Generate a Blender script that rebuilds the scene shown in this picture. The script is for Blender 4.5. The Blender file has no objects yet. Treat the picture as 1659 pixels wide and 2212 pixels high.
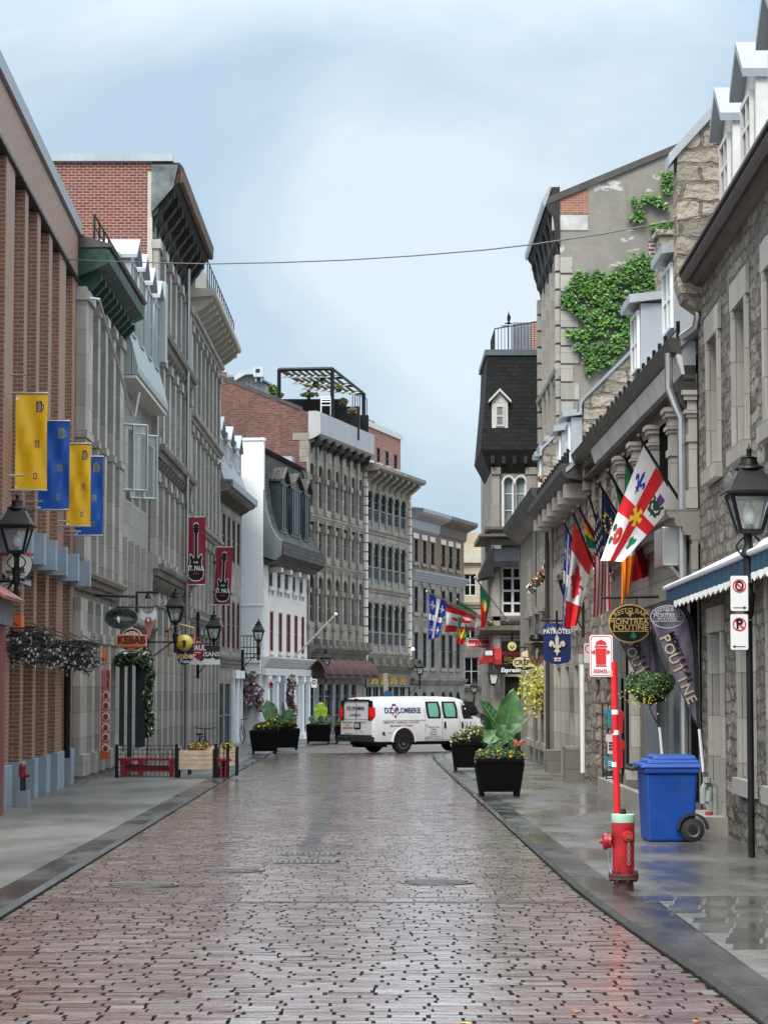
import bpy, math, random
from mathutils import Vector, Matrix
random.seed(7)
R=math.radians
S=bpy.context.scene
COL=S.collection
F=5124.0; CX=829.5; CY=1106.0; TH=math.atan(382/5124); CT=math.cos(TH); ST=math.sin(TH); CZ=1.75; SL=0.0062
def G(Y): return -SL*Y                      # the street falls gently away from the viewer
def at(x,y,Y):
    v=(CY-y)/F; t=Y/(CT-ST*v)
    return Vector(((x-CX)/F*t, Y, CZ+t*(ST+CT*v)))
def px(Y): return F/Y
# ---------------------------------------------------------------- mesh builder
class MB:
    def __init__(s): s.v=[]; s.f=[]; s.m=[]; s.sm=[]
    def add(s,vs,fs,mi=0,sm=False):
        o=len(s.v); s.v+=[tuple(p) for p in vs]
        for f in fs: s.f.append([i+o for i in f]); s.m.append(mi); s.sm.append(sm)
    def quad(s,a,b,c,d,mi=0): s.add([a,b,c,d],[(0,1,2,3)],mi)
    def box(s,x0,x1,y0,y1,z0,z1,mi=0):
        if x0>x1:x0,x1=x1,x0
        if y0>y1:y0,y1=y1,y0
        if z0>z1:z0,z1=z1,z0
        s.add([(x0,y0,z0),(x1,y0,z0),(x1,y1,z0),(x0,y1,z0),(x0,y0,z1),(x1,y0,z1),(x1,y1,z1),(x0,y1,z1)],
          [(3,2,1,0),(4,5,6,7),(0,1,5,4),(1,2,6,5),(2,3,7,6),(3,0,4,7)],mi)
    def obox(s,c,ax,ay,az,mi=0):            # oriented box: centre + three half vectors
        c=Vector(c);ax=Vector(ax);ay=Vector(ay);az=Vector(az)
        vs=[c+i*ax+j*ay+k*az for k in(-1,1) for (i,j) in((-1,-1),(1,-1),(1,1),(-1,1))]
        s.add(vs,[(3,2,1,0),(4,5,6,7),(0,1,5,4),(1,2,6,5),(2,3,7,6),(3,0,4,7)],mi)
    def prism(s,poly,a0,a1,ax='y',mi=0):    # poly in the two other axes, extruded along ax
        n=len(poly)
        ar=sum(poly[i][0]*poly[(i+1)%n][1]-poly[(i+1)%n][0]*poly[i][1] for i in range(n))
        P=list(poly) if ar>0 else list(poly)[::-1]
        def mk(p,a): return (p[0],a,p[1]) if ax=='y' else ((a,p[0],p[1]) if ax=='x' else (p[0],p[1],a))
        if a0>a1:a0,a1=a1,a0
        vs=[mk(p,a0) for p in P]+[mk(p,a1) for p in P]
        fr=list(range(n)); bk=list(range(n,2*n))
        flip=(ax=='y')
        fs=[fr if flip else fr[::-1], bk[::-1] if flip else bk]
        for i in range(n):
            j=(i+1)%n
            fs.append((i,i+n,j+n,j) if flip else (i,j,j+n,i+n))
        s.add(vs,fs,mi)
    def tube(s,pts,r,n=8,mi=0,cap=True,sm=True):
        pts=[Vector(p) for p in pts]; k=len(pts)
        rs=r if isinstance(r,(list,tuple)) else [r]*k
        vs=[];up=None
        for i,p in enumerate(pts):
            d=(pts[min(i+1,k-1)]-pts[max(i-1,0)])
            if d.length<1e-9:d=Vector((0,0,1))
            d.normalize()
            if up is None:
                up=Vector((0,0,1)) if abs(d.z)<.9 else Vector((1,0,0))
            a=d.cross(up)
            if a.length<1e-6: a=d.orthogonal()
            a.normalize(); b=a.cross(d).normalized(); up=b
            for j in range(n):
                t=2*math.pi*j/n; vs.append(p+rs[i]*(math.cos(t)*a+math.sin(t)*b))
        fs=[]
        for i in range(k-1):
            for j in range(n):
                q=(j+1)%n; fs.append((i*n+j,i*n+q,(i+1)*n+q,(i+1)*n+j))
        s.add(vs,fs,mi,sm)
        if cap:
            o=len(s.v)-k*n
            s.f.append([o+j for j in range(n)][::-1]); s.m.append(mi); s.sm.append(False)
            s.f.append([o+(k-1)*n+j for j in range(n)]); s.m.append(mi); s.sm.append(False)
    def lathe(s,prof,c=(0,0,0),n=16,mi=0,ax='z',sm=True,ph=0):
        vs=[]
        for r,h in prof:
            for j in range(n):
                t=2*math.pi*j/n+ph; a,b=r*math.cos(t),r*math.sin(t)
                p=(a,b,h) if ax=='z' else ((h,a,b) if ax=='x' else (b,h,a))
                vs.append((c[0]+p[0],c[1]+p[1],c[2]+p[2]))
        fs=[]
        k=len(prof)
        for i in range(k-1):
            for j in range(n):
                q=(j+1)%n; fs.append((i*n+j,i*n+q,(i+1)*n+q,(i+1)*n+j))
        s.add(vs,fs,mi,sm)
        o=len(s.v)-k*n
        if prof[0][0]>1e-4: s.f.append([o+j for j in range(n)][::-1]); s.m.append(mi); s.sm.append(False)
        if prof[-1][0]>1e-4: s.f.append([o+(k-1)*n+j for j in range(n)]); s.m.append(mi); s.sm.append(False)
    def ball(s,c,r,n=10,mi=0,sz=1.0):
        k=max(4,n//2)
        s.lathe([(r*math.sin(math.pi*i/k)+1e-5,-r*sz*math.cos(math.pi*i/k)) for i in range(k+1)],c,n,mi)
    def build(s,name,mats,parent=None,uv=True,sharp=35,bevel=0,loc=None,M=None):
        me=bpy.data.meshes.new(name)
        me.from_pydata(s.v,[],s.f)
        if not isinstance(mats,(list,tuple)): mats=[mats]
        for m in mats: me.materials.append(m)
        me.polygons.foreach_set('material_index',s.m)
        me.polygons.foreach_set('use_smooth',s.sm)
        if uv:
            ul=me.uv_layers.new(name='UVMap'); data=[0.0]*(2*len(me.loops)); vv=s.v
            for p in me.polygons:
                n=p.normal; ax,ay,az=abs(n.x),abs(n.y),abs(n.z)
                if az>ax and az>ay and az>.75: a,b=0,1
                elif ay>=ax: a,b=0,2
                else: a,b=1,2
                for li in p.loop_indices:
                    q=vv[me.loops[li].vertex_index]
                    data[2*li]=q[a]; data[2*li+1]=q[b]
            ul.data.foreach_set('uv',data)
        if any(s.sm):
            try: me.set_sharp_from_angle(angle=R(sharp))
            except Exception: pass
        me.update()
        o=bpy.data.objects.new(name,me); COL.objects.link(o)
        if parent: o.parent=parent
        if loc is not None: o.location=loc
        if bevel:
            b=o.modifiers.new('bevel','BEVEL'); b.width=bevel; b.segments=2; b.limit_method='ANGLE'; b.angle_limit=R(40)
        return o
def tag(o,label,cat,group=None):
    o['label']=label; o['category']=cat
    if group:o['group']=group
    return o
def empty(name,loc,label,cat,rz=0,group=None):
    o=bpy.data.objects.new(name,None); COL.objects.link(o); o.location=loc; o.rotation_euler=(0,0,rz)
    o.empty_display_size=.3
    return tag(o,label,cat,group)
def struct(o): o['kind']='structure'; return o
def copytree(o,parent=None):
    c=o.copy(); COL.objects.link(c); c.parent=parent
    for ch in list(o.children): copytree(ch,c)
    return c
# ---------------------------------------------------------------- text
def text_mesh(mb,string,size,x,z,y,mi=0,align='CENTER',bold=0.0,depth=.004,sx=1.0,shear=0.0,arc=None):
    """lettering lying in the local x-z plane, facing -y; x,z = centre of the line"""
    cu=bpy.data.curves.new('lettering','FONT'); cu.body=string; cu.size=size; cu.align_x=align; cu.align_y='CENTER'
    cu.offset=bold*size; cu.shear=shear; cu.resolution_u=2; cu.extrude=depth/2
    ob=bpy.data.objects.new('lettering',cu); me=bpy.data.meshes.new_from_object(ob)
    vs=[]
    for v in me.vertices:
        a,b,c=v.co.x*sx,v.co.y,v.co.z
        if arc:
            t=a/arc; r=arc+b; a=r*math.sin(t); b=r*math.cos(t)-arc
        vs.append((x+a,y-c-depth/2,z+b))
    mb.add(vs,[list(p.vertices) for p in me.polygons],mi)
    bpy.data.objects.remove(ob); bpy.data.meshes.remove(me); bpy.data.curves.remove(cu)
def inpoly(x,y,P):
    c=False; j=len(P)-1
    for i in range(len(P)):
        a,b=P[i];d,e=P[j]
        if (b>y)!=(e>y) and x<(d-a)*(y-b)/(e-b)+a: c=not c
        j=i
    return c
def ell(cx,cy,rx,ry,n=28,a0=0,a1=360):
    k=n if a1-a0>=360 else n+1
    return [(cx+rx*math.cos(R(a0+(a1-a0)*i/n)),cy+ry*math.sin(R(a0+(a1-a0)*i/n))) for i in range(k)]
# ---------------------------------------------------------------- materials
class NT:
    def __init__(s,name):
        s.mat=bpy.data.materials.new(name); s.mat.use_nodes=True; s.t=s.mat.node_tree; s.n=s.t.nodes; s.l=s.t.links
        s.b=s.n['Principled BSDF']
    def new(s,t,**k):
        o=s.n.new(t)
        for a,b in k.items():
            if a.startswith('i_'):
                key=a[2:]; key=int(key) if key.isdigit() else key.replace('_',' ')
                o.inputs[key].default_value=b
            else: setattr(o,a,b)
        return o
    def link(s,a,b): s.l.new(a,b)
    def mix(s,a,b,f,mode='MIX'):
        m=s.n.new('ShaderNodeMix'); m.data_type='RGBA'; m.blend_type=mode
        for sock,val in((0,f),(6,a),(7,b)):
            if hasattr(val,'is_linked') or hasattr(val,'links'): s.l.new(val,m.inputs[sock])
            elif sock==0: m.inputs[0].default_value=val
            else: m.inputs[sock].default_value=(*val,1) if len(val)==3 else val
        return m.outputs[2]
    def noise(s,vec,scale,detail=3,rough=.55):
        n=s.new('ShaderNodeTexNoise'); n.inputs['Scale'].default_value=scale; n.inputs['Detail'].default_value=detail; n.inputs['Roughness'].default_value=rough
        if vec is not None: s.link(vec,n.inputs['Vector'])
        return n.outputs['Fac']
    def ramp(s,v,stops):
        r=s.n.new('ShaderNodeValToRGB'); e=r.color_ramp.elements
        while len(e)<len(stops): e.new(.5)
        for i,(p,c) in enumerate(stops):
            e[i].position=p; e[i].color=(c,c,c,1) if isinstance(c,(int,float)) else (*c,1)
        s.link(v,r.inputs[0]); return r.outputs[0]
    def mapping(s,vec,scale=(1,1,1),loc=(0,0,0)):
        m=s.n.new('ShaderNodeMapping'); m.inputs['Scale'].default_value=scale; m.inputs['Location'].default_value=loc
        s.link(vec,m.inputs['Vector']); return m.outputs[0]
    def bump(s,h,strength=.4,dist=.02,prev=None):
        b=s.n.new('ShaderNodeBump'); b.inputs['Strength'].default_value=strength; b.inputs['Distance'].default_value=dist
        s.link(h,b.inputs['Height'])
        if prev is not None: s.link(prev,b.inputs['Normal'])
        return b.outputs[0]
    def uv(s): return s.new('ShaderNodeTexCoord').outputs['UV']
    def ob(s): return s.new('ShaderNodeTexCoord').outputs['Object']
    def pos(s): return s.new('ShaderNodeNewGeometry').outputs['Position']
    def out(s,col=None,rough=None,normal=None,metal=None,spec=None,emit=None,estr=0):
        b=s.b
        def setv(k,v):
            if v is None:return
            if hasattr(v,'links'): s.link(v,b.inputs[k])
            else: b.inputs[k].default_value=v if not (isinstance(v,tuple) and len(v)==3) else (*v,1)
        setv('Base Color',col); setv('Roughness',rough); setv('Metallic',metal); setv('Specular IOR Level',spec)
        if normal is not None: s.link(normal,b.inputs['Normal'])
        if emit is not None: setv('Emission Color',emit); b.inputs['Emission Strength'].default_value=estr
        return s.mat
_mc={}
def plain(name,col,rough=.5,metal=0,var=.12,scale=6,spec=.5,bump=0):
    if name in _mc:return _mc[name]
    t=NT(name); p=t.pos(); n=t.noise(p,scale,4)
    dark=tuple(c*(1-var) for c in col); lite=tuple(min(1,c*(1+var)) for c in col)
    c=t.mix(dark,lite,t.ramp(n,[(.3,0),(.7,1)]))
    rr=t.ramp(t.noise(p,scale*.6,3),[(.3,max(.05,rough-.1)),(.7,min(1,rough+.1))])
    nb=t.bump(t.noise(p,scale*8,3),bump,.01) if bump else None
    _mc[name]=t.out(c,rr,nb,metal,spec); return _mc[name]
def masonry(name,c1,c2,mortar,bw,bh,ms=.012,bump=.5,rough=.7,stain=.45,distort=0,squash=1,dist=.02,stc=(.05,.05,.045),smooth=.1,grain=.35,spec=.4):
    t=NT(name); uv=t.uv(); vec=uv
    if distort:
        nn=t.new('ShaderNodeTexNoise'); nn.inputs['Scale'].default_value=2.6; nn.inputs['Detail'].default_value=2; t.link(uv,nn.inputs['Vector'])
        sub=t.new('ShaderNodeVectorMath',operation='SUBTRACT'); t.link(nn.outputs['Color'],sub.inputs[0]); sub.inputs[1].default_value=(.5,.5,.5)
        sc=t.new('ShaderNodeVectorMath',operation='SCALE'); t.link(sub.outputs[0],sc.inputs[0]); sc.inputs['Scale'].default_value=distort
        ad=t.new('ShaderNodeVectorMath',operation='ADD'); t.link(uv,ad.inputs[0]); t.link(sc.outputs[0],ad.inputs[1]); vec=ad.outputs[0]
    b=t.new('ShaderNodeTexBrick'); t.link(vec,b.inputs['Vector'])
    b.inputs['Scale'].default_value=1; b.inputs['Brick Width'].default_value=bw; b.inputs['Row Height'].default_value=bh
    b.inputs['Mortar Size'].default_value=ms; b.inputs['Mortar Smooth'].default_value=smooth
    b.inputs['Color1'].default_value=(*c1,1); b.inputs['Color2'].default_value=(*c2,1); b.inputs['Mortar'].default_value=(*mortar,1)
    b.offset=.5; b.squash=squash; b.squash_frequency=3
    p=t.pos()
    big=t.ramp(t.noise(t.mapping(p,(.55,.55,.22)),1.0,5,.6),[(.36,0),(.72,1)])
    st=t.ramp(t.noise(t.mapping(p,(2.6,2.6,.25)),1.0,4,.6),[(.48,0),(.8,1)])
    fine=t.noise(uv,9,5,.7)
    c=t.mix(b.outputs['Color'],t.mix((.62,.62,.62),(1.35,1.33,1.3),fine),grain*1.6 if grain*1.6<1 else 1,'MULTIPLY')
    m=t.new('ShaderNodeMath',operation='MULTIPLY'); t.link(big,m.inputs[0]); m.inputs[1].default_value=stain*.55
    c=t.mix(c,stc,m.outputs[0])
    m2=t.new('ShaderNodeMath',operation='MULTIPLY'); t.link(st,m2.inputs[0]); m2.inputs[1].default_value=stain*.8
    c=t.mix(c,stc,m2.outputs[0])
    inv=t.new('ShaderNodeMath',operation='SUBTRACT'); inv.inputs[0].default_value=1; t.link(b.outputs['Fac'],inv.inputs[1])
    nb=t.bump(inv.outputs[0],bump,dist)
    nb=t.bump(fine,bump*.8,dist*1.2,nb)
    if distort: nb=t.bump(t.noise(uv,3.2,3),bump,dist*2.5,nb)
    return t.out(c,rough,nb,0,spec)
# ---------------------------------------------------------------- camera, sky and light
cam=bpy.data.cameras.new('camera'); co=bpy.data.objects.new('camera',cam); COL.objects.link(co)
co.location=(0,0,CZ); co.rotation_euler=(math.pi/2+TH,0,0); cam.sensor_fit='HORIZONTAL'; cam.sensor_width=36; cam.lens=36*F/1659
cam.clip_start=.1; cam.clip_end=3000; S.camera=co
W=bpy.data.worlds.new('World'); S.world=W; W.use_nodes=True
t=W.node_tree; nd=t.nodes; lk=t.links; bg=nd['Background']
SUN_EL=R(50); SUN_ROT=R(200)
sky=nd.new('ShaderNodeTexSky'); sky.sky_type='NISHITA'; sky.sun_disc=False; sky.sun_elevation=SUN_EL; sky.sun_rotation=SUN_ROT; sky.air_density=1.2; sky.dust_density=2.5
def wn(ty,**k):
    n=nd.new(ty)
    for a,b in k.items(): setattr(n,a,b)
    return n
tc=wn('ShaderNodeTexCoord')
mp=wn('ShaderNodeMapping'); mp.inputs['Scale'].default_value=(1.0,1.0,1.7); mp.inputs['Location'].default_value=(.35,.12,.05); lk.new(tc.outputs['Generated'],mp.inputs['Vector'])
n1=wn('ShaderNodeTexNoise'); n1.inputs['Scale'].default_value=5.2; n1.inputs['Detail'].default_value=6; n1.inputs['Roughness'].default_value=.5; n1.inputs['Distortion'].default_value=.5; lk.new(mp.outputs[0],n1.inputs['Vector'])
rp=wn('ShaderNodeValToRGB'); e=rp.color_ramp.elements; e[0].position=.39; e[0].color=(2.42,3.14,3.84,1); e[1].position=.62; e[1].color=(3.62,4.14,4.58,1)
dn=wn('ShaderNodeVectorMath',operation='DISTANCE'); lk.new(tc.outputs['Generated'],dn.inputs[0]); dn.inputs[1].default_value=(.03,.965,.235)
bl=wn('ShaderNodeMapRange'); bl.interpolation_type='SMOOTHSTEP'; bl.inputs['From Min'].default_value=.02; bl.inputs['From Max'].default_value=.17; bl.inputs['To Min'].default_value=.13; bl.inputs['To Max'].default_value=-.02; lk.new(dn.outputs['Value'],bl.inputs['Value'])
ad=wn('ShaderNodeMath',operation='ADD'); lk.new(n1.outputs['Fac'],ad.inputs[0]); lk.new(bl.outputs[0],ad.inputs[1]); lk.new(ad.outputs[0],rp.inputs[0])
mx=wn('ShaderNodeMix',data_type='RGBA'); mx.inputs[0].default_value=.93; lk.new(sky.outputs[0],mx.inputs[6]); lk.new(rp.outputs[0],mx.inputs[7])
# overhead sky exaggerated beyond a real overcast, and warmed, to brighten the facades
sp=wn('ShaderNodeSeparateXYZ'); lk.new(tc.outputs['Generated'],sp.inputs[0])
mr=wn('ShaderNodeMapRange'); mr.inputs['From Min'].default_value=.26; mr.inputs['From Max'].default_value=.95; mr.inputs['To Min'].default_value=0; mr.inputs['To Max'].default_value=1; lk.new(sp.outputs['Z'],mr.inputs['Value'])
gr=wn('ShaderNodeMix',data_type='RGBA'); gr.inputs[6].default_value=(1,1,1,1); gr.inputs[7].default_value=(5.3,4.8,4.35,1); lk.new(mr.outputs[0],gr.inputs[0])
mm=wn('ShaderNodeMix',data_type='RGBA',blend_type='MULTIPLY'); mm.inputs[0].default_value=1; lk.new(mx.outputs[2],mm.inputs[6]); lk.new(gr.outputs[2],mm.inputs[7])
lk.new(mm.outputs[2],bg.inputs['Color']); bg.inputs['Strength'].default_value=.1
sd=bpy.data.lights.new('sun','SUN'); sd.energy=1.5; sd.angle=R(25); sd.color=(1,.94,.86)
so=bpy.data.objects.new('sun',sd); COL.objects.link(so)
az=SUN_ROT; dv=Vector((math.sin(az)*math.cos(SUN_EL),math.cos(az)*math.cos(SUN_EL),math.sin(SUN_EL)))
so.rotation_euler=(-dv).to_track_quat('-Z','Y').to_euler(); so.location=(0,0,60)
S.view_settings.view_transform='Standard'; S.view_settings.look='None'; S.view_settings.exposure=1.1; S.view_settings.gamma=1
S.cycles.max_bounces=6; S.cycles.diffuse_bounces=2; S.cycles.glossy_bounces=3; S.cycles.transmission_bounces=4; S.cycles.use_denoising=True
# ---------------------------------------------------------------- shared materials
M={}
M['brick_l1']=masonry('tan_red_brick',(.20,.085,.05),(.27,.125,.078),(.33,.25,.19),.215,.0745,.011,.5,.5,.3,stc=(.09,.05,.04),grain=.3,spec=.5)
M['brick_red']=masonry('red_gable_brick',(.115,.030,.022),(.19,.055,.038),(.36,.27,.23),.22,.082,.010,.5,.8,.12,stc=(.1,.05,.04),grain=.25)
M['brick_old']=masonry('old_red_brick',(.075,.028,.022),(.21,.08,.055),(.20,.15,.13),.24,.085,.012,.6,.85,.75,distort=.02,stc=(.07,.045,.04),grain=.4)
M['brick_attic']=masonry('attic_orange_brick',(.26,.095,.06),(.36,.15,.10),(.34,.25,.2),.24,.085,.012,.4,.8,.3,stc=(.12,.06,.05))
M['brick_brown']=masonry('brown_brick',(.145,.095,.06),(.20,.135,.085),(.2,.16,.12),.24,.085,.01,.4,.85,.3,stc=(.08,.055,.04))
M['brick_white']=masonry('white_painted_brick',(.80,.83,.85),(.85,.87,.89),(.74,.78,.80),.24,.085,.008,.35,.6,.06,stc=(.5,.53,.55),grain=.08)
M['stone_a']=masonry('grey_limestone',(.125,.117,.10),(.255,.242,.212),(.085,.079,.068),1.1,.42,.010,.4,.6,.75,stc=(.085,.08,.072),grain=.35,spec=.5)
M['stone_b']=masonry('smooth_limestone',(.25,.237,.21),(.345,.33,.30),(.16,.15,.135),.9,.5,.008,.3,.6,.5,stc=(.15,.145,.13),grain=.22,spec=.5)
M['stone_warm']=masonry('warm_limestone',(.185,.168,.14),(.315,.292,.248),(.12,.11,.09),.8,.4,.010,.4,.65,.6,stc=(.14,.12,.1),grain=.3)
M['stone_dark']=masonry('sooty_limestone',(.145,.13,.108),(.20,.185,.155),(.09,.08,.07),.8,.4,.010,.4,.65,.6,stc=(.06,.055,.05),grain=.35)
M['stone_pale']=masonry('pale_plastered_stone',(.60,.56,.53),(.66,.625,.60),(.52,.48,.46),1.3,.5,.004,.2,.75,.28,stc=(.42,.37,.35),grain=.2)
M['rubble']=masonry('grey_rubble_stone',(.125,.113,.095),(.325,.298,.252),(.135,.122,.105),.46,.17,.022,1.0,.72,.6,distort=.20,squash=1.6,dist=.10,stc=(.05,.046,.04),smooth=.5,grain=.62)
M['rubble_warm']=masonry('warm_rubble_stone',(.20,.175,.14),(.42,.37,.30),(.17,.15,.125),.55,.26,.03,1.0,.8,.3,distort=.22,squash=1.4,dist=.06,stc=(.09,.08,.065),smooth=.5,grain=.45)
M['trim']=masonry('dressed_stone_trim',(.285,.27,.24),(.43,.41,.37),(.19,.18,.16),.9,.55,.008,.25,.55,.6,stc=(.12,.11,.1),grain=.3,spec=.5)
M['beige']=masonry('beige_stone',(.42,.36,.26),(.48,.42,.32),(.33,.28,.22),.4,.16,.012,.3,.8,.35,stc=(.25,.2,.15))
M['stucco']=None
def stucco():
    t=NT('patched_stucco'); p=t.pos()
    a=t.noise(p,.55,5,.62); f=t.noise(p,5,5,.65)
    c=t.mix((.20,.19,.165),(.275,.26,.23),t.ramp(a,[(.35,0),(.7,1)]))
    c=t.mix(c,(.47,.47,.45),t.ramp(t.noise(t.mapping(p,(.5,.5,.9),(3.1,1,7.3)),1,5,.7),[(.575,0),(.61,1)]))
    b=t.new('ShaderNodeTexBrick'); t.link(t.uv(),b.inputs['Vector']); b.inputs['Scale'].default_value=1; b.inputs['Brick Width'].default_value=.3; b.inputs['Row Height'].default_value=.11
    b.inputs['Color1'].default_value=(.22,.075,.05,1); b.inputs['Color2'].default_value=(.3,.11,.08,1); b.inputs['Mortar'].default_value=(.3,.27,.24,1); b.inputs['Mortar Size'].default_value=.012
    c=t.mix(c,b.outputs['Color'],t.ramp(t.noise(t.mapping(p,(.6,.6,1.3),(9,2,1.7)),1,5,.7),[(.63,0),(.645,1)]))
    c=t.mix(c,(.1,.095,.085),t.ramp(t.noise(t.mapping(p,(2,2,.25)),1,4,.6),[(.55,0),(.95,.7)]))
    c=t.mix(c,t.mix((.8,.8,.8),(1.15,1.15,1.15),f),1.0,'MULTIPLY')
    return t.out(c,.85,t.bump(f,.5,.03),0,.3)
M['stucco']=stucco()
def shingle(name,c1,c2):
    return masonry(name,c1,c2,tuple(x*.35 for x in c1),.32,.16,.012,.8,.75,.3,stc=tuple(x*.7 for x in c1),grain=.4,dist=.03,spec=.3)
M['shingle_black']=shingle('black_shingle',(.006,.0065,.0075),(.016,.017,.019))
M['shingle_grey']=shingle('weathered_shingle',(.045,.042,.04),(.10,.092,.085))
def metal(name,c,rough=.35,met=.6,seam=None,var=.15):
    t=NT(name); p=t.pos(); n=t.noise(t.mapping(p,(1.6,1.6,.5)),1,5,.6)
    col=t.mix(tuple(x*(1-var) for x in c),tuple(min(1,x*(1+var)) for x in c),t.ramp(n,[(.3,0),(.75,1)]))
    nb=None
    if seam:
        w=t.new('ShaderNodeTexWave'); w.wave_type='BANDS'; w.bands_direction='X'; w.wave_profile='SAW'; w.inputs['Scale'].default_value=.31/seam
        t.link(t.uv(),w.inputs['Vector'])
        nb=t.bump(t.ramp(w.outputs['Fac'],[(0,0),(.06,1),(.1,0)]),.9,.04)
    nb=t.bump(t.noise(p,3,2),.12,.03,nb)
    return t.out(col,t.ramp(n,[(.2,rough-.1),(.8,rough+.15)]),nb,met,.5)
M['zinc']=metal('zinc_sheet',(.27,.295,.32),.38,.35)
M['zinc_pale']=metal('pale_roof_sheet',(.36,.385,.41),.38,.25,var=.12)
M['zinc_dark']=metal('dull_zinc_sheet',(.26,.28,.31),.42,.35,var=.2)
M['mint']=metal('pale_green_sheet',(.32,.365,.355),.42,.2,seam=.42,var=.06)
M['mint_plain']=metal('pale_green_paint',(.34,.385,.375),.45,.1,var=.06)
M['gutter']=metal('dark_brown_gutter',(.075,.07,.065),.4,.4)
M['galv']=metal('galvanised_pipe',(.42,.43,.43),.3,.8)
M['copper']=metal('aged_copper_sheet',(.16,.19,.20),.4,.4,var=.3)
M['greenpaint']=plain('peeling_green_paint',(.006,.042,.028),.6,var=.6,scale=5,bump=.3)
M['rust']=plain('rusty_sheet',(.10,.05,.035),.7,.2,.55,3,bump=.3)
M['dark_cornice']=plain('sooty_cornice',(.022,.02,.018),.8,0,.4,3,bump=.3)
M['cream']=plain('cream_stone',(.44,.41,.34),.65,0,.14,3,bump=.15)
M['white']=plain('white_paint',(.74,.77,.79),.45,0,.06,4,bump=.05)
M['offwhite']=plain('offwhite_paint',(.55,.55,.53),.5,0,.10,4)
M['black']=plain('black_paint',(.007,.007,.008),.4,0,.2,8,spec=.3)
M['iron']=plain('black_iron',(.008,.008,.009),.42,.1,.25,10,spec=.35)
M['void']=plain('dark_interior',(.006,.006,.007),.7,0,.3,2)
M['redwood']=plain('red_painted_wood',(.17,.025,.03),.45,0,.2,5)
M['red']=plain('glossy_red_paint',(.42,.012,.018),.32,0,.12,7)
M['greyblue']=plain('grey_blue_paint',(.24,.30,.36),.5,0,.12,3,bump=.1)
M['greywood']=plain('grey_blue_joinery',(.12,.145,.165),.5,0,.15,4)
M['greenblack']=plain('green_black_joinery',(.02,.034,.034),.45,0,.25,4)
M['rubber']=plain('black_rubber',(.012,.012,.012),.7,0,.2,10)
M['steel']=plain('brushed_steel',(.5,.5,.5),.3,.9,.1,10)
M['wood']=plain('bare_cedar_board',(.56,.42,.30),.65,0,.22,3,bump=.2)
M['canvas_black']=plain('black_canvas',(.012,.015,.02),.75,0,.25,4)
M['canvas_red']=plain('red_canvas',(.42,.02,.03),.7,0,.15,4)
M['canvas_maroon']=plain('maroon_canvas',(.06,.017,.016),.75,0,.2,4)
M['canvas_blue']=plain('blue_canvas',(.005,.045,.085),.7,0,.2,5)
M['canvas_white']=plain('white_canvas',(.72,.72,.69),.7,0,.1,4)
M['yellowcloth']=plain('yellow_banner_vinyl',(.80,.46,.012),.42,0,.08,4)
M['bluecloth']=plain('blue_banner_vinyl',(.004,.075,.36),.38,0,.15,4)
M['gold']=plain('gilded_letters',(.75,.48,.10),.3,.7,.15,8)
M['orange']=plain('orange_panel',(.62,.13,.02),.5,0,.15,4)
M['navy']=plain('navy_paint',(.006,.02,.10),.4,0,.12,5)
M['rooftop']=plain('grey_roofing',(.12,.12,.12),.8,0,.2,1)
def glass(name,col,rough=.06,curtain=None):
    t=NT(name); p=t.pos(); n=t.noise(t.mapping(p,(.7,.7,.5)),1,3)
    c=t.mix(col,tuple(x*2.4+.004 for x in col),t.ramp(n,[(.42,0),(.7,1)]))
    if curtain: c=t.mix(c,curtain,t.ramp(t.noise(t.mapping(p,(.9,.9,.35),(4,4,4)),1,2),[(.5,0),(.58,1)]))
    nb=t.bump(t.noise(p,1.2,2),.05,.03)
    return t.out(c,rough,nb,0,.22)
M['glass']=glass('window_glass',(.006,.0065,.007))
M['glass_c']=glass('curtained_window_glass',(.022,.022,.021),.12,(.14,.135,.125))
M['glass_pale']=glass('pale_reflecting_glass',(.12,.145,.15),.08)
def clearglass():
    t=NT('lantern_glass'); t.b.inputs['Transmission Weight'].default_value=.85; t.b.inputs['IOR'].default_value=1.12
    return t.out((.82,.88,.88),.08)
M['lantern_glass']=clearglass()
M['bulb']=plain('frosted_lamp_glass',(.72,.76,.76),.25,0,.03,5)
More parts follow.
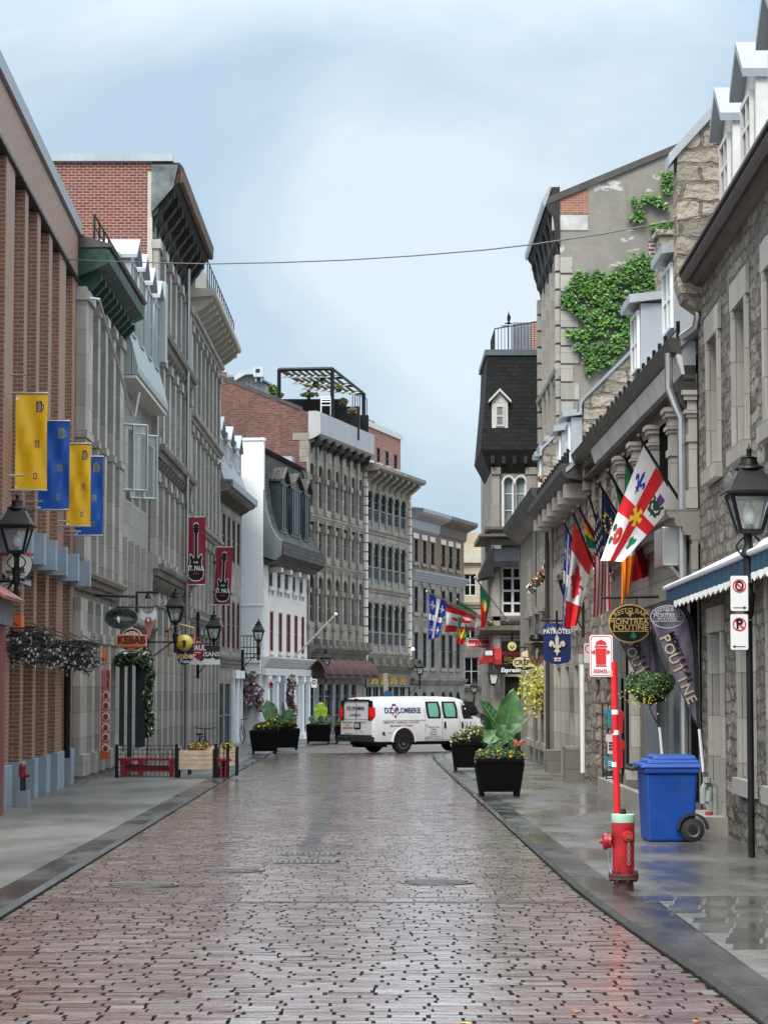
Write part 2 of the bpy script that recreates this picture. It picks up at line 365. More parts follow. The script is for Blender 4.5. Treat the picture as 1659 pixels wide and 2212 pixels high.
# ---------------------------------------------------------------- building helper
class Bld:
    def __init__(s,name,label,A,B,cat='building',group=None,g=None):
        s.A=Vector(A);s.B=Vector(B);d=s.B-s.A;s.L=d.length;s.d=d/s.L
        s.g=G(max(s.A.y,s.B.y))-.05 if g is None else g
        s.root=empty(name,(s.A.x,s.A.y,s.g),label,cat,math.atan2(s.d.y,s.d.x),group)
        s.no=Vector((s.d.y,-s.d.x))
    def u(s,x,y=1488,o=0):
        v=(CY-y)/F;k=(x-CX)/(F*(CT-ST*v));a=s.A+s.no*o
        return (k*a.y-a.x)/(s.d.x-k*s.d.y)
    def z(s,x,y,o=0):
        a=s.A+s.no*o
        return at(x,y,a.y+s.u(x,y,o)*s.d.y).z-s.g
    def w(s,u,o,z):
        p=s.A+s.d*u+s.no*o; return Vector((p.x,p.y,s.g+z))
    def gz(s,u): return G(s.A.y+s.d.y*u)-s.g
    def part(s,mb,name,mats,parent=None,**k): return mb.build(name,mats,parent or s.root,**k)
    def shell(s,depth,z1,mats,name='side_wall',z0=-.3,e=.012,roof=True,u0=None,u1=None,mi=(0,0)):
        m=MB();a=e if u0 is None else u0;b=s.L-e if u1 is None else u1
        m.quad((a,depth,z0),(a,.02,z0),(a,.02,z1),(a,depth,z1),mi[0])
        m.quad((b,.02,z0),(b,depth,z0),(b,depth,z1),(b,.02,z1),mi[0])
        m.quad((b,depth,z0),(a,depth,z0),(a,depth,z1),(b,depth,z1),mi[0])
        o=s.part(m,name,mats)
        if roof:
            m=MB();m.quad((a,.02,z1-.02),(b,.02,z1-.02),(b,depth,z1-.02),(a,depth,z1-.02));s.part(m,'flat_roof',M['rooftop'])
        return o
def wall(m,u0,u1,z0,z1,ops,depth=.3,y=0,mi=0,rmi=None):
    """wall sheet facing -y with rectangular openings and their reveals"""
    us=sorted({round(a,4) for o in ops for a in o[:2]}|{u0,u1}); zs=sorted({round(a,4) for o in ops for a in o[2:4]}|{u for u in(z0,z1)})
    us=[a for a in us if u0<=a<=u1]; zs=[a for a in zs if z0<=a<=z1]
    for i in range(len(us)-1):
        run=None
        for j in range(len(zs)-1):
            cu=(us[i]+us[i+1])/2;cz=(zs[j]+zs[j+1])/2
            hole=any(o[0]<cu<o[1] and o[2]<cz<o[3] for o in ops)
            if not hole:
                if run is None:run=zs[j]
            if hole or j==len(zs)-2:
                e=zs[j] if hole else zs[j+1]
                if run is not None and e>run: m.quad((us[i],y,run),(us[i+1],y,run),(us[i+1],y,e),(us[i],y,e),mi)
                run=None
    r=mi if rmi is None else rmi; d=y+depth
    for a,b,c,e in [o[:4] for o in ops]:
        m.quad((a,y,c),(a,y,e),(a,d,e),(a,d,c),r); m.quad((b,y,e),(b,y,c),(b,d,c),(b,d,e),r)
        m.quad((a,y,c),(a,d,c),(b,d,c),(b,y,c),r); m.quad((a,d,e),(a,y,e),(b,y,e),(b,d,e),r)
def archfill(m,a,b,zs,zt,depth,y=0,mi=0,n=7):
    """two spandrels that turn the top of a rectangular opening into an arch"""
    c=(a+b)/2;r=(b-a)/2;h=zt-zs
    for sgn in(-1,1):
        P=[(c+sgn*r,zt),(c,zt)]+[(c+sgn*r*math.sin(math.pi/2*i/n),zs+h*math.cos(math.pi/2*i/n)) for i in range(n+1)]
        m.prism(P,y+.001,y+depth,'y',mi)
def window(b,a,c,z0,z1,y,fm,pm,nx=2,nz=2,ft=.06,fd=.07,parent=None,name='window',bars=.035):
    m=MB()
    m.box(a,a+ft,y-fd,y,z0,z1);m.box(c-ft,c,y-fd,y,z0,z1);m.box(a+ft,c-ft,y-fd,y,z0,z0+ft);m.box(a+ft,c-ft,y-fd,y,z1-ft,z1)
    for i in range(1,nx):
        x=a+(c-a)*i/nx; m.box(x-bars,x+bars,y-fd*.8,y,z0+ft,z1-ft)
    for j in range(1,nz):
        z=z0+(z1-z0)*j/nz
        for i in range(nx):
            xa=a+ft if i==0 else a+(c-a)*i/nx+bars; xb=c-ft if i==nx-1 else a+(c-a)*(i+1)/nx-bars
            m.box(xa,xb,y-fd*.7,y,z-bars*.8,z+bars*.8)
    o=m.build(name,fm,parent or b.root)
    g=MB();g.quad((a+.01,y-.012,z0+.01),(c-.01,y-.012,z0+.01),(c-.01,y-.012,z1-.01),(a+.01,y-.012,z1-.01))
    g.build('pane',pm,o)
    return o
def mould(m,prof,u0,u1,mi=0):
    """horizontal moulding: prof = [(outward,z)...]"""
    m.prism([(-o,z) for o,z in prof],u0,u1,'x',mi)
def stepmould(m,u0,u1,zb,zt,out,n=3,mi=0):
    h=(zt-zb)/n
    P=[(-.03,zb)]
    for i in range(n):
        o=out*(i+1)/n; P+=[(o-out/n*.3,zb+h*i),(o,zb+h*(i+.6)),(o,zb+h*(i+1)-.001)]
    P+=[(-.03,zt)]
    mould(m,P,u0,u1,mi)
def bracket(m,u,w,out,zt,zb,mi=0):
    n=5;P=[(.02,zt),(-out,zt),(-out,zt-.18*(zt-zb))]
    for i in range(n+1):
        t=i/n; P.append((-out*.85*(1-t)**1.6-.06*math.sin(t*6.28)*(1-t)-.02, zt-.22*(zt-zb)-(zt-zb)*.78*t))
    P.append((.02,zb)); m.prism([(p,q) for p,q in P],u-w/2,u+w/2,'x',mi)
# ================================================================ west side of the street
# ---- brick building with tall fins
L1=Bld('fin_brick_building','tan brick building with tall thin fins and blue grey plinth blocks',(-6.02,33),(-6.64,50.7))
b=L1; H=b.z(172,492); PB=b.z(168,606); m=MB()
D=.42
m.quad((0,D,-.3),(b.L,D,-.3),(b.L,D,H),(0,D,H))
m.box(0,b.L,-.03,D,PB,H-.28)
m.quad((b.L,0,-.3),(b.L,8,-.3),(b.L,8,H-.2),(b.L,0,H-.2)); m.quad((0,8,-.3),(0,0.02,-.3),(0,.02,H-.2),(0,8,H-.2))
b.part(m,'wall',M['brick_l1'])
m=MB(); m.box(-.02,b.L+.02,-.1,.45,H-.27,H); b.part(m,'coping',M['zinc'])
m=MB(); m.box(0,b.L,-.06,.1,PB-.07,PB-.005); b.part(m,'lintel_band',M['iron'])
cols=[(9,28),(51,58),(78,85),(104,111),(127,141),(156,170)]
fr=[(b.u(x0,778),b.u(x1,778)) for x0,x1 in cols]
u=fr[0][0]-1.15
while u>.3:
    fr.insert(0,(u-.42,u)); u-=1.55
fr[-1]=(fr[-1][0],b.L)
for a,c in fr:
    m=MB(); m.box(a,c,0,D-.005,-.3,PB-.08); b.part(m,'brick_fin',M['brick_l1'])
    m=MB(); hz=b.z(110,1618)-.1; m.box(a-.05,c+.05 if c<b.L-.2 else c+.03,-.06,D-.01,-.35,hz); b.part(m,'plinth_block',M['greyblue'])
for i in range(len(fr)-1):
    m=MB(); m.box(fr[i][1]+.06,fr[i+1][0]-.06,D-.06,D-.004,PB-1.1,PB-.1); b.part(m,'lintel',M['cream'])
# metal band of fluted half columns
zb0=b.z(181,1267,.3); zt0=b.z(181,1211,.3)
fl=MB()
a0=b.u(76,1200,.3)
pts=[b.u(x,1215,.32) for x in(78,104,128,154,181)]
step=pts[1]-pts[0]; pts=[pts[0]-step*2,pts[0]-step]+pts
for p in pts:
    m=MB()
    for k in range(-3,4): m.tube([(p+.36,-.05-.16+k*.055,zb0),(p+.36,-.05-.16+k*.055,zt0)],.036,8)
    m.box(p+.32,p+.66,-.42,.0,zb0,zt0); b.part(m,'fluted_metal_column',M['greyblue'])
for i in range(len(pts)-1): fl.box(pts[i]+.66,pts[i+1]+.36,-.2,-.002,zb0+.14,zt0-.13)
b.part(fl,'metal_band',M['greyblue'])
# red pub front beside the frame edge
m=MB(); ua=b.u(-30,1500,.35); ub=b.u(15,1500,.35); m.box(ua,ub,-.32,-.01,.0,b.z(10,1350,.3)); b.part(m,'red_pub_front',M['redwood'])
m=MB(); z1=b.z(10,1352,.35); z2=b.z(10,1296,.35)
m.box(ua,ub+.05,-.42,-.01,z1,z2); b.part(m,'sign_fascia',M['greywood'])
m=MB(); m.prism([(-.6,z2-.05),(-.6,z2),(-.0,z2+.4),(0,z2+.3)],ua,ub+.1,'x'); b.part(m,'awning_hood',plain('rusty_copper_hood',(.24,.07,.055),.5,.3,.3))
m=MB(); m.tube([(b.u(137,1500,0),-.08,0.7),(b.u(137,1500,0),-.08,2.8)],.07,10); b.part(m,'downpipe',M['iron'])
m=MB(); m.box(b.u(30,1330,.0),b.u(30,1330)+.5,-.12,-.002,b.z(35,1362),b.z(35,1330)); b.part(m,'orange_fascia',M['orange'])
# ---- narrow stone building with the green cornice
L2=Bld('green_cornice_building','narrow grey stone building under a peeling green cornice',(-6.64,50.72),(-6.68,58.6))
b=L2
zc0=b.z(176,606); zc1=b.z(176,548)        # cornice bottom / top on the wall line
ztop=zc1+.15
frs=[(172,179),(191,196),(208,213),(226,231),(241,252)]
F2=[(max(0,b.u(x0,778)),min(b.L,b.u(x1,778))) for x0,x1 in frs]; F2[0]=(0,F2[0][1]); F2[-1]=(F2[-1][0],b.L)
zA=b.z(178,640); zB=b.z(178,865); zB2=b.z(178,905); zC=b.z(178,948); zD=b.z(178,1215); zE=b.z(178,1262); zF=b.z(178,1312)
ops=[]
for i in range(4):
    a,c=F2[i][1],F2[i+1][0]
    ops+=[(a,c,zB,zA-.1),(a,c,zD,zC)]
    ops.append((a,c,.25,zF))
m=MB(); wall(m,0,b.L,-.3,ztop,ops,.5)
for i in range(4): archfill(m,F2[i][1],F2[i+1][0],zF-.7,zF,.5)
b.part(m,'facade_wall',M['stone_a'])
for a,c in F2:
    m=MB(); m.box(a,c,-.22,-.002,zE+.2,zA+.05); m.box(a-.06,c+.06,-.28,-.003,zA-.25,zA-.05); m.box(a-.04,c+.04,-.26,-.003,zC-.1,zC+.06)
    m.box(a,c,-.16,-.002,-.3,zE-.35);m.box(a-.06,c+.06,-.24,-.003,.3,.75); m.box(a-.05,c+.05,-.22,-.003,zF-.75,zF-.55)
    b.part(m,'pilaster',M['trim'])
for o in ops: window(b,o[0],o[1],o[2],o[3],.5,M['offwhite'] if o[2]>1 else M['greywood'],M['glass'],1,2)
m=MB(); stepmould(m,0,b.L,zE-.15,zE+.22,.35); b.part(m,'string_course',M['stone_a'])
m=MB(); mould(m,[(0,zc0-.05),(.25,zc0+.05),(.62,zc0+.22),(.7,zc0+.26),(.7,zc1-.05),(.62,zc1),(0,zc1)],.05,b.L-.02)
for i in range(10):
    uu=.4+i*(b.L-.7)/9; bracket(m,uu,.22,.5,zc0+.05,zc0-.65)
b.part(m,'cornice',M['greenpaint'])
m=MB(); mould(m,[(0,zc1),(.74,zc1+.01),(.78,zc1+.06),(.6,zc1+.12),(0,zc1+.3)],.02,b.L); b.part(m,'cornice_top',M['gutter'])
m=MB()
for i in range(9):
    uu=.2+i*(b.L-.4)/8; m.tube([(uu,-.35,zc1+.2),(uu,-.35,zc1+.75)],.025,6)
m.tube([(.2,-.35,zc1+.75),(b.L-.2,-.35,zc1+.75)],.025,6); m.tube([(.2,-.35,zc1+.5),(b.L-.2,-.35,zc1+.5)],.018,6)
b.part(m,'roof_railing',M['iron'])
m=MB(); m.tube([(.15,-.25,zc0-.5),(.3,-.45,zc0-.5),(b.L*.6,-.45,zc0-1.5),(b.L-.3,-.45,zc0-2.2),(b.L-.1,-.5,zc0-2.2),(b.L-.05,-.6,zc0-1.6)],.035,8); b.part(m,'drain_pipe',M['galv'])
b.shell(9,ztop,M['stone_dark'])
# ---- smooth stone building with pale green mansard
L3=Bld('pale_mansard_building','plain ashlar building with pale green mansard and row of dormers',(-6.68,58.62),(-6.68,67.2))
b=L3
ze=b.z(258,800); zm=ze+2.9
zl=b.z(252,905)
w1t=b.z(252,905); w1b=b.z(252,1062); w2t=b.z(252,1155); w2b=b.z(252,1285); zg=b.z(252,1300)
ops=[]
for i in range(4):
    a=.5+i*2.0; ops.append((a,a+1.35,w1b,w1t))
for i in range(5):
    a=.35+i*1.62; ops.append((a,a+1.0,w2b,w2t))
gops=[(.5,2.6,.6,2.9),(3.3,4.5,.05,3.1),(5.3,8.0,.6,2.9)]
m=MB(); wall(m,0,b.L,3.3,ze+.3,ops,.45); wall(m,0,b.L,-.3,3.3,gops,.45,rmi=1); b.part(m,'facade_wall',[M['stone_b'],M['greenblack']])
for i in range(6):
    m=MB(); a=.08+i*1.62; m.box(a,a+.2,-.14,-.002,w2b-.3,w2t); b.part(m,'stone_fin',M['trim'])
for o in ops+gops: window(b,*o[:4],.45,M['greywood'],M['glass_c'] if o[2]>2 else M['glass'],2,2)
m=MB(); mould(m,[(0,ze-.2),(.46,ze-.2),(.54,ze-.15),(.54,ze+.02),(.42,ze+.5),(.28,ze+1.0),(.16,ze+1.6),(.06,zm),(0,zm)],.08,b.L-.15); b.part(m,'mansard_roof',M['mint'])
m=MB(); mould(m,[(0,ze-.28),(.5,ze-.28),(.5,ze-.21),(0,ze-.21)],.1,b.L-.17)
b.part(m,'eave_soffit',M['offwhite'])
def dormer(b,uc,w,zb,zt,fr,rf,parent,of=.0,depth=1.6,ph=.45,gm=None,name='dormer',nx=2,nz=2,e=.12):
    m=MB(); m.box(uc-w/2,uc+w/2,-of,depth,zb,zt)
    o=m.build(name,fr,parent)
    r=MB()
    r.prism([(uc-w/2-e,zt-.02),(uc,zt+ph),(uc+w/2+e,zt-.02),(uc+w/2+e,zt+.08),(uc,zt+ph+.12),(uc-w/2-e,zt+.08)],-of-.16,depth,'y')
    r.build('dormer_roof',rf,o)
    g=MB(); g.prism([(uc-w/2,zt+.01),(uc+w/2,zt+.01),(uc,zt+ph-.03)],-of+.01,depth-.02,'y'); g.build('gable',fr,o)
    window(b,uc-w/2+.14,uc+w/2-.14,zb+.15,zt-.12,-of-.005,fr,gm or M['glass'],nx,nz,parent=o,fd=.05)
    return o
for i in range(4): dormer(b,1.2+i*2.05,1.15,ze+.75,zm-.05,M['mint_plain'],M['zinc_pale'],b.root,of=.3)
for i in range(2):
    m=MB(); a=1.0+i*2.6; T=R(62)
    # casement standing open
    dx,dy=.75*math.cos(T),-.75*math.sin(T); z0,z1=w1b+.1,w1t-.05
    def bar(p,q): m.tube([p,q],.035,4,sm=False)
    P=[(a,0,z0),(a+dx,dy,z0),(a+dx,dy,z1),(a,0,z1)]
    for k in range(4): bar(P[k],P[(k+1)%4])
    bar(((a+dx/2),dy/2,z0),((a+dx/2),dy/2,z1))
    o=b.part(m,'open_casement',M['mint_plain'])
    g=MB(); g.quad(*P); b.part(g,'casement_glass',M['lantern_glass'],o)
m=MB(); stepmould(m,0,b.L,zg-.75,zg-.45,.3); b.part(m,'string_course',M['stone_a'])
m=MB(); m.box(b.L-.7,b.L-.05,-.5,1.8,ze+1.2,zm+.6); b.part(m,'chimney',M['mint_plain'])
b.shell(10,zm-.05,M['stone_dark'])
# ---- tall stone warehouse with brick gable
L4=Bld('tall_stone_warehouse','tall soot stained stone block with red brick gable and dark bracketed cornice',(-6.66,67.22),(-6.68,79.4))
b=L4; X0=324
zt=b.z(X0,345); zc=b.z(X0,478)
lv=[(b.z(X0,690),b.z(X0,520)),(b.z(X0,950),b.z(X0,760)),(b.z(X0,1210),b.z(X0,1030)),(.35,b.z(X0,1300))]
bands=[b.z(X0,725),b.z(X0,985),b.z(X0,1245)]
nb=6; pit=(b.L-.6)/nb; ops=[]
for z0,z1 in lv:
    for i in range(nb): ops.append((.6+i*pit,.6+i*pit+pit-.62,z0,z1))
m=MB(); zs_=lv[3][1]+.2; wall(m,0,b.L,zs_,zt,[o for o in ops if o[2]>zs_],.55); wall(m,0,b.L,-.3,zs_,[o for o in ops if o[2]<zs_],.55,rmi=1); b.part(m,'facade_wall',[M['stone_a'],M['greenblack']])
for k,(z0,z1) in enumerate(lv):
    for i in range(nb+1):
        a=i*pit+.02; c=a+.56
        if i==0:a=.0
        m=MB(); m.box(a,c,-.2,-.003,z0-.2,z1+.1); m.box(a-.05,c+.05,-.27,-.004,z1-.12,z1+.14); m.box(a-.05,c+.05,-.27,-.004,z0-.25,z0+.1); b.part(m,'pilaster',M['trim'])
    for i in range(nb):
        o=ops[k*nb+i]; m=MB(); m.box(o[0]-.02,o[1]+.02,-.16,-.003,o[3]+.02,o[3]+.3); b.part(m,'lintel',M['stone_a']); m=MB(); m.box(o[0]-.02,o[1]+.02,-.2,-.003,o[2]-.18,o[2]-.01); b.part(m,'sill',M['stone_a'])
        window(b,*o[:4],.5,M['greywood'],M['glass'],1,2)
for zz in bands:
    m=MB(); stepmould(m,-.02,b.L,zz-.15,zz+.35,.42,3)
    for i in range(nb*2): bracket(m,.5+i*pit/2,.2,.3,zz-.1,zz-.5)
    b.part(m,'string_course',M['stone_a'])
m=MB(); m.quad((0,.01,zt-8),(0,14,zt-8),(0,14,zt+.1),(0,.01,zt+.1)); m.v=[(x-.004,y,z) for x,y,z in m.v]; m.f=[f[::-1] for f in m.f]
b.part(m,'brick_gable',M['brick_red'])
m=MB(); m.box(-.05,.0,-.02,.12,zt-9,zt-.2); b.part(m,'corner_flashing',M['cream'])
m=MB(); m.box(-.12,.25,-.6,14.2,zt+.1,zt+.3); b.part(m,'gable_coping',M['zinc_pale'])
m=MB(); mould(m,[(0,zc+.2),(.18,zc+.35),(.2,zc+.95),(.62,zc+1.1),(.78,zc+1.25),(.85,zt-.1),(.8,zt+.06),(0,zt+.12)],-.05,b.L+.05)
for i in range(9): bracket(m,.35+i*(b.L-.7)/8,.42,.62,zc+1.1,zc-.1)
for i in range(18): m.box(.2+i*(b.L-.5)/17,.34+i*(b.L-.5)/17,-.55,-.1,zc+.95,zc+1.12)
b.part(m,'cornice',M['dark_cornice'])
m=MB(); mould(m,[(.8,zc+1.2),(.9,zc+1.25),(.92,zt-.12),(.84,zt+.02)],-.1,b.L+.02); b.part(m,'cornice_edge',M['rust'])
m=MB(); m.prism([(.01,zc+.35),(-.62,zc+1.1),(-.75,zt),(.01,zt)],-.09,-.06,'x'); b.part(m,'cornice_end',plain('stained_copper_sheet',(.13,.15,.15),.5,.4,.6,2.2))
m=MB(); m.tube([(b.u(389,900,.1),-.35,.3),(b.u(389,900,.1),-.35,zc+.3)],.06,8); b.part(m,'downpipe',M['galv'])
b.shell(14,zt-.05,M['stone_dark'])
# ---- cream bracketed stretch
L4b=Bld('cream_bracket_building','grey stone block with cream curved brackets and thin roof fence',(-6.68,79.42),(-6.66,93.4))
b=L4b; X0=408
zt=b.z(X0,640)+.1; zc=zt-.9
lv=[(b.z(X0,880),b.z(X0,720)),(b.z(X0,1100),b.z(X0,935)),(b.z(X0,1300),b.z(X0,1160)),(.35,b.z(X0,1365))]
nb=7; pit=(b.L-.6)/nb; ops=[]
for z0,z1 in lv:
    for i in range(nb): ops.append((.6+i*pit,.6+i*pit+pit-.62,z0,z1))
m=MB(); zs_=lv[3][1]+.2; wall(m,0,b.L,zs_,zt,[o for o in ops if o[2]>zs_],.5); wall(m,0,b.L,-.3,zs_,[o for o in ops if o[2]<zs_],.5,rmi=1); b.part(m,'facade_wall',[M['stone_a'],M['greenblack']])
for k,(z0,z1) in enumerate(lv):
    for i in range(nb+1):
        a=max(0,i*pit+.04); m=MB(); m.box(a,a+.52,-.2,-.003,z0-.2,z1+.1); m.box(a-.04,a+.56,-.27,-.004,z1-.1,z1+.14); b.part(m,'pilaster',M['trim'])
    for i in range(nb): window(b,*ops[k*nb+i][:4],.45,M['greywood'],M['glass'],1,2)
    m=MB(); stepmould(m,0,b.L,z1+.2,z1+.55,.36,3); b.part(m,'string_course',M['trim'])
m=MB(); mould(m,[(0,zt-.3),(.95,zt-.22),(1.0,zt-.16),(1.0,zt),(0,zt+.05)],.0,b.L)
for i in range(11): bracket(m,.35+i*(b.L-.7)/10,.3,.85,zt-.25,zt-1.15)
b.part(m,'cornice',M['cream'])
m=MB()
for i in range(15): uu=.1+i*(b.L-.2)/14; m.tube([(uu,-.7,zt),(uu,-.7,zt+1.0)],.02,5)
m.tube([(.1,-.7,zt+1.0),(b.L-.1,-.7,zt+1.0)],.02,5)
b.part(m,'roof_fence',M['iron'])
m=MB(); m.box(.02,b.L-.02,-.3,.6,zt+.02,zt+1.3); b.part(m,'roof_curb',M['cream'])
b.shell(14,zt-.05,M['stone_dark'])
# ---- small zinc mansard building with red windows
L5=Bld('zinc_mansard_building','small stone building with zinc mansard and dark red windows',(-6.66,93.42),(-6.26,104))
b=L5; X0=470
ze=b.z(X0,1050); zm=b.z(X0,905)
rows=[(b.z(X0,1200),b.z(X0,1095)),(b.z(X0,1400),b.z(X0,1285))]
ops=[]
nb=5
for z0,z1 in rows:
    for i in range(nb): ops.append((.7+i*2.0,.7+i*2.0+1.15,z0,z1))
dz=b.z(X0,1470)
gops=[(1.2,3.4,.0,2.7),(4.0,6.0,0,2.7),(6.9,8.2,.0,dz),(8.9,10.2,.0,dz)]
m=MB(); wall(m,0,b.L,-.3,ze,ops+gops,.09); b.part(m,'facade_wall',M['stone_warm'])
for i_,o in enumerate(ops): window(b,*o[:4],.08,plain('dark_brown_window_paint',(.05,.028,.024),.5) if i_<nb else plain('dark_red_window_paint',(.085,.014,.017),.5),M['glass'],2,2,ft=.1)
for o in gops[:2]: window(b,*o[:4],.085,M['greywood'],M['glass'],2,2)
for a,c,z0,z1 in gops[2:]:
    m=MB(); m.box(a-.25,a,-.12,-.003,z0-.2,z1+.1); m.box(c,c+.25,-.12,-.003,z0-.2,z1+.1); m.box(a-.3,c+.3,-.2,-.003,z1+.1,z1+.45)
    o=b.part(m,'door_surround',M['white'])
    m=MB(); m.box(a,c,.06,.085,z0,z1)
    for i in range(2):
        xx=a+.1+i*(c-a)/2; ww=(c-a)/2-.2
        m.box(xx,xx+ww,.035,.06,z0+.2,z0+.9); m.box(xx,xx+ww,.035,.06,z0+1.1,z1-.2)
    b.part(m,'white_door',M['white'],o)
m=MB(); stepmould(m,0,b.L,b.z(X0,1440),b.z(X0,1415),.2); b.part(m,'string_course',M['stone_dark'])
m=MB(); mould(m,[(0,ze-.35),(.5,ze-.2),(.62,ze-.1),(.62,ze+.12),(.4,ze+.16),(0,ze+.16)],0,b.L+.1)
for i in range(14): bracket(m,.4+i*(b.L-.8)/13,.16,.4,ze-.2,ze-.6)
b.part(m,'cornice',M['stone_dark'])
m=MB(); mould(m,[(.66,ze-.08),(.7,ze-.08),(.7,ze+.2),(.3,ze+.24),(.3,ze+.17)],0,b.L+.14); b.part(m,'gutter',M['zinc_dark'])
m=MB(); mould(m,[(0,ze+.2),(.35,ze+.2),(-.5,zm),(-.9,zm)],.02,b.L); b.part(m,'mansard_roof',M['zinc_dark'])
for i in range(3): dormer(b,1.7+i*3.6,1.5,ze+.5,zm-.5,M['offwhite'],M['zinc'],b.root,of=.0,depth=1.2,ph=.6,gm=M['glass_pale'])
m=MB(); m.box(1.2,1.9,.8,1.8,zm-.3,zm+.7); b.part(m,'chimney',M['white'])
b.shell(10,zm-.1,M['stone_dark'],u1=b.L-.05)
m=MB(); m.tube([(b.L-.1,-.1,.1),(b.L-.1,-.1,2.2),(b.L+.0,-.3,2.8),(b.L-.05,-.1,3.4)],.05,6); b.part(m,'drain_pipe',M['iron'])
# ---- white brick gable building with green mansard
L6=Bld('white_gable_building','pale building with white painted brick gable and dark green bell mansard',(-5.36,105),(-3.76,116.2))
b=L6; X0=572
def u6(x,y=1350):return b.u(x,y)
zt6=at(540,951,105).z-b.g
W2=[(583,591),(602,610),(619,628),(636,643.5),(651,658)]; W3=[(580.5,589),(599,606.5),(615,623),(632,638.5),(647,654.5)]
z2t,z2b=b.z(587,1321),b.z(587,1407); z3t,z3b=b.z(585,1209),b.z(585,1268); ze=b.z(575,1195)
ops=[(u6(a),u6(c),z2b,z2t) for a,c in W2]+[(u6(a,1240),u6(c,1240),z3b,z3t) for a,c in W3]
zs=b.z(575,1424)
m=MB(); wall(m,0,b.L,zs-.4,ze,ops,.12); b.part(m,'facade_wall',M['stone_pale'])
for i,o in enumerate(ops):
    window(b,*o[:4],.10,M['redwood'] if i<5 else M['greywood'],plain('closed_red_shutter',(.10,.014,.02),.5) if i<5 else M['glass_c'],2,2)
    m=MB(); m.box(o[0]-.08,o[1]+.08,-.12,-.003,o[2]-.16,o[2]-.01)
    if i>=5: m.box(o[0]+.0,o[0]+.12,-.1,-.003,o[2]-.36,o[2]-.17); m.box(o[1]-.12,o[1],-.1,-.003,o[2]-.36,o[2]-.17)
    b.part(m,'window_ledge',M['stone_pale'])
# painted shopfront
gp=[u6(x,1500) for x in(570,590,606,627,646,663)]
so=[(gp[i]+.42,gp[i+1]-.05,.0 if i in(1,) else .45,zs-1.1) for i in range(5)]
m=MB(); wall(m,0,b.L,-.3,zs-.4,so,.3); b.part(m,'shopfront_wall',M['brick_white'])
for o in so: window(b,*o[:4],.28,M['white'],M['glass_pale'],1,3)
for i in range(6):
    m=MB(); a=min(gp[i]+.03,b.L-.45); m.box(a,a+.4,-.18,-.003,-.3,zs-1.0); m.box(a-.06,a+.46,-.26,-.004,zs-1.0,zs-.75); m.box(a-.06,a+.46,-.26,-.004,-.3,.35); b.part(m,'shopfront_pilaster',M['white'])
m=MB(); stepmould(m,-.1,b.L+.1,zs-.35,zs+.1,.45,4); m.box(-.15,b.L+.1,-.2,-.005,zs-.72,zs-.4); b.part(m,'shopfront_cornice',M['offwhite'])
m=MB(); m.prism([(-6,-.3),(0,-.3),(0,zt6),(-6,zt6)],-.004,.3,'x')
m.v=[(x-.0,-y,z) for x,y,z in m.v]; m.f=[f[::-1] for f in m.f]
b.part(m,'white_brick_gable',M['brick_white'])
m=MB(); m.box(-.06,.36,-.05,6,zt6,zt6+.12); b.part(m,'gable_coping',M['white'])
m=MB(); m.box(-.03,.0,.02,6,b.z(540,1305),b.z(540,1305)+.08); b.part(m,'gable_band',M['white'])
# bell shaped mansard: swept profile
zr=zt6-.15
prof=[(-.1,ze-.15),(.5,ze-.35),(.76,ze-.12),(.80,ze+.50),(.56,ze+.72),(.32,ze+1.15),(.13,ze+1.8),(0,ze+2.6),(-.12,ze+3.4),(-.2,zr-.35),(-.5,zr-.05),(-.9,zr-.05)]
m=MB(); mould(m,prof,.33,b.L-.05); b.part(m,'mansard_roof',M['shingle_grey'])
m=MB(); mould(m,[(p+.03 if i>0 else p,q) for i,(p,q) in enumerate(prof[:11])]+[(-.5,ze)],.003,.32); b.part(m,'verge_flashing',M['copper'])
m=MB(); mould(m,[(p+.03 if i>0 else p,q) for i,(p,q) in enumerate(prof[:11])]+[(-.5,ze)],b.L-.04,b.L+.12); b.part(m,'verge_flashing',M['greenblack'])
m=MB(); mould(m,[(.78,ze-.14),(.86,ze-.1),(.88,ze+.53),(.80,ze+.55)],.3,b.L+.1); b.part(m,'fascia_board',M['shingle_grey'])
m=MB(); mould(m,[(-.02,ze-.55),(.28,ze-.5),(.48,ze-.36),(0,ze-.2)],.1,b.L); b.part(m,'eave_bracket_course',M['greenblack'])
for i in range(4):
    m=MB(); a=1.5+i*2.3; m.box(a,a+.5,-.55,-.003,ze-.8,ze-.6); b.part(m,'stone_corbel',M['stone_pale'])
for uc,w in((2.6,1.5),(5.7,2.6),(8.6,1.5)):
    dormer(b,uc,w,ze+1.0,zr-1.5,M['greenblack'],M['shingle_grey'],b.root,of=.45,depth=1.4,ph=.55,gm=M['glass'],nx=2 if w<2 else 4,nz=1)
m=MB(); m.box(b.L-1.0,b.L-.1,.6,2,zr-.2,zr+.45); b.part(m,'chimney',M['zinc_pale'])
b.shell(7,zr-.1,M['brick_white'],u0=.32)
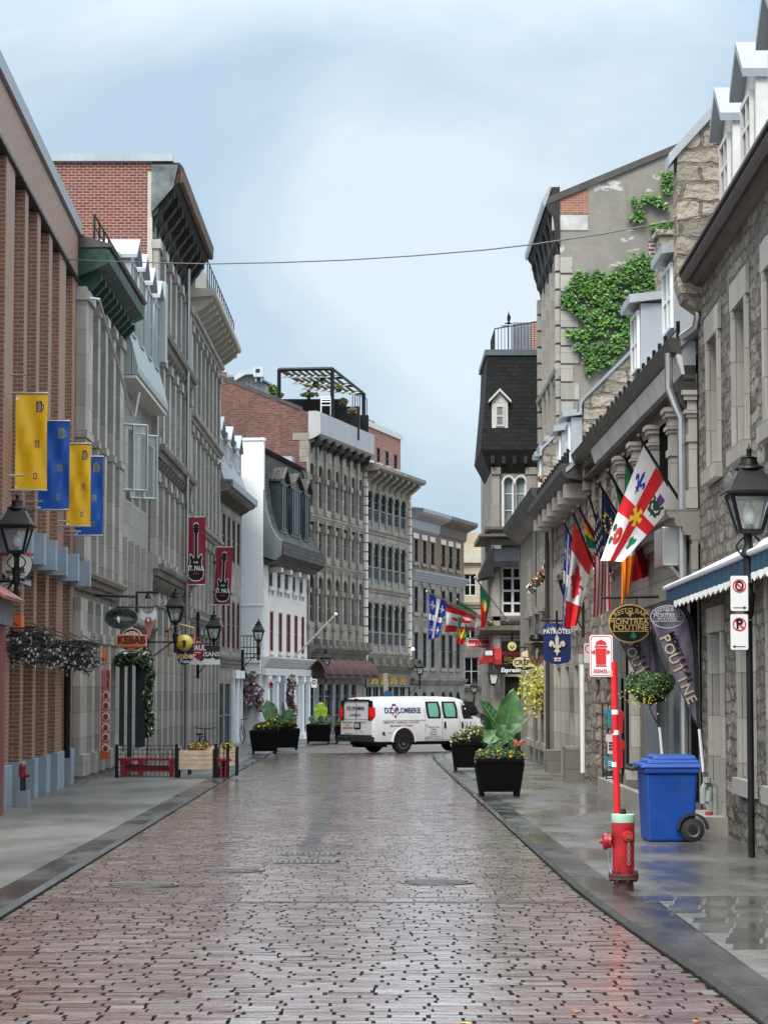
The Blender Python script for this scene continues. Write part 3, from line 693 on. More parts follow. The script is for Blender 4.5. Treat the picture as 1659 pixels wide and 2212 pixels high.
# small white entry wing with a green balcony, set back beside the gable
LW=Bld('balcony_wing','low white wing with a planted green balcony beside the gable',(-6.42,104.6),(-5.42,104.6))
b=LW; zb=b.z(540,1432)
m=MB(); m.box(0,b.L,.0,.3,-.3,zb); b.part(m,'wall',M['brick_white'])
m=MB(); m.box(-.05,b.L,-.5,-.002,zb-.5,zb); m.box(-.05,b.L,-.6,-.002,zb,zb+.12); b.part(m,'balcony_slab',M['white'])
m=MB(); zz=zb+.12
for i in range(8): m.tube([(b.L*i/7,-.55,zz),(b.L*i/7,-.55,zz+1.05)],.02,5)
for q in(.1,.55,1.05): m.tube([(0,-.55,zz+q),(b.L,-.55,zz+q)],.025,5)
b.part(m,'balcony_railing',plain('dark_green_paint',(.02,.07,.03),.5))
m=MB(); m.box(.1,b.L-.1,-.3,-.2,.0,2.5); b.part(m,'planked_door',M['offwhite'])
# ---- arcaded stone building
L7=Bld('arcade_stone_building','four storey stone building with slender arched bays and maroon bubble awning',(-3.73,116.4),(-1.12,127.2))
b=L7; X0=672
xs=[673.7,689.7,707.7,726,745,762.8]
zt=b.z(684,915)+.1; zc=b.z(684,952)
lv=[(b.z(690,1098),b.z(690,1005)),(b.z(690,1200),b.z(690,1112)),(b.z(690,1345),b.z(690,1245))]
us=[b.u(x,1200) for x in xs]; pit=(us[-1]-us[0])/5; us=[us[0]+i*pit for i in range(6)]+[us[0]+6*pit]
ops=[]
for z0,z1 in lv:
    for c in us:
        if c+.5<b.L: ops.append((c-.48,c+.48,z0,z1))
g0=b.z(672,1500); 
gops=[(us[i]-.7,us[i]+.7,.25,b.z(690,1462)) for i in range(6)]
m=MB(); wall(m,0,b.L,-.3,zt,ops+gops,.16)
for o in ops: archfill(m,o[0],o[1],o[3]-.55,o[3],.16)
b.part(m,'facade_wall',M['stone_warm'])
for o in ops+gops: window(b,*o[:4],.14,M['greywood'],M['glass'],1,3,fd=.04)
for i in range(7):
    c=us[0]-pit/2+i*pit
    m=MB()
    m.box(c-.17,c+.17,-.10,-.003,b.z(672,1395),zc-.2)
    for z0,z1 in lv: m.box(c-.25,c+.25,-.16,-.004,z1-.9,z1-.65); m.box(c-.25,c+.25,-.16,-.004,z0-.35,z0-.15)
    b.part(m,'pilaster',M['stone_warm'])
for z0,z1 in lv[:2]:
    m=MB(); stepmould(m,0,b.L,z0-.75,z0-.4,.16,3); b.part(m,'string_course',M['stone_warm'])
m=MB(); z0=b.z(672,1408); stepmould(m,-.05,b.L+.05,z0-.2,z0+.3,.5,3); m.box(0,b.L,-.1,-.003,z0-1.6,z0-.2)
for i in range(9): m.box(.3+i*(b.L-.9)/8,.75+i*(b.L-.9)/8,-.56,-.2,z0+.3,z0+.62)
b.part(m,'shop_cornice',M['stone_dark'])
m=MB(); mould(m,[(0,zc-.1),(.3,zc),(.55,zc+.15),(.62,zc+.2),(.62,zt+.3),(.4,zt+.36),(0,zt+.36)],-.02,b.L); b.part(m,'cornice_panel',metal('grey_white_sheet',(.36,.365,.37),.5,.1,var=.12))
m=MB()
for i in range(8): bracket(m,.35+i*(b.L-.7)/7,.35,.5,zc+.1,zc-.75)
mould(m,[(0,zc-.35),(.3,zc-.2),(.3,zc-.05),(0,zc-.05)],0,b.L)
b.part(m,'cornice_bracket_course',M['dark_cornice'])
m=MB(); ztg=b.z(668,918)
m.prism([(.0,.5),(.0,zt+.3),(1.6,zt+.9),(5.0,zt+2.3),(12,zt+2.45),(12,.5)],-.01,.25,'x'); b.part(m,'brick_gable',M['brick_old'])
m=MB(); m.prism([(.4,zt+.42),(1.6,zt+.91),(5.0,zt+2.31),(12,zt+2.46),(12,zt+2.62),(5,zt+2.5),(1.6,zt+1.1),(.4,zt+.6)],-.06,.3,'x'); b.part(m,'gable_coping',M['gutter'])
m=MB(); m.box(-.03,.0,-.02,.45,zc-1.2,zc-.1); m.box(-.04,.0,-.05,.8,zc-.1,zc+.25); b.part(m,'corner_stone',M['stone_warm'])
b.shell(12,zt,M['stone_dark'])
# bubble awning
m=MB(); zb=b.z(676,1456,.8); zh=b.z(672,1420,.1)
nb=6
for k in range(nb):
    ua,ub=.05+k*(b.L-.1)/nb,.05+(k+1)*(b.L-.1)/nb-.015; na,nr=7,6; vs=[];fs=[]
    for i in range(na+1):
        tt=i/na*math.pi/2
        for j in range(nr+1):
            s_=j/nr; puff=.12*math.sin(math.pi*s_)
            o_=(.85+puff)*math.sin(tt); z_=zb+(zh-zb)*(math.cos(tt)+puff*.5*math.cos(tt))
            vs.append((ua+(ub-ua)*s_,-o_,z_))
    for i in range(na):
        for j in range(nr): fs.append((i*(nr+1)+j,i*(nr+1)+j+1,(i+1)*(nr+1)+j+1,(i+1)*(nr+1)+j))
    m.add(vs,fs,0,True)
m.box(.05,b.L-.05,-.87,-.83,zb-.18,zb)
b.part(m,'bubble_awning',M['canvas_maroon'])
# ---- stone office with brick attic
L8=Bld('attic_stone_building','ornate stone building with five tall bays and orange brick attic storey',(-1.1,127.3),(1.47,137.2))
b=L8
C8=[(790.5,802),(804.5,816),(819,830),(834,845),(849.5,860.5),(864,874)]
rw=[(1059,1126),(1170,1252),(1300,1394)]
zs=[(b.z(796,y1),b.z(796,y0)) for y0,y1 in rw]
uu=[(b.u(a,1200),b.u(c,1200)) for a,c in C8]
w0=uu[0][1]-uu[0][0]; pit=(uu[-1][0]-uu[0][0])/5; uu=[(uu[0][0]+i*pit,uu[0][0]+i*pit+pit*.74) for i in range(6)]
ops=[(a,c,z0,z1) for z0,z1 in zs for a,c in uu]
zt=b.z(788,1012)
zg=b.z(788,1440)
gops=[(uu[i][0],uu[i][1],.2,zg-.7) for i in range(6)]
m=MB(); wall(m,0,b.L,-.3,zt,ops+gops,.10); b.part(m,'facade_wall',M['stone_warm'])
for o in ops+gops:
    w_=window(b,*o[:4],.085,M['greenblack'],M['glass'],2,3)
    if o[2]>1:
        m=MB(); m.box(o[0]+.03,o[1]-.03,-.02,.01,o[2]+.68,o[2]+.75)
        for q in range(6): xx=o[0]+.06+q*(o[1]-o[0]-.14)/5; m.box(xx,xx+.025,-.015,.005,o[2],o[2]+.68)
        m.box(o[0]+.03,o[1]-.03,-.02,.01,o[2]+.02,o[2]+.08); b.part(m,'window_balustrade',M['greywood'],w_)
for i in range(7):
    a=uu[0][0]-pit*.26+i*pit+.02
    m=MB()
    for z0,z1 in zs: m.box(a,a+pit*.22,-.06,-.003,z0-.25,z1+.1); m.box(a-.03,a+pit*.22+.03,-.1,-.004,z1-.3,z1-.1)
    b.part(m,'pilaster',M['stone_warm'])
for uu_ in(.06,b.L-.36):
    m=MB()
    for k in range(22): m.box(uu_,uu_+.3,-.16,-.003,zg+.2+k*.5,zg+.62+k*.5)
    b.part(m,'quoin_stack',M['stone_pale'])
for z0,z1 in zs:
    m=MB(); stepmould(m,.4,b.L-.4,z0-.65,z0-.3,.16,2); b.part(m,'string_course',M['stone_warm'])
m=MB(); mould(m,[(0,zt-.2),(.8,zt-.1),(.95,zt),(.95,zt+.18),(.4,zt+.3),(0,zt+.4)],-.05,b.L+.25)
for i in range(8): bracket(m,.45+i*(b.L-.9)/7,.5,.75,zt-.12,zt-1.0)
b.part(m,'cornice',M['stone_warm'])
m=MB(); stepmould(m,-.05,b.L+.05,zg-.3,zg+.15,.4,3)
for i in range(6): m.box(.3+i*(b.L-.9)/5,.8+i*(b.L-.9)/5,-.5,-.2,zg+.15,zg+.5)
b.part(m,'shop_cornice',M['stone_dark'])
m=MB(); m.box(.2,b.L-.2,-.12,-.003,zg-1.1,zg-.45); b.part(m,'sign_fascia',M['stone_dark'])
for i in range(4):
    m=MB(); a=.9+i*2.1
    for k in range(5):
        m.box(a+k*.3,a+k*.3+.07,-.2,-.13,zg-.95,zg-.5); m.box(a+k*.3+.07,a+k*.3+.2,-.2,-.13,zg-.95+.12*(k%3),zg-.86+.12*(k%3))
    b.part(m,'gilded_letter',M['gold'])
za=b.z(800,915); yo=.5
m=MB(); aops=[]
for i in range(5):
    a=.7+i*1.95; aops.append((a,a+.85,zt+.75,za-.95))
wall(m,.05,b.L-.1,zt+.3,za,aops,.11,yo)
m.quad((.05,8,zt),(.05,yo,zt),(.05,yo,za),(.05,8,za)); m.quad((b.L-.1,yo,zt),(b.L-.1,8,zt),(b.L-.1,8,za),(b.L-.1,yo,za))
b.part(m,'attic_wall',M['brick_attic'])
for o in aops:
    window(b,*o[:4],yo+.10,M['greenblack'],M['glass'],1,2)
    m=MB(); m.box(o[0]-.1,o[1]+.1,yo-.15,yo-.003,o[2]-.2,o[2]-.01); b.part(m,'window_ledge',M['stone_pale'])
m=MB(); m.box(-.02,b.L+.0,yo-.1,8,za,za+.3); b.part(m,'attic_coping',M['offwhite'])
m=MB(); m.box(b.L-2.6,b.L-.2,2,6,za+.3,za+1.1); b.part(m,'chimney',M['brick_attic'])
m=MB()
for i in range(7): m.tube([(.3+i*.5,yo+.2,za+.3),(.3+i*.5,yo+.2,za+1.6)],.025,5)
m.tube([(.3,yo+.2,za+1.6),(3.3,yo+.2,za+1.6)],.03,5); b.part(m,'roof_railing',M['iron'])
b.shell(9,zt,M['stone_dark'])
# ---- far brick and stone building
L9=Bld('brown_brick_building','four storey building, brown brick upper floor over grey stone floors',(1.5,137.3),(5.06,150))
b=L9
C9=[(893,902),(911.5,920),(929,937),(952.5,960.5),(968.5,976),(984.5,992)]
uu=[(b.u(a,1300),b.u(c,1300)) for a,c in C9]; uu=[(a,a+1.05) for a,c in uu]
zA=(b.z(897,1214),b.z(897,1163)); zB=(b.z(897,1323),b.z(897,1267)); zC=(b.z(897,1442),b.z(897,1366)); zt=b.z(890,1118); zm=b.z(890,1240)
zg=b.z(890,1475)
op1=[(a,c,*zA) for a,c in uu]; op2=[(a,c,*zB) for a,c in uu]+[(a,c,*zC) for a,c in uu]; op3=[(a-.1,c+.1,.2,b.z(890,1495)) for a,c in uu]
m=MB(); wall(m,0,b.L,zm,zt,op1,.12); b.part(m,'upper_brick_wall',M['brick_brown'])
m=MB(); wall(m,0,b.L,-.3,zm,op2+op3,.12)
for o in op3: archfill(m,o[0],o[1],o[3]-.6,o[3],.12)
b.part(m,'stone_wall',M['stone_a'])
for o in op1+op2+op3:
    window(b,*o[:4],.11,M['greenblack'],M['glass'],1,2)
for o in op1+op2:
    m=MB(); m.box(o[0]-.12,o[1]+.12,-.09,-.003,o[2]-.2,o[2]-.01); b.part(m,'sill',M['stone_warm']); m=MB(); m.box(o[0]-.08,o[1]+.08,-.05,-.003,o[3]+.01,o[3]+.32); b.part(m,'lintel',M['stone_pale'] if o[2]>zm else M['stone_warm'])
m=MB(); stepmould(m,0,b.L,zm-.35,zm+.25,.35,4); b.part(m,'string_course',M['zinc'])
m=MB(); stepmould(m,0,b.L,zg-.1,zg+.25,.25,2); b.part(m,'string_course',M['stone_a'])
m=MB(); mould(m,[(0,zt-.7),(.1,zt-.6),(.15,zt-.1),(.7,zt+.15),(.85,zt+.3),(.85,zt+.5),(0,zt+.6)],-.05,b.L*.5); b.part(m,'cornice',M['zinc'])
m=MB(); mould(m,[(0,zt-.7),(.1,zt-.6),(.15,zt-.1),(.7,zt+.15),(.85,zt+.3),(.85,zt+.5),(0,zt+.6)],b.L*.5+.02,b.L+.3); b.part(m,'cornice',plain('brown_cornice',(.12,.10,.085),.7,var=.3))
m=MB(); m.box(4.6,6.2,2.5,4,zt+.4,zt+1.7); b.part(m,'roof_unit',M['offwhite'])
b.shell(10,zt+.3,M['stone_dark'])
# ---- end of the street
L10=Bld('beige_end_building','beige stone and brick building closing the street beyond the corner',(4.3,156),(10.5,156))
b=L10
def v10(y):return b.z(1015,y)
rr=[(1003,1029,1240,1287),(1003,1029,1330,1380),(1003,1034,1420,1481)]
ops=[(b.u(a),b.u(c),v10(d),v10(e)) for a,c,e,d in rr]; ops+=[(o[0]+1.9,o[1]+1.9,o[2],o[3]) for o in ops]
zb=v10(1310)
m=MB(); wall(m,0,b.L,zb,v10(1150),[o for o in ops if o[2]>zb],.25); b.part(m,'brick_wall',M['beige'])
m=MB(); wall(m,0,b.L,-.3,zb,[o for o in ops if o[2]<zb],.25); b.part(m,'stone_wall',M['stone_warm'])
for o in ops: window(b,*o[:4],.2,M['offwhite'],M['glass'],2,2)
for y in(1310,1490,1545):
    m=MB(); stepmould(m,0,b.L,v10(y)-.1,v10(y)+.25,.2,2); b.part(m,'string_course',M['stone_warm'])
m=MB(); m.box(-.05,b.L,-.3,-.003,v10(1216),v10(1190)); b.part(m,'cream_parapet',M['cream'])
m=MB(); m.box(.2,b.L,.4,.5,v10(1190),v10(1150)); b.part(m,'gable_wall',M['stucco'])
m=MB(); m.box(.6,1.4,.35,.6,v10(1158),v10(1140)); m.tube([(1.5,.6,v10(1150)),(1.5,.6,v10(1132))],.15,8); b.part(m,'chimney',M['offwhite'])
b.shell(8,v10(1150),M['stone_dark'])
# ================================================================ east side of the street (left end = far end)
def roof_slope(b,u0,u1,ze,out,run,rise,mat,name='roof',th=.1):
    m=MB(); m.prism([(-out,ze),(run,ze+rise),(run,ze+rise-th),(-out,ze-th)],u0,u1,'x'); return b.part(m,name,mat)
# ---- near rubble house
R1=Bld('rubble_stone_house','rough grey rubble house with gutter, galvanised downspout and tall zinc dormers',(4.46,33.4),(4.12,17))
b=R1
ze=b.z(1475,572,.2)-.28
def zr(y,x=1545): return b.z(x,y)
ops=[]; dk=[]
W=[(1535,1554,725,1005,1545),(1592,1613,652,985,1600)]
for x0,x1,y0,y1,xr in W: ops.append((b.u(x0,900),b.u(x1,900),b.z(xr,y1),b.z(xr,y0)))
d=ops[1][0]-ops[0][0]; wd=ops[0][1]-ops[0][0]
ops=[(o[0],o[0]+1.05,ops[0][2],ops[0][3]) for o in ops]
ops+=[(ops[1][0]+d*k,ops[1][0]+d*k+1.05,ops[0][2],ops[0][3]) for k in(1,2,3)]
lo=[(ops[0][0]-.1,ops[0][0]+1.1,.05,2.75),(ops[1][0]+.2,ops[1][0]+1.3,.95,2.9),(ops[2][0],ops[2][0]+1.2,.95,2.9),(ops[3][0],ops[3][0]+1.2,.95,2.9)]
m=MB(); wall(m,0,b.L,-.4,ze,ops+lo,.38,rmi=1); b.part(m,'facade_wall',[M['rubble'],M['trim']])
for o in ops+lo:
    window(b,*o[:4],.32,M['greywood'],M['glass'],2,3)
    m=MB(); t_=.2
    m.box(o[0]-t_,o[0]-.005,-.045,-.003,o[2]-.02,o[3]); m.box(o[1]+.005,o[1]+t_,-.045,-.003,o[2]-.02,o[3]); m.box(o[0]-t_-.05,o[1]+t_+.05,-.05,-.004,o[3]+.004,o[3]+.34); m.box(o[0]-t_-.05,o[1]+t_+.05,-.11,-.004,o[2]-.22,o[2]-.025)
    b.part(m,'window_surround',M['trim'])
m=MB(); m.box(lo[0][0]-.3,lo[0][1]+.4,-.38,-.004,-.3,b.gz(2.5)+.3); b.part(m,'door_step',M['stone_b'])
m=MB(); mould(m,[(0,ze-.14),(.10,ze-.12),(.16,ze-.05),(.0,ze)],.35,b.L)
b.part(m,'eave_board',M['gutter'])
m=MB(); m.tube([(.2,-.22,ze-.0),(b.L,-.22,ze-.0)],.075,8); mould(m,[(.12,ze+.06),(.32,ze+.06),(.32,ze+.10),(.12,ze+.10)],.2,b.L); b.part(m,'gutter',M['gutter'])
roof_slope(b,.3,b.L,ze+.1,.14,4.6,5.4,M['zinc'])
for i,x in enumerate((1584,1634)):
    uc=b.u(x,300,-.1)
    dormer(b,uc,1.15,ze+.1,ze+1.42,M['offwhite'],M['zinc'],b.root,of=-.02,depth=2.4,ph=.44,nx=2,nz=3,e=.05)
dormer(b,b.u(1636,300,-.1)+2.3,1.15,ze+.1,ze+1.42,M['offwhite'],M['zinc'],b.root,of=-.02,depth=2.4,ph=.44,nx=2,nz=3,e=.05)
# firewall parapet at the far end, corbelled out over the eave
def sideprism(b,poly,u0,u1,name,mat,parent=None):
    m=MB(); m.prism([(-o,z) for o,z in poly],u0,u1,'x'); return b.part(m,name,mat,parent)
Yf=b.A.y
def oz(x,y,Y,X0): 
    p=at(x,y,Y); return (X0-p.x, p.z-b.g)
fw=[(1455,352),(1455,620),(1468,660),(1500,683),(1530,683)]
P=[oz(x,y,Yf,4.46) for x,y in fw]; top=oz(1617,190,Yf,4.46); P=[(-4.6,P[-1][1]),(-4.6,top[1]+ (4.6+top[0])*1.12)]+[P[0]]+P[1:]
sideprism(b,P,.02,.5,'firewall',M['rubble_warm'])
c0=P[2];c1=P[1]
sideprism(b,[(c0[0]+.12,c0[1]-.15),(c0[0]+.12,c0[1]+.02),(c1[0],c1[1]+.25),(c1[0],c1[1]+.02),(c0[0],c0[1]+.0)],-.04,.56,'firewall_coping',M['zinc_pale'])
# galvanised downspout: swan neck from the gutter to the lower roof
m=MB(); q=[(1480,578),(1479,600),(1490,620),(1503,645),(1508,680),(1503,705),(1490,715),(1472,728)]
pts=[]
for i,(x,y) in enumerate(q):
    Y=33.0+ (0.0 if i<4 else .5)*min(1,(i-3)/4) ; p=at(x,y,Y); pts.append((p.x,p.y,p.z))
M2=b.root.matrix_basis
def tol(b,p):
    v=Vector((p[0]-b.A.x,p[1]-b.A.y)); return (v.dot(b.d),-v.dot(b.no),p[2]-b.g)
m.tube([tol(b,p) for p in pts],.055,8); b.part(m,'downspout',M['galv'])
b.shell(9,ze+.3,M['rubble'])
# ---- low house over the tavern
R2=Bld('low_tavern_house','low stone house with sheet metal eave, carved columns and dark tavern front',(4.38,50.3),(4.44,33.42))
b=R2
ze=b.z(1440,778,.3); zf=b.z(1440,842,.2)
def y2(x,y,o=0): return b.z(x,y,o)
zc_=y2(1440,1205); zs_=zc_+.55
# upper floor: columns with dark glazing for the near part, rubble for the rest
us=b.u(1330,1100)
cols=[b.u(x,1000) for x in(1350,1383,1422,1463,1503)]
m=MB(); ops=[]
for i in range(4): ops.append((cols[i]+.19,cols[i+1]-.19,zs_,zf-.28))
ops.append((cols[4]+.19,b.L-.12,zs_,zf-.28))
ro=[(1.2,2.1,zs_+.5,zs_+1.9),(3.6,4.5,zs_+.5,zs_+1.9),(6.0,6.9,zs_+.5,zs_+1.9)]
ro=[o for o in ro if o[1]<us-.3]
lows=[(b.u(x0,1500),b.u(x1,1500)) for x0,x1 in((1352,1378),(1398,1412),(1427,1436),(1450,1472),(1492,1508))]
lo=[(a,c,.0 if i in(0,3) else .5,zc_-.75) for i,(a,c) in enumerate(lows)]
lo+=[(1.0,2.0,.3,2.3),(3.2,4.3,.0,2.4),(5.6,6.6,.3,2.3)]
wall(m,0,us,-.3,zf,ro+[o for o in lo if o[1]<us],.35); b.part(m,'rubble_wall',M['rubble_warm'])
m=MB(); wall(m,us,b.L,-.3,zf,ops+[o for o in lo if o[0]>us],.6,rmi=1); b.part(m,'tavern_wall',[M['stone_dark'],M['black']])  # reveals coloured black, the dark of the recesses put into the paint
for o in ops: window(b,*o[:4],.45,M['black'],M['glass'],2,2)
for o in ro+lo: window(b,*o[:4],.33 if o[0]<us else .55,M['black'] if o[0]>us else M['greywood'],M['glass'],1,2)
for c in cols:
    m=MB(); m.box(c-.17,c+.17,-.12,-.003,zs_-.05,zf-.62)
    for k,(e,h) in enumerate(((.02,.05),(.05,.06),(.01,.13),(.06,.07),(.09,.07))):
        z=zf-.62+sum(((.05,.06,.13,.07,.07)[:k])); m.box(c-.18-e,c+.18+e,-.13-e,-.004,z,z+h-.004)
    m.box(c-.2,c+.2,-.15,-.004,zs_+.9,zs_+1.0); m.box(c-.22,c+.22,-.17,-.004,zs_-.05,zs_+.2)
    b.part(m,'carved_column',M['trim'])
m=MB(); stepmould(m,us,b.L,zc_,zs_-.06,.45,4); m.box(us,b.L,-.1,-.003,zc_-.7,zc_); b.part(m,'shop_cornice',M['stone_a'])
for x0,x1 in((1338,1350),(1378,1398),(1412,1427),(1436,1450),(1472,1492)):
    m=MB(); a,c=b.u(x0,1500),b.u(x1,1500); w_=min(.34,c-a); m.box(a,a+w_,-.16,-.003,.55,zc_-.75); b.part(m,'shopfront_post',M['greywood'] if x0!=1378 else M['trim'])
    m=MB(); m.box(a-.08,a+w_+.08,-.26,-.003,-.4,.55); m.prism([(a-.08,.551),(a+w_+.08,.551),(a+w_/2,.75)],-.26,-.003,'y'); b.part(m,'stone_footing',M['stone_a'])
m=MB(); m.box(us+.2,b.L-.3,-.4,-.27,-.4,b.gz(b.L)+.3); b.part(m,'door_step',M['stone_b'])
# carved end bracket under the eave at the near end
m=MB(); bracket(m,b.L-.3,.5,.28,zf-.1,zf-.9); b.part(m,'eave_bracket',M['dark_cornice'])
# eave
m=MB(); mould(m,[(.16,zf),(.20,zf),(.28,ze-.05),(.2,ze-.05)],b.u(1284,1000,.2),b.L-.1); b.part(m,'eave_cladding',metal('weathered_cladding_sheet',(.50,.50,.485),.5,.15,seam=.8))
m=MB(); mould(m,[(-.02,zf-.06),(.17,zf-.06),(.17,zf-.005),(-.02,zf-.005)],.1,b.L-.1); b.part(m,'eave_soffit',M['gutter'])
ug=b.u(1273,950,.6)
m=MB(); mould(m,[(.2,ze-.04),(.34,ze+.0),(.40,ze+.17),(.36,ze+.2),(.2,ze+.19)],.0,b.L-.1); b.part(m,'gutter',M['gutter'])
m=MB(); m.tube([(b.L-.3,-.36,ze),(b.L-.32,-.36,ze-.5),(b.L-.25,-.28,ze-.75),(b.L-.2,-.2,ze-.95),(b.L-.2,-.2,.9)],.06,8); b.part(m,'downpipe',M['galv'])
m=MB(); m.box(b.L-.14,b.L-.105,-.27,-.0,ze-.2,ze+.15); b.part(m,'eave_end_flashing',M['zinc_dark']); m=MB(); m.box(b.L-.14,b.L-.105,-.19,-.0,zf-.08,ze-.21); b.part(m,'eave_end_board',M['dark_cornice'])
roof_slope(b,.02,b.L-.05,ze+.16,.22,4.2,3.9,M['zinc'])
m=MB()
for i in range(22):
    uu=.6+i*.74
    if i%7!=6:m.box(uu,uu+.09,-.2,-.15,ze+.16,ze+.52)
for q in(.28,.42): m.tube([(.5,-.18,ze+q),(b.L-.6,-.18,ze+q)],.014,5)
b.part(m,'snow_guard',M['iron'])
def shed_dormer(b,uc,w,zb,zt,of=.05,depth=2.2,name='dormer'):
    m=MB(); m.box(uc-w/2,uc+w/2,-of,depth,zb,zt); o=b.part(m,name,M['zinc_pale'])
    r=MB(); r.prism([(-of-.2,zt),(depth+.5,zt+.35),(depth+.5,zt+.47),(-of-.2,zt+.14)],uc-w/2-.1,uc+w/2+.1,'x'); b.part(r,'dormer_roof',M['zinc_pale'],o)
    window(b,uc-w/2+.1,uc+w/2-.1,zb+.2,zt-.1,-of-.005,M['white'],M['glass_pale'],2,2,parent=o,fd=.05)
    return o
for x in(1392,1465):
    shed_dormer(b,b.u(x,800,-.1)+.2,1.25,ze+.45,ze+1.75)
shed_dormer(b,b.u(1311,820,-1.0),1.1,ze+1.2,ze+2.2,of=-1.0)
# firewall gable toward the viewer with metal coping
def firewall(b,u,pts,X0,Y,mat,cop,thick=.45,ext=5.0):
    P=[]
    for x,y in pts:
        p=at(x,y,Y); P.append((X0-p.x,p.z-b.g))
    sl=(P[1][1]-P[0][1])/(P[0][0]-P[1][0])
    top=(-ext,P[1][1]+sl*(P[1][0]+ext)); low=(P[0][0],P[0][1]-1.9)
    poly=[(-ext,low[1]),top,P[0],low]
    o=sideprism(b,poly,u,u+thick,'firewall',mat)
    sideprism(b,[(P[0][0]+.1,P[0][1]-.22),(P[0][0]+.1,P[0][1]-.02),(top[0],top[1]+.18),(top[0],top[1]+.005),(P[0][0]-.0,P[0][1]+.004)],u-.05,u+thick+.05,'firewall_coping',cop,o)
    return o
firewall(b,.0,[(1257,870),(1450,680)],4.38,50.3,M['rubble_warm'],M['zinc'])
m=MB(); p0=at(1418,548,50.0);p1=at(1462,700,50.0); m.box(0.05,.85,p0.x-4.38,p1.x-4.38,p1.z-b.g-1,p0.z-b.g+.3); m.box(-.02,.92,p0.x-4.45,p1.x-4.3,p0.z-b.g+.3,p0.z-b.g+.42); b.part(m,'chimney',M['rubble_warm'])
b.shell(9,ze,M['rubble'])
# grey transformer box and looped conduit on the facade
m=MB(); p0=tol(b,at(1450,1165,34.2)); p1=tol(b,at(1508,1225,34.2)); uu=p0[0]; m.box(uu-.5,uu+.5,-.48,-.12,p1[2],p0[2]+.15); o=b.part(m,'meter_box',M['galv'],bevel=.02)
m=MB(); q=[(1505,1137),(1488,1150),(1460,1158),(1446,1172),(1444,1200),(1450,1222),(1465,1238),(1470,1250)]
m.tube([tol(b,at(x,y,34.0)) for x,y in q],.045,8); b.part(m,'conduit',M['galv'])
# ---- warm rubble house
R3=Bld('warm_rubble_house','warm rubble house with heavy stone corbels below the gutter',(4.42,62.6),(4.38,50.35))
b=R3
ze=b.z(1265,975,.45); 
lo=[(1.0,2.0,.6,2.7),(3.4,4.5,.05,2.7),(6.2,7.3,.6,2.7),(9.0,10.1,.05,2.7)]; up=[(a,c,3.5,5.0) for a,c,_,_ in lo]
m=MB(); wall(m,0,b.L,-.4,ze,lo+up,.35,rmi=1); b.part(m,'facade_wall',[M['rubble_warm'],M['trim']])
for o in lo+up:
    window(b,*o[:4],.3,M['greywood'],M['glass'],2,2)
    m=MB(); m.box(o[0]-.22,o[0]-.005,-.1,-.003,o[2],o[3]+.25); m.box(o[1]+.005,o[1]+.22,-.1,-.003,o[2],o[3]+.25); m.box(o[0]-.0,o[1]+.0,-.1,-.003,o[3]+.004,o[3]+.25); b.part(m,'window_surround',M['trim'])
for i in range(7): m=MB(); a=.5+i*1.8; m.box(a,a+.5,-.5,-.003,ze-.5,ze-.2); b.part(m,'corbel',M['trim'])
m=MB(); mould(m,[(0,ze-.18),(.5,ze-.1),(.6,ze+.05),(.6,ze+.2),(0,ze+.2)],.05,b.L-.05); b.part(m,'gutter',M['gutter'])
roof_slope(b,.02,b.L-.02,ze+.1,.5,4.2,3.9,M['zinc_pale'])
for x in(1243,1222): shed_dormer(b,b.u(x,920,-.1),1.2,ze+.45,ze+1.7)
m=MB()
for i in range(14):
    uu=.6+i*.82; m.box(uu,uu+.08,-.42,-.36,ze+.18,ze+.6)
m.tube([(.5,-.39,ze+.5),(b.L-.4,-.39,ze+.5)],.016,5); b.part(m,'snow_guard',M['iron'])
firewall(b,.0,[(1171,972),(1258,888)],4.42,62.6,M['rubble_warm'],M['zinc_pale'])
for x,y0,h in((1258,1690,.8),(1215,1665,.6)):
    m=MB(); uu=b.u(x,1690); m.box(uu-.5,uu+.5,-.4,-.003,-.4,b.gz(uu)+h); b.part(m,'buttress_block',M['stone_a'])
for x in(1203,):
    m=MB(); uu=b.u(x,1400); m.tube([(uu,-.12,.2),(uu,-.12,ze-.2)],.05,8); b.part(m,'downpipe',M['galv'])
m=MB(); uu=b.u(1277,1600); m.tube([(b.L-.4,-.15,.4),(b.L-.4,-.15,2.7)],.05,8); b.part(m,'downpipe',M['white'])
b.shell(9,ze,M['rubble'])
# ---- smooth pale house with flower boxes
R4=Bld('smooth_ashlar_house','smooth pale ashlar house with tall narrow windows and flower boxes',(4.50,78.5),(4.44,62.65))
b=R4
ze=b.z(1180,1052,.3)
up=[];lo=[]
for x in(1143,1151,1160,1172,1184):
    a=b.u(x,1260); up.append((a,a+1.0,b.z(1172,1300),b.z(1172,1200)))
for x in(1146,1157,1168,1181):
    a=b.u(x,1600); lo.append((a,a+1.0,.9,3.0))
m=MB(); wall(m,0,b.L,-.4,ze,up+lo,.35); b.part(m,'facade_wall',M['stone_b'])
for o in up+lo:
    window(b,*o[:4],.28,M['greywood'],M['glass'],1,2)
    m=MB(); m.box(o[0]-.18,o[0]-.005,-.07,-.003,o[2]-.1,o[3]+.2);m.box(o[1]+.005,o[1]+.18,-.07,-.003,o[2]-.1,o[3]+.2); m.box(o[0]-.2,o[1]+.2,-.16,-.004,o[2]-.3,o[2]-.11); b.part(m,'window_surround',M['trim'])
m=MB(); mould(m,[(0,ze-.35),(.3,ze-.2),(.5,ze),(.55,ze+.2),(0,ze+.2)],0,b.L-.02); b.part(m,'gutter',M['gutter'])
roof_slope(b,.02,b.L-.02,ze+.1,.4,4.0,3.6,M['zinc_pale'])
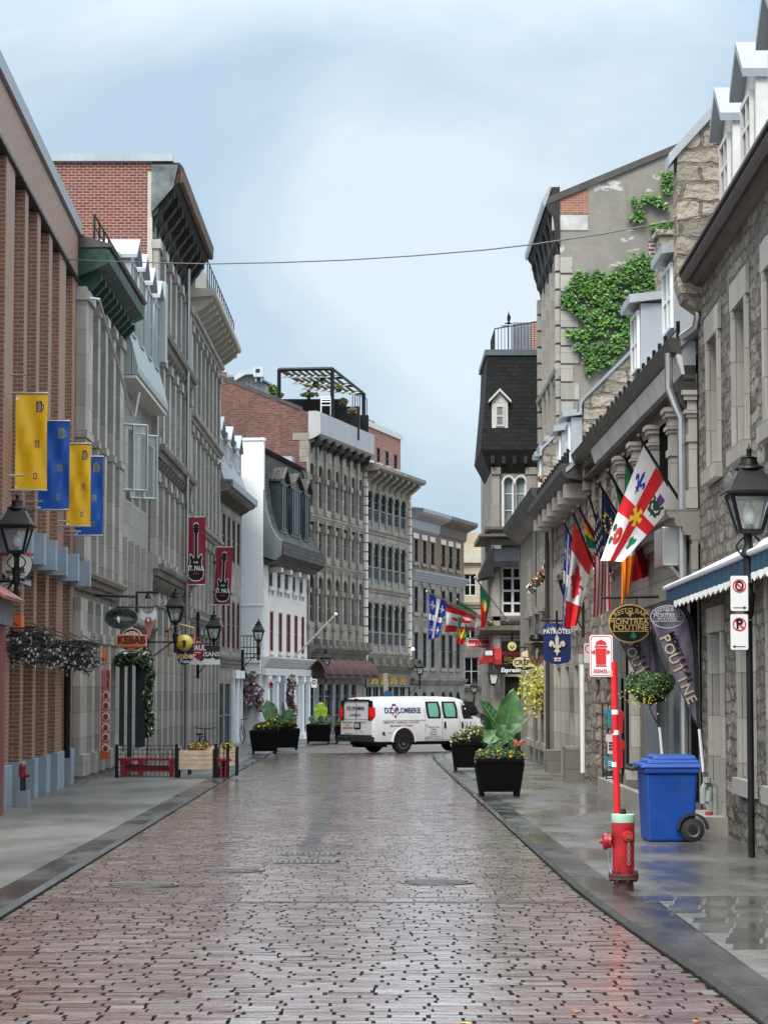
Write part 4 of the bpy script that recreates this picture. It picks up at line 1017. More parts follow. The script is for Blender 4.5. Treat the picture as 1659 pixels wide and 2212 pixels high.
for x in(1195,1184,1174): shed_dormer(b,b.u(x,960,-.3),1.2,ze+.5,ze+1.75,of=-.2)
for x in(1165,):
    m=MB(); uu=b.u(x,1400); m.tube([(uu,-.12,.2),(uu,-.12,ze-.2)],.05,8); b.part(m,'downpipe',M['galv'])
m=MB(); m.tube([(b.L-.2,-.12,.3),(b.L-.2,-.12,ze)],.055,8); b.part(m,'downpipe',M['gutter'])
firewall(b,.0,[(1121,1130),(1180,1075)],4.50,78.5,M['rubble_warm'],M['zinc_pale'],ext=2.0)
b.shell(9,ze,M['stone_b'])
# ---- tall ivy gable building
R5=Bld('ivy_gable_building','tall stone building with patched stucco gable, quoins and dark overhanging cornice',(6.0,90),(6.0,80),g=G(90)-.05)
b=R5
zt=b.z(1200,432); zc=b.z(1200,560)
m=MB(); ops=[(1.2,2.2),(3.4,4.4),(5.6,6.6),(7.8,8.8)]; op=[]
for z0,z1 in((zc-3.4,zc-.9),(zc-7.2,zc-4.6),(zc-11,zc-8.5)): op+=[(a,c,z0,z1) for a,c in ops]
wall(m,0,b.L,-.3,zt,op,.4); b.part(m,'facade_wall',M['stone_a'])
for o in op: window(b,*o[:4],.35,M['greywood'],M['glass'],1,2)
for a in(2.75,4.95,7.15,.0,b.L-.55):
    m=MB(); 
    if 0<a<b.L-1: m.box(a,a+.3,-.16,-.003,1,zc-.4)
    else:
        for k in range(26): m.box(a+.03,a+.52,-.16,-.003,zc-.75-k*.62,zc-.75-k*.62+.54)
    b.part(m,'pilaster' if 0<a<b.L-1 else 'quoin_stack',M['trim'])
m=MB(); stepmould(m,0,b.L,zc-8.2,zc-7.7,.2,2); stepmould(m,0,b.L,zc-4.4,zc-4.0,.2,2); b.part(m,'string_course',M['trim'])
# gable toward the viewer
def gx(x,y): p=at(x,y,80); return (6.0-p.x,p.z-b.g)
g0=gx(1182,440); g1=gx(1478,318)
z00=g0[1]+(g1[1]-g0[1])*(g0[0]/(g0[0]-g1[0])); poly=[(-.0,-.2),(0,z00),(g1[0],g1[1]),(g1[0]-2,g1[1]+.5),(g1[0]-6,g1[1]-1.2),(g1[0]-6,-.2)]
m=MB(); m.prism([(-o,z) for o,z in poly],b.L-.25,b.L+.02,'x'); b.part(m,'stucco_gable',M['stucco'])
m=MB(); m.prism([(-g0[0]-.05,g0[1]-.05),(-g1[0],g1[1]),(-g1[0],g1[1]+.22),(-g0[0]-.05,g0[1]+.2)],b.L-.3,b.L+.12,'x'); b.part(m,'gable_coping',M['gutter'])
q0=gx(1203,415);q1=gx(1270,462); m=MB(); m.prism([(-q0[0],q1[1]),(-q1[0],q1[1]),(-q1[0],gx(1270,404)[1]),(-q0[0],gx(1203,432)[1])],b.L+.005,b.L+.04,'x'); b.part(m,'brick_infill',M['brick_attic'])
q0=gx(1192,464);q1=gx(1270,497); m=MB(); m.box(b.L+.005,b.L+.05,-q0[0],-q1[0],q1[1],q0[1]); b.part(m,'white_render_patch',plain('old_white_render',(.42,.42,.40),.8,var=.25,scale=2,bump=.2))
m=MB(); q0=gx(1400,518);q1=gx(1432,590); m.box(b.L+.005,b.L+.035,-q0[0],-q1[0],q1[1],q0[1]); b.part(m,'brick_patch',masonry('dark_patch_brick',(.06,.03,.025),(.12,.05,.04),(.5,.47,.43),.36,.14,.02))
m=MB()
for k in range(24):
    zz=zc-.85-k*.62; l=.62 if k%2 else .42; m.box(b.L+.003,b.L+.07,.0,l,zz,zz+.54)
b.part(m,'quoin_stack',M['trim'])
m=MB(); mould(m,[(0,zc+.1),(.14,zc+.3),(.24,zc+1.1),(.46,zc+1.4),(.54,zc+1.6),(.52,zc+1.75),(.3,zc+2.1),(0,zt+.05)],-.1,b.L+.1)
for i in range(6): bracket(m,.5+i*(b.L-1)/5,.4,.36,zc+1.3,zc-.4)
b.part(m,'cornice',M['dark_cornice'])
m=MB(); mould(m,[(.52,zc+1.4),(.58,zc+1.5),(.60,zc+1.66),(.32,zc+2.15),(.29,zc+2.08)],-.15,b.L+.14); b.part(m,'cornice_edge',M['galv'])
m=MB(); p0=at(1430,575,80.2);p1=at(1470,700,80.2); m.box(b.L-.5,b.L+.35,p0.x-6,p1.x-6,p1.z-b.g-4,p0.z-b.g); b.part(m,'stone_chimney_breast',M['rubble_warm'])
b.shell(9,zt-.1,M['stone_dark'],u1=b.L-.3)
# ivy on the gable
IV=[[(1212,640),(1245,585),(1285,600),(1330,590),(1360,560),(1400,548),(1418,575),(1418,690),(1400,705),(1350,745),(1320,785),(1275,800),(1262,790),(1265,700),(1240,680),(1212,650)],
 [(1222,718),(1265,712),(1265,728),(1225,730)],[(1235,752),(1265,740),(1300,745),(1270,762)],[(1408,487),(1455,478),(1455,545),(1430,540),(1412,505)],[(1430,368),(1448,368),(1452,420),(1436,418)],
 [(1388,424),(1428,420),(1428,438),(1390,440)],[(1362,425),(1376,430),(1392,462),(1380,468)],[(1360,468),(1388,462),(1384,475),(1358,478)],[(1268,790),(1276,790),(1276,815),(1268,812)],[(1422,440),(1445,444),(1440,452),(1424,450)],
 [(1262,600),(1300,585),(1302,600),(1275,620)]]
rnd=random.Random(3); m=MB()
def leafquad(m,c,n,s,rnd,mi=0):
    n=Vector(n).normalized(); a=n.orthogonal().normalized(); a=(Matrix.Rotation(rnd.uniform(0,6.28),3,n)@a); bq=n.cross(a)
    c=Vector(c); m.add([c-a*s*.5,c+bq*s*.38+n*s*.1,c+a*s*.55-n*s*.12,c-bq*s*.38+n*s*.1],[(0,1,2,3)],mi)
holes=[(rnd.uniform(1215,1415),rnd.uniform(590,790),rnd.uniform(4,12)) for _ in range(46)]
for pi,P in enumerate(IV):
    x0=min(p[0] for p in P);x1=max(p[0] for p in P);y0=min(p[1] for p in P);y1=max(p[1] for p in P)
    n=int((x1-x0)*(y1-y0)*.42)
    for _ in range(n):
        x=rnd.uniform(x0-2,x1+2);y=rnd.uniform(y0-2,y1+2)
        j=7*math.sin(x*.33+y*.21)+5*math.sin(y*.55-x*.2)+3*math.sin(x*.9-y*.4)
        if not inpoly(x+j*.6,y+j*.7,P): continue
        if pi==0 and any(abs(x-h[0])<h[2]*1.6 and abs(y-h[1])<h[2]*.7 for h in holes) and rnd.random()<.92: continue
        if pi==0 and math.sin(x*.21+1.3)*math.sin(y*.17+.4)+.6*math.sin(x*.47-y*.39)<-.62+.25*rnd.random(): continue
        p=at(x,y,80-rnd.uniform(.1,.32)); leafquad(m,p,(rnd.uniform(-.6,.3),-1,rnd.uniform(.2,1.1)),rnd.uniform(.09,.19),rnd,0 if rnd.random()<.72 else (1 if rnd.random()<.6 else 2))
LG=[plain('ivy_leaf',(.055,.15,.024),.45,0,.35,2),plain('young_ivy_leaf',(.13,.25,.035),.45,0,.25,2),plain('deep_ivy_leaf',(.02,.055,.014),.5,0,.3,2)]
p=at(1320,790,80)
o=m.build('ivy',LG,None,uv=False); o.location=(0,0,0); tag(o,'green ivy climbing in patches over the stucco gable wall','climbing plant')
# ---- corner tower with black mansard
R6=Bld('black_mansard_tower','slim corner building with black shingled mansard, arched windows and roof railing',(4.10,91),(6.6,91),g=G(91)-.05)
b=R6
def c6(x,y): return at(x,y,91)
def ux(x,y=1300): return c6(x,y).x-4.10
def uz(y,x=1100): return c6(x,y).z-b.g
b.L=c6(1200,1300).x-4.10
zt6=uz(765,1100); zb6=uz(975)
arch=[(ux(1089),ux(1110),uz(1138),uz(1030)),(ux(1115),ux(1137),uz(1138),uz(1030))]
big=[(ux(1081),ux(1134),uz(1330),uz(1222))]
door=[(ux(1090),ux(1141),.0,uz(1462))]
m=MB(); wall(m,0,b.L,-.3,zb6+.3,arch+big+door,.3)
for o in arch: archfill(m,o[0],o[1],o[3]-.28,o[3],.3)
m.quad((0,9,-.3),(0,0,-.3),(0,0,zb6+.3),(0,9,zb6+.3)); b.part(m,'wall',M['stone_b'])
for o in arch: window(b,*o[:4],.2,M['white'],M['glass_pale'],1,3,ft=.05,bars=.02)
for o in arch:
    m=MB(); c=(o[0]+o[1])/2;r=(o[1]-o[0])/2
    m.tube([(c+(r+.04)*math.cos(math.pi*k/10),-.02,o[3]-.28+.3*math.sin(math.pi*k/10)) for k in range(11)],.045,6); m.box(o[0]-.07,o[0],-.05,-.003,o[2]-.05,o[3]-.28); m.box(o[1],o[1]+.07,-.05,-.003,o[2]-.05,o[3]-.28); b.part(m,'arched_surround',M['white'])
window(b,*big[0],.15,M['white'],M['glass'],2,4,ft=.12,bars=.05)
m=MB(); m.box(door[0][0],door[0][1],.25,.29,-.2,door[0][3]); b.part(m,'dark_doorway',M['void'])
for x0,x1 in((1064,1080),(1138,1160)):
    m=MB(); a,c=ux(x0),ux(x1); m.box(a-.0,c,-.14,-.003,uz(1600),uz(1195)); m.box(a-.04,c+.04,-.2,-.004,uz(1195),uz(1178)); m.box(a,c,-.12,-.003,uz(1140),uz(1025)); m.box(a-.04,c+.04,-.18,-.004,uz(1025),uz(1010)); b.part(m,'corner_pilaster',M['trim'])
def ringmould(name,y0,y1,out,mat):
    m=MB(); z0,z1=uz(y1),uz(y0); mould(m,[(-.02,z0),(out*.5,z0+.03),(out,(z0+z1)/2),(out,z1),(-.02,z1)],-out,b.L); m.box(-out,-.004,.0,5,z0,z1); b.part(m,name,mat)
ringmould('string_course',1155,1165,.45,M['stone_dark']); ringmould('string_course',1352,1372,.45,M['stone_dark']); ringmould('sill_course',1138,1150,.2,M['stone_a']); ringmould('sill_course',1332,1350,.14,M['stone_a'])
# mansard: four sided flare
L_=ux(1037,970);T_=ux(1052,770)
zb,ztp=uz(972),uz(768)
def ring(l,f,z,d): return [(l,-f,z),(b.L+.4,-f,z),(b.L+.4,d,z),(l,d,z)]
rs=[ring(L_+.42,-.02,zb-.95,5.2),ring(L_,.55,zb-.05,6),ring(L_+.02,.53,zb+.1,6),ring(L_+.12,.36,zb+1.2,5.9),ring(T_-.04,.2,zb+2.6,5.8),ring(T_,.1,ztp,5.7)]
m=MB(); vs=[p for r_ in rs[1:] for p in r_]; fs=[]
for i in range(4):
    for j in range(4): k=(j+1)%4; fs.append((i*4+j,i*4+k,(i+1)*4+k,(i+1)*4+j))
fs.append((16,17,18,19)); m.add(vs,fs); b.part(m,'mansard_roof',M['shingle_black'])
m=MB(); vs=[p for r_ in rs[:2] for p in r_]; m.add(vs,[(j,(j+1)%4,4+(j+1)%4,4+j) for j in range(4)])
for i in range(6): m.box(.0+i*.42,.14+i*.42,-.42,-.02,zb-.55,zb-.15)
b.part(m,'mansard_soffit',M['dark_cornice'])
m=MB(); mould(m,[(-.1,ztp),(.16,ztp),(.18,ztp+.22),(-.1,ztp+.22)],T_-.08,b.L+.4); m.box(T_-.09,T_-.0,-.0,5.7,ztp,ztp+.22); b.part(m,'roof_curb',M['greywood'])
dormer(b,ux(1080),.62,uz(932),uz(872),M['offwhite'],M['offwhite'],b.root,of=.42,depth=.8,ph=.42,gm=M['glass_pale'],nx=1,nz=2)
m=MB(); zr_=ztp+.22
for i in range(15):
    x=ux(1071)+i*(ux(1172)-ux(1071))/14; m.tube([(x,.1,zr_),(x,.1,zr_+.85+.02*i)],.012,5)
m.tube([(ux(1071),.1,zr_+.85),(ux(1172),.1,zr_+1.15)],.025,5)
for i in range(8): m.tube([(ux(1071),.1+i*.5,zr_),(ux(1071),.1+i*.5,zr_+.85)],.012,5)
m.tube([(ux(1071),.1,zr_+.85),(ux(1071),3.6,zr_+.85)],.02,5); b.part(m,'roof_railing',M['iron'])
m=MB(); m.box(ux(1116),ux(1175),1.5,3.2,zr_,uz(683)); o=b.part(m,'roof_access_box',M['zinc']); 
m=MB(); m.box(ux(1156),ux(1180),1.2,1.49,zr_,uz(683)); b.part(m,'brick_chimney',masonry('orange_chimney_brick',(.40,.10,.05),(.48,.15,.08),(.6,.5,.42),.24,.09,.02))
m=MB(); x=ux(1104); m.tube([(x,1,zr_),(x,1,uz(664))],.015,5)
m.tube([(x-.28,1,uz(695)),(x+.28,1,uz(695))],.02,5); m.tube([(x-.14,1,uz(690)),(x+.14,1,uz(690))],.03,5); m.ball((x,1,uz(687)),.06,8); m.prism([(x-.05,uz(684)),(x+.06,uz(684)),(x+.09,uz(676)),(x+.02,uz(668)),(x,uz(662)),(x-.06,uz(676))],.98,1.02,'y'); b.part(m,'weather_vane',M['iron'])
# black awning wrapping the corner
m=MB(); z1=uz(1178);z2=uz(1215);z3=uz(1228)
m.prism([(-.0,z1),(-.95,z2),(-.95,z3),(0,z3+.1)],ux(1066),ux(1136),'x')
m.prism([(ux(1066),z1),(ux(1038),z2-.35),(ux(1038),z3-.4),(ux(1066),z3-.3)],-.4,2.6,'y'); b.part(m,'black_awning',M['canvas_black'])
m=MB(); z1=uz(1396);z2=uz(1425);z3=uz(1436); m.prism([(ux(1064),z1+.05),(ux(1038),z2),(ux(1038),z3),(ux(1064),z3+.1)],-.3,2.4,'y'); m.prism([(0,z1),(-.8,z2),(-.8,z3),(0,z3)],ux(1066),ux(1084),'x'); b.part(m,'red_awning',M['canvas_red'])
b.shell(8,zb6,M['stone_a'],u0=.03)
# ================================================================ ground
LK=[(5,-2.9),(12,-2.95),(19.3,-3.12),(45,-3.5),(60,-3.7),(72,-3.85),(80,-3.9),(87,-3.84),(92,-3.62),(99,-2.6),(105,-1.4),(112,.2),(125,3.4),(140,8.5)]
RK=[(5,2.2),(12.5,2.08),(15.4,2.01),(18,1.91),(22,1.80),(40,1.71),(60,1.60),(70,1.56),(76,1.58),(80,1.68),(83,1.95),(85.5,2.5),(87,3.2),(88,4.4),(88.3,6.5)]
def ip(P,Y):
    for (a,x),(b_,z) in zip(P,P[1:]):
        if a<=Y<=b_: return x+(z-x)*(Y-a)/(b_-a)
    return P[0][1] if Y<P[0][0] else P[-1][1]
def paver_mat():
    t=NT('wet_brick_paver'); g=t.new('ShaderNodeNewGeometry'); p=g.outputs['Position']; ri=g.outputs['Random Per Island']
    c=t.ramp(ri,[(0,(.17,.075,.063)),(.25,(.245,.132,.114)),(.5,(.275,.186,.168)),(.75,(.31,.26,.24)),(1,(.225,.165,.155))])
    n=t.noise(p,7,5,.65); c=t.mix(c,t.mix((.55,.55,.55),(1.3,1.3,1.3),n),1,'MULTIPLY')
    big=t.noise(t.mapping(p,(.55,.3,1)),1,4,.6)
    c=t.mix(c,(.20,.19,.18),t.ramp(t.noise(t.mapping(p,(1.8,3,1)),1,4),[(.58,0),(.75,.55)]))
    mul=t.new('ShaderNodeMath',operation='MULTIPLY_ADD'); t.link(ri,mul.inputs[0]); mul.inputs[1].default_value=.12
    t.link(t.ramp(big,[(.35,.09),(.68,.22)]),mul.inputs[2])
    nb=t.bump(t.noise(p,26,4,.6),.22,.012); nb=t.bump(t.noise(p,5,3),.18,.03,nb)
    t.b.inputs['Coat Weight'].default_value=1.0; t.b.inputs['Coat IOR'].default_value=1.6; t.b.inputs['Coat Roughness'].default_value=.13; t.link(nb,t.b.inputs['Coat Normal'])
    return t.out(c,mul.outputs[0],nb,0,.7)
def grout():
    t=NT('wet_joint_sand'); p=t.pos(); n=t.noise(p,30,3)
    return t.out(t.mix((.012,.011,.011),(.05,.045,.042),n),.65,t.bump(n,.5,.02),0,.25)
def farpave():
    t=NT('far_brick_paving'); p=t.pos()
    b=t.new('ShaderNodeTexBrick'); t.link(t.mapping(p,(1,1,1)),b.inputs['Vector']); b.inputs['Scale'].default_value=1; b.inputs['Brick Width'].default_value=.3; b.inputs['Row Height'].default_value=.13
    b.inputs['Color1'].default_value=(.12,.08,.075,1); b.inputs['Color2'].default_value=(.2,.16,.15,1); b.inputs['Mortar'].default_value=(.05,.045,.04,1); b.inputs['Mortar Size'].default_value=.01
    return t.out(b.outputs['Color'],t.ramp(t.noise(p,.8,4),[(.3,.25),(.7,.45)]),t.bump(b.outputs['Fac'],.4,.01),0,.5)
def wetstone(name,c1,c2,r0,r1,scale=1.0,speck=60,bs=.15):
    t=NT(name); p=t.pos(); n=t.noise(t.mapping(p,(.9*scale,.35*scale,1)),1,5,.62); f=t.noise(p,speck,3,.7)
    wet=t.ramp(n,[(.42,0),(.60,1)])
    c=t.mix(c1,c2,wet); c=t.mix(c,t.mix((.62,.62,.62),(1.35,1.35,1.35),f),1,'MULTIPLY')
    return t.out(c,t.ramp(n,[(.40,r0),(.60,r1)]),t.bump(f,bs,.006),0,.5)
MP=paver_mat(); MG=grout(); MF=farpave()
M['concrete']=wetstone('damp_concrete',(.082,.079,.072),(.112,.108,.098),.28,.46,.6,38,.3)
M['concrete_wet']=wetstone('wet_concrete',(.078,.074,.068),(.118,.113,.104),.15,.42)
M['granite']=wetstone('wet_granite_kerb',(.030,.029,.028),(.050,.048,.045),.13,.34,1.2,45)
def slabmat():
    t=NT('wet_stone_sett'); g=t.new('ShaderNodeNewGeometry'); p=g.outputs['Position']; ri=g.outputs['Random Per Island']
    c=t.ramp(ri,[(0,(.04,.04,.038)),(.5,(.065,.065,.06)),(1,(.095,.092,.085))])
    n=t.noise(p,1.4,4); 
    return t.out(c,t.ramp(n,[(.38,.09),(.66,.28)]),t.bump(t.noise(p,14,4),.08,.01),0,.5)
MS=slabmat()
rnd=random.Random(11); m=MB()
Y=12.0; row=0
m.v=[];
while Y<84:
    pitch=.128*rnd.uniform(.94,1.06); gap=.013 if Y<21.1 else .010; hj=(.026 if Y<21.1 else (.018 if Y<32 else .012))*rnd.uniform(.55,1.1)
    y0,y1=Y+gap/2,Y+pitch-gap/2
    xl,xr=ip(LK,Y)+.02,ip(RK,Y)-.02
    x=xl-rnd.uniform(0,.25)
    while x<xr:
        L=rnd.choice((.17,.19,.22,.25,.28,.31))*rnd.uniform(.93,1.07)
        a,c=max(x,xl),min(x+L,xr)
        if c-a>.04:
            z=G((y0+y1)/2)+rnd.gauss(0,.0007); tx=rnd.gauss(0,.003)*(c-a); ty=rnd.gauss(0,.004)*(y1-y0)
            e=.0
            q=[(a+e,y0+e,z-tx-ty),(c-e,y0+e,z+tx-ty),(c-e,y1-e,z+tx+ty),(a+e,y1-e,z-tx+ty)]
            d_=.010*(1+.8*rnd.random()); q+=[(a,y0+d_,q[0][2]+.0006),(c,y0+d_,q[1][2]+.0006)]; s_=[(u_,v_,z-.05) for u_,v_,_ in q[:4]]  # front edge strip coloured darker, for joint dirt and shade of rounded edges
            m.add(q+s_,[(4,5,2,3),(0,1,5,4),(6,7,1,0),(7,8,2,5,1),(8,9,3,2),(9,6,0,4,3)],0); m.m[-5:]=[3,1,1,1,1]
        x+=L+hj
    Y+=pitch
def strip(m,P,o0,o1,dz,y0,y1,mi=0,step=1.5):
    ys=sorted({y0,y1,*[p[0] for p in P if y0<p[0]<y1],*[y0+step*i for i in range(int((y1-y0)/step)+1)]})
    for a,c in zip(ys,ys[1:]):
        m.quad((ip(P,a)+o0,a,G(a)+dz),(ip(P,a)+o1,a,G(a)+dz),(ip(P,c)+o1,c,G(c)+dz),(ip(P,c)+o0,c,G(c)+dz),mi)
strip(m,LK,-.3,6.2,-.03,4,84.2,1)
m.quad((-16,84,G(84)-.006),(30,84,G(84)-.006),(30,175,G(175)-.006),(-16,175,G(175)-.006),2)
# strip before the first paver row, beyond the frame
m.quad((-3,-6,G(-6)),(2.2,-6,G(-6)),(2.2,12,G(12)),(-3,12,G(12)),2)
struct(m.build('road',[MP,MG,MF,plain('dirty_shaded_edge',(.12,.085,.078),.3,0,.4,20)],None,uv=False))
m=MB(); m.quad((-300,-60,G(-60)-.2),(300,-60,G(-60)-.2),(300,600,G(600)-.2),(-300,600,G(600)-.2)); struct(m.build('ground',M['rooftop']))
KS=.055
def kerbline(P,sgn,name,ys):
    m=MB(); W_=.36
    for a,c in zip(ys,ys[1:]):
        e=.006; a2=a+e;c2=c-e
        xa,xc=ip(P,a2),ip(P,c2); za,zc=G(a2)+KS,G(c2)+KS; b_=.035
        q=[(xa,a2,za-.13),(xc,c2,zc-.13),(xa,a2,za-b_),(xc,c2,zc-b_),(xa+sgn*b_,a2,za),(xc+sgn*b_,c2,zc),(xa+sgn*W_,a2,za),(xc+sgn*W_,c2,zc),(xa+sgn*W_,a2,za-.13),(xc+sgn*W_,c2,zc-.13)]
        fs=[(0,1,3,2),(2,3,5,4),(4,5,7,6),(6,7,9,8),(0,2,4,6,8),(9,7,5,3,1)]
        if sgn>0: fs=[f[::-1] for f in fs]
        m.add(q,fs)
    struct(m.build(name,M['granite'],None,uv=False))
ys=[5+1.35*i for i in range(61)]; kerbline(LK,-1,'kerb_west',ys+[92+1.0*i for i in range(1,30)])
kerbline(RK,1,'kerb_east',[5+1.35*i for i in range(52)]+[75.8,77,78.2,79.3,80.4,81.4,82.3,83.2,84,84.7,85.3,85.9,86.4,86.8,87.2])
# pavements
m=MB(); ya=[-6,5,21,45,60,72,80,87,92,99,105,112,125,140]
def slab(m,P,o,far,dz,y0,y1,mi,joint):
    ys=[y0]
    while ys[-1]<y1-.4: ys.append(min(y1,ys[-1]+joint))
    for a,c in zip(ys,ys[1:]):
        c_=c-.012; n=3
        for k in range(n):
            p=a+(c_-a)*k/n;q=a+(c_-a)*(k+1)/n
            pts=[(ip(P,p)+o,p,G(p)+dz),(far,p,G(p)+dz),(far,q,G(q)+dz),(ip(P,q)+o,q,G(q)+dz)]
            if o<0: pts=pts[::-1]
            m.quad(*pts,mi)
slab(m,LK,-.365,-9.5,KS-.003,-6,135,0,6.2)
mm_=MB(); mm_.v+=m.v; mm_.f+=m.f; mm_.m+=m.m; mm_.sm+=m.sm
mm_.quad((-9.5,-6,G(-6)-.07),(-3.2,-6,G(-6)-.07),(-3.2,80,G(80)-.07),(-9.5,80,G(80)-.07),1)
struct(mm_.build('sidewalk_west',[M['concrete'],MG],None,uv=False))
m=MB()
slab(m,RK,.365,9.5,KS-.003,21.1,88,0,4.7)
m.quad((2.3,-6,G(-6)-.07),(9.5,-6,G(-6)-.07),(9.5,88,G(88)-.07),(2.3,88,G(88)-.07),1)
m.quad((9,40,G(40)+KS-.01),(30,40,G(40)+KS-.01),(30,88,G(88)+KS-.01),(9,88,G(88)+KS-.01),0)
struct(m.build('sidewalk_east',[M['concrete_wet'],MG],None,uv=False))
# wet setts of the crossing in front of the hydrant
m=MB(); rnd=random.Random(5); tn=math.tan(R(9))
yy=4.0
while yy<21.05:
    h=.40*rnd.uniform(.9,1.1)
    if yy+h>21.09:h=21.09-yy
    xx=1.6+(yy-8)*tn-3
    while xx<9:
        w_=.27*rnd.uniform(.95,1.05)
        lim=ip(RK,yy)+.37
        if xx>lim:
            z=G(yy)+KS+.003+rnd.gauss(0,.0008); g_=.012
            s1=h*tn
            m.add([(xx+g_,yy+g_,z),(xx+w_-g_,yy+g_,z),(xx+w_+s1-g_,yy+h-g_,z),(xx+s1+g_,yy+h-g_,z),(xx,yy,z-.04),(xx+w_,yy,z-.04),(xx+w_+s1,yy+h,z-.04),(xx+s1,yy+h,z-.04)],[(0,1,2,3),(4,5,1,0),(5,6,2,1),(6,7,3,2),(7,4,0,3)],0)
        xx+=w_
    yy+=h
    if h<.1:break
strip(m,RK,.365,.66,KS-.004,4,21.08,2)
m.quad((2.35,-6,G(-6)+KS+.0012),(9,-6,G(-6)+KS+.0012),(9,21.09,G(21.09)+KS+.0012),(2.35,21.09,G(21.09)+KS+.0012),1)  # joint bed coloured paler, the sheen of wet mortar put into the colour
struct(m.build('crossing_pavement',[MS,plain('wet_mortar_sheen',(.13,.127,.118),.3,0,.2,8),M['granite']],None,uv=False))
# seam across the road, drainage channel, drains and manholes
m=MB(); m.box(ip(LK,21.1)+.02,ip(RK,21.1)-.02,21.05,21.15,G(21.1)-.03,G(21.1)+.0035); struct(m.build('road_line',M['granite'],None,uv=False))
def chanX(Y): 
    P=[(20,-1.0),(27,-.9),(34,-.93),(45,-1.0),(60,-1.2),(75,-1.45),(82,-1.3)]
    return ip(P,Y)
rnd=random.Random(8); m=MB(); Y=28.0
while Y<82:
    x=chanX(Y); w_=.08+.06*rnd.random()
    z=G(Y)+.0045
    m.quad((x-w_,Y,z),(x+w_,Y,z),(x+w_+rnd.uniform(-.03,.03),Y+.07,z),(x-w_+rnd.uniform(-.03,.03),Y+.07,z)); Y+=rnd.uniform(.1,.2)
struct(m.build('road_strip',wetstone('dark_wet_cobble',(.03,.027,.025),(.06,.052,.048),.3,.5,3),None,uv=False))
iron_wet=plain('wet_cast_iron',(.13,.115,.108),.3,.3,.3,12,bump=.2)
for i,(x,y,lab) in enumerate(((668,1843,'cast iron drain grate further up the channel of the two'),(663,1860,'cast iron drain grate closer to the big manholes of the two'))):
    Y=CZ*F/(y-1520); p=at(x,y,Y); r=empty('drain_grate',(p.x,Y,G(Y)+.004),lab,'drain grate',0,'drain grates in the road'); m=MB(); gm=MB()
    wd=.36
    m.box(-wd,wd,-.16,-.13,0,.008);m.box(-wd,wd,.13,.16,0,.008);m.box(-wd,-wd+.03,-.13,.13,0,.008);m.box(wd-.03,wd,-.13,.13,0,.008)
    for k in range(11): m.box(-wd+.05+k*.064,-wd+.082+k*.064,-.13,.13,.0,.008)
    m.build('grate',plain('pale_worn_iron',(.16,.16,.16),.3,.5,.3,12),r,uv=False); gm.quad((-wd,-.13,.0005),(wd,-.13,.0005),(wd,.13,.0005),(-wd,.13,.0005)); gm.build('drain_opening',M['void'],r,uv=False)
for x,y,ry,lab in((306,1909,.36,'round manhole cover toward the brick building side of the street'),(943,1903,.36,'round manhole cover toward the hydrant side of the street'),(500,1878,.34,'round manhole cover halfway between the drains and the kerb')):
    Y=CZ*F/(y-1520); p=at(x,y,Y); r=empty('manhole_cover',(p.x,Y,G(Y)+.005),lab,'manhole cover',0,'manhole covers in the road'); m=MB()
    m.lathe([(ry,0),(ry,.006),(ry-.04,.006),(ry-.045,.001)],n=36); m.build('ring',iron_wet,r,uv=False)
    m=MB(); m.lathe([(.01,.003),(ry-.05,.003)],n=36)
    for k in range(-5,6):
        w_=math.sqrt(max(0,(ry-.07)**2-(k*.055)**2)); m.box(-w_,w_,k*.055-.012,k*.055+.012,.0035,.007)
    m.build('lid',iron_wet,r,uv=False)
# a few fallen leaves
rnd=random.Random(21)
lf=[plain('fallen_brown_leaf',(.30,.12,.03),.6),plain('fallen_yellow_leaf',(.5,.3,.05),.6)]
lsp=['lying near the bottom corner by the east kerb','lying alone in the middle of the road','with curled edge beside the first rows of pavers','lying close to the granite kerb','lying between the two others']
for i,(x,y) in enumerate(((1505,2200),(1592,2150),(1390,2190),(1005,2206),(1246,2178))):
    Y=CZ*F/(y-1520); p=at(x,y,Y); m=MB(); s_=.045
    m.add([(-s_,0,0),(0,-s_*.6,.012),(s_*1.1,0,.004),(0,s_*.55,.014)],[(0,1,2,3)]); o=m.build('fallen_leaf',lf[i%2],None,uv=False,loc=(p.x,Y,G(Y)+.006)); o.rotation_euler=(0,0,rnd.uniform(0,6))
    tag(o,('orange brown','yellow','brown','pale brown','ochre')[i]+' fallen leaf '+lsp[i],'leaf','fallen leaves on the road')
# ================================================================ lamps, signs, banners
class Card:
    """flat frontal thing drawn in photo units: k metres per unit, x right, z up, facing the viewer (-y)"""
    def __init__(s,name,cx,cy,Y,label,cat,group=None,rz=0):
        p=at(cx,cy,Y); s.k=Y/F; s.root=empty(name,p,label,cat,rz,group); s.cx=cx; s.cy=cy
    def P(s,pts): return [((x-s.cx)*s.k,(s.cy-y)*s.k) for x,y in pts]
    def plate(s,name,pts,mat,y0=0,th=.04,parent=None):
        m=MB(); m.prism(s.P(pts),y0,y0+th,'y'); return m.build(name,mat,parent or s.root,uv=False)
    def rod(s,m,pts,r,n=6,mi=0):
        m.tube([((x-s.cx)*s.k,y,(s.cy-z)*s.k) for x,y,z in pts],r,n,mi)
    def text(s,string,size,x,y,mat,dy=-.012,bold=0,sx=1,shear=0,arc=None,name='lettering',parent=None,align='CENTER'):
        m=MB(); text_mesh(m,string,size*s.k*1.38,(x-s.cx)*s.k,(s.cy-y)*s.k,dy,0,align,bold,.006,sx,shear,None if arc is None else arc*s.k)
        return m.build(name,mat,parent or s.root,uv=False)
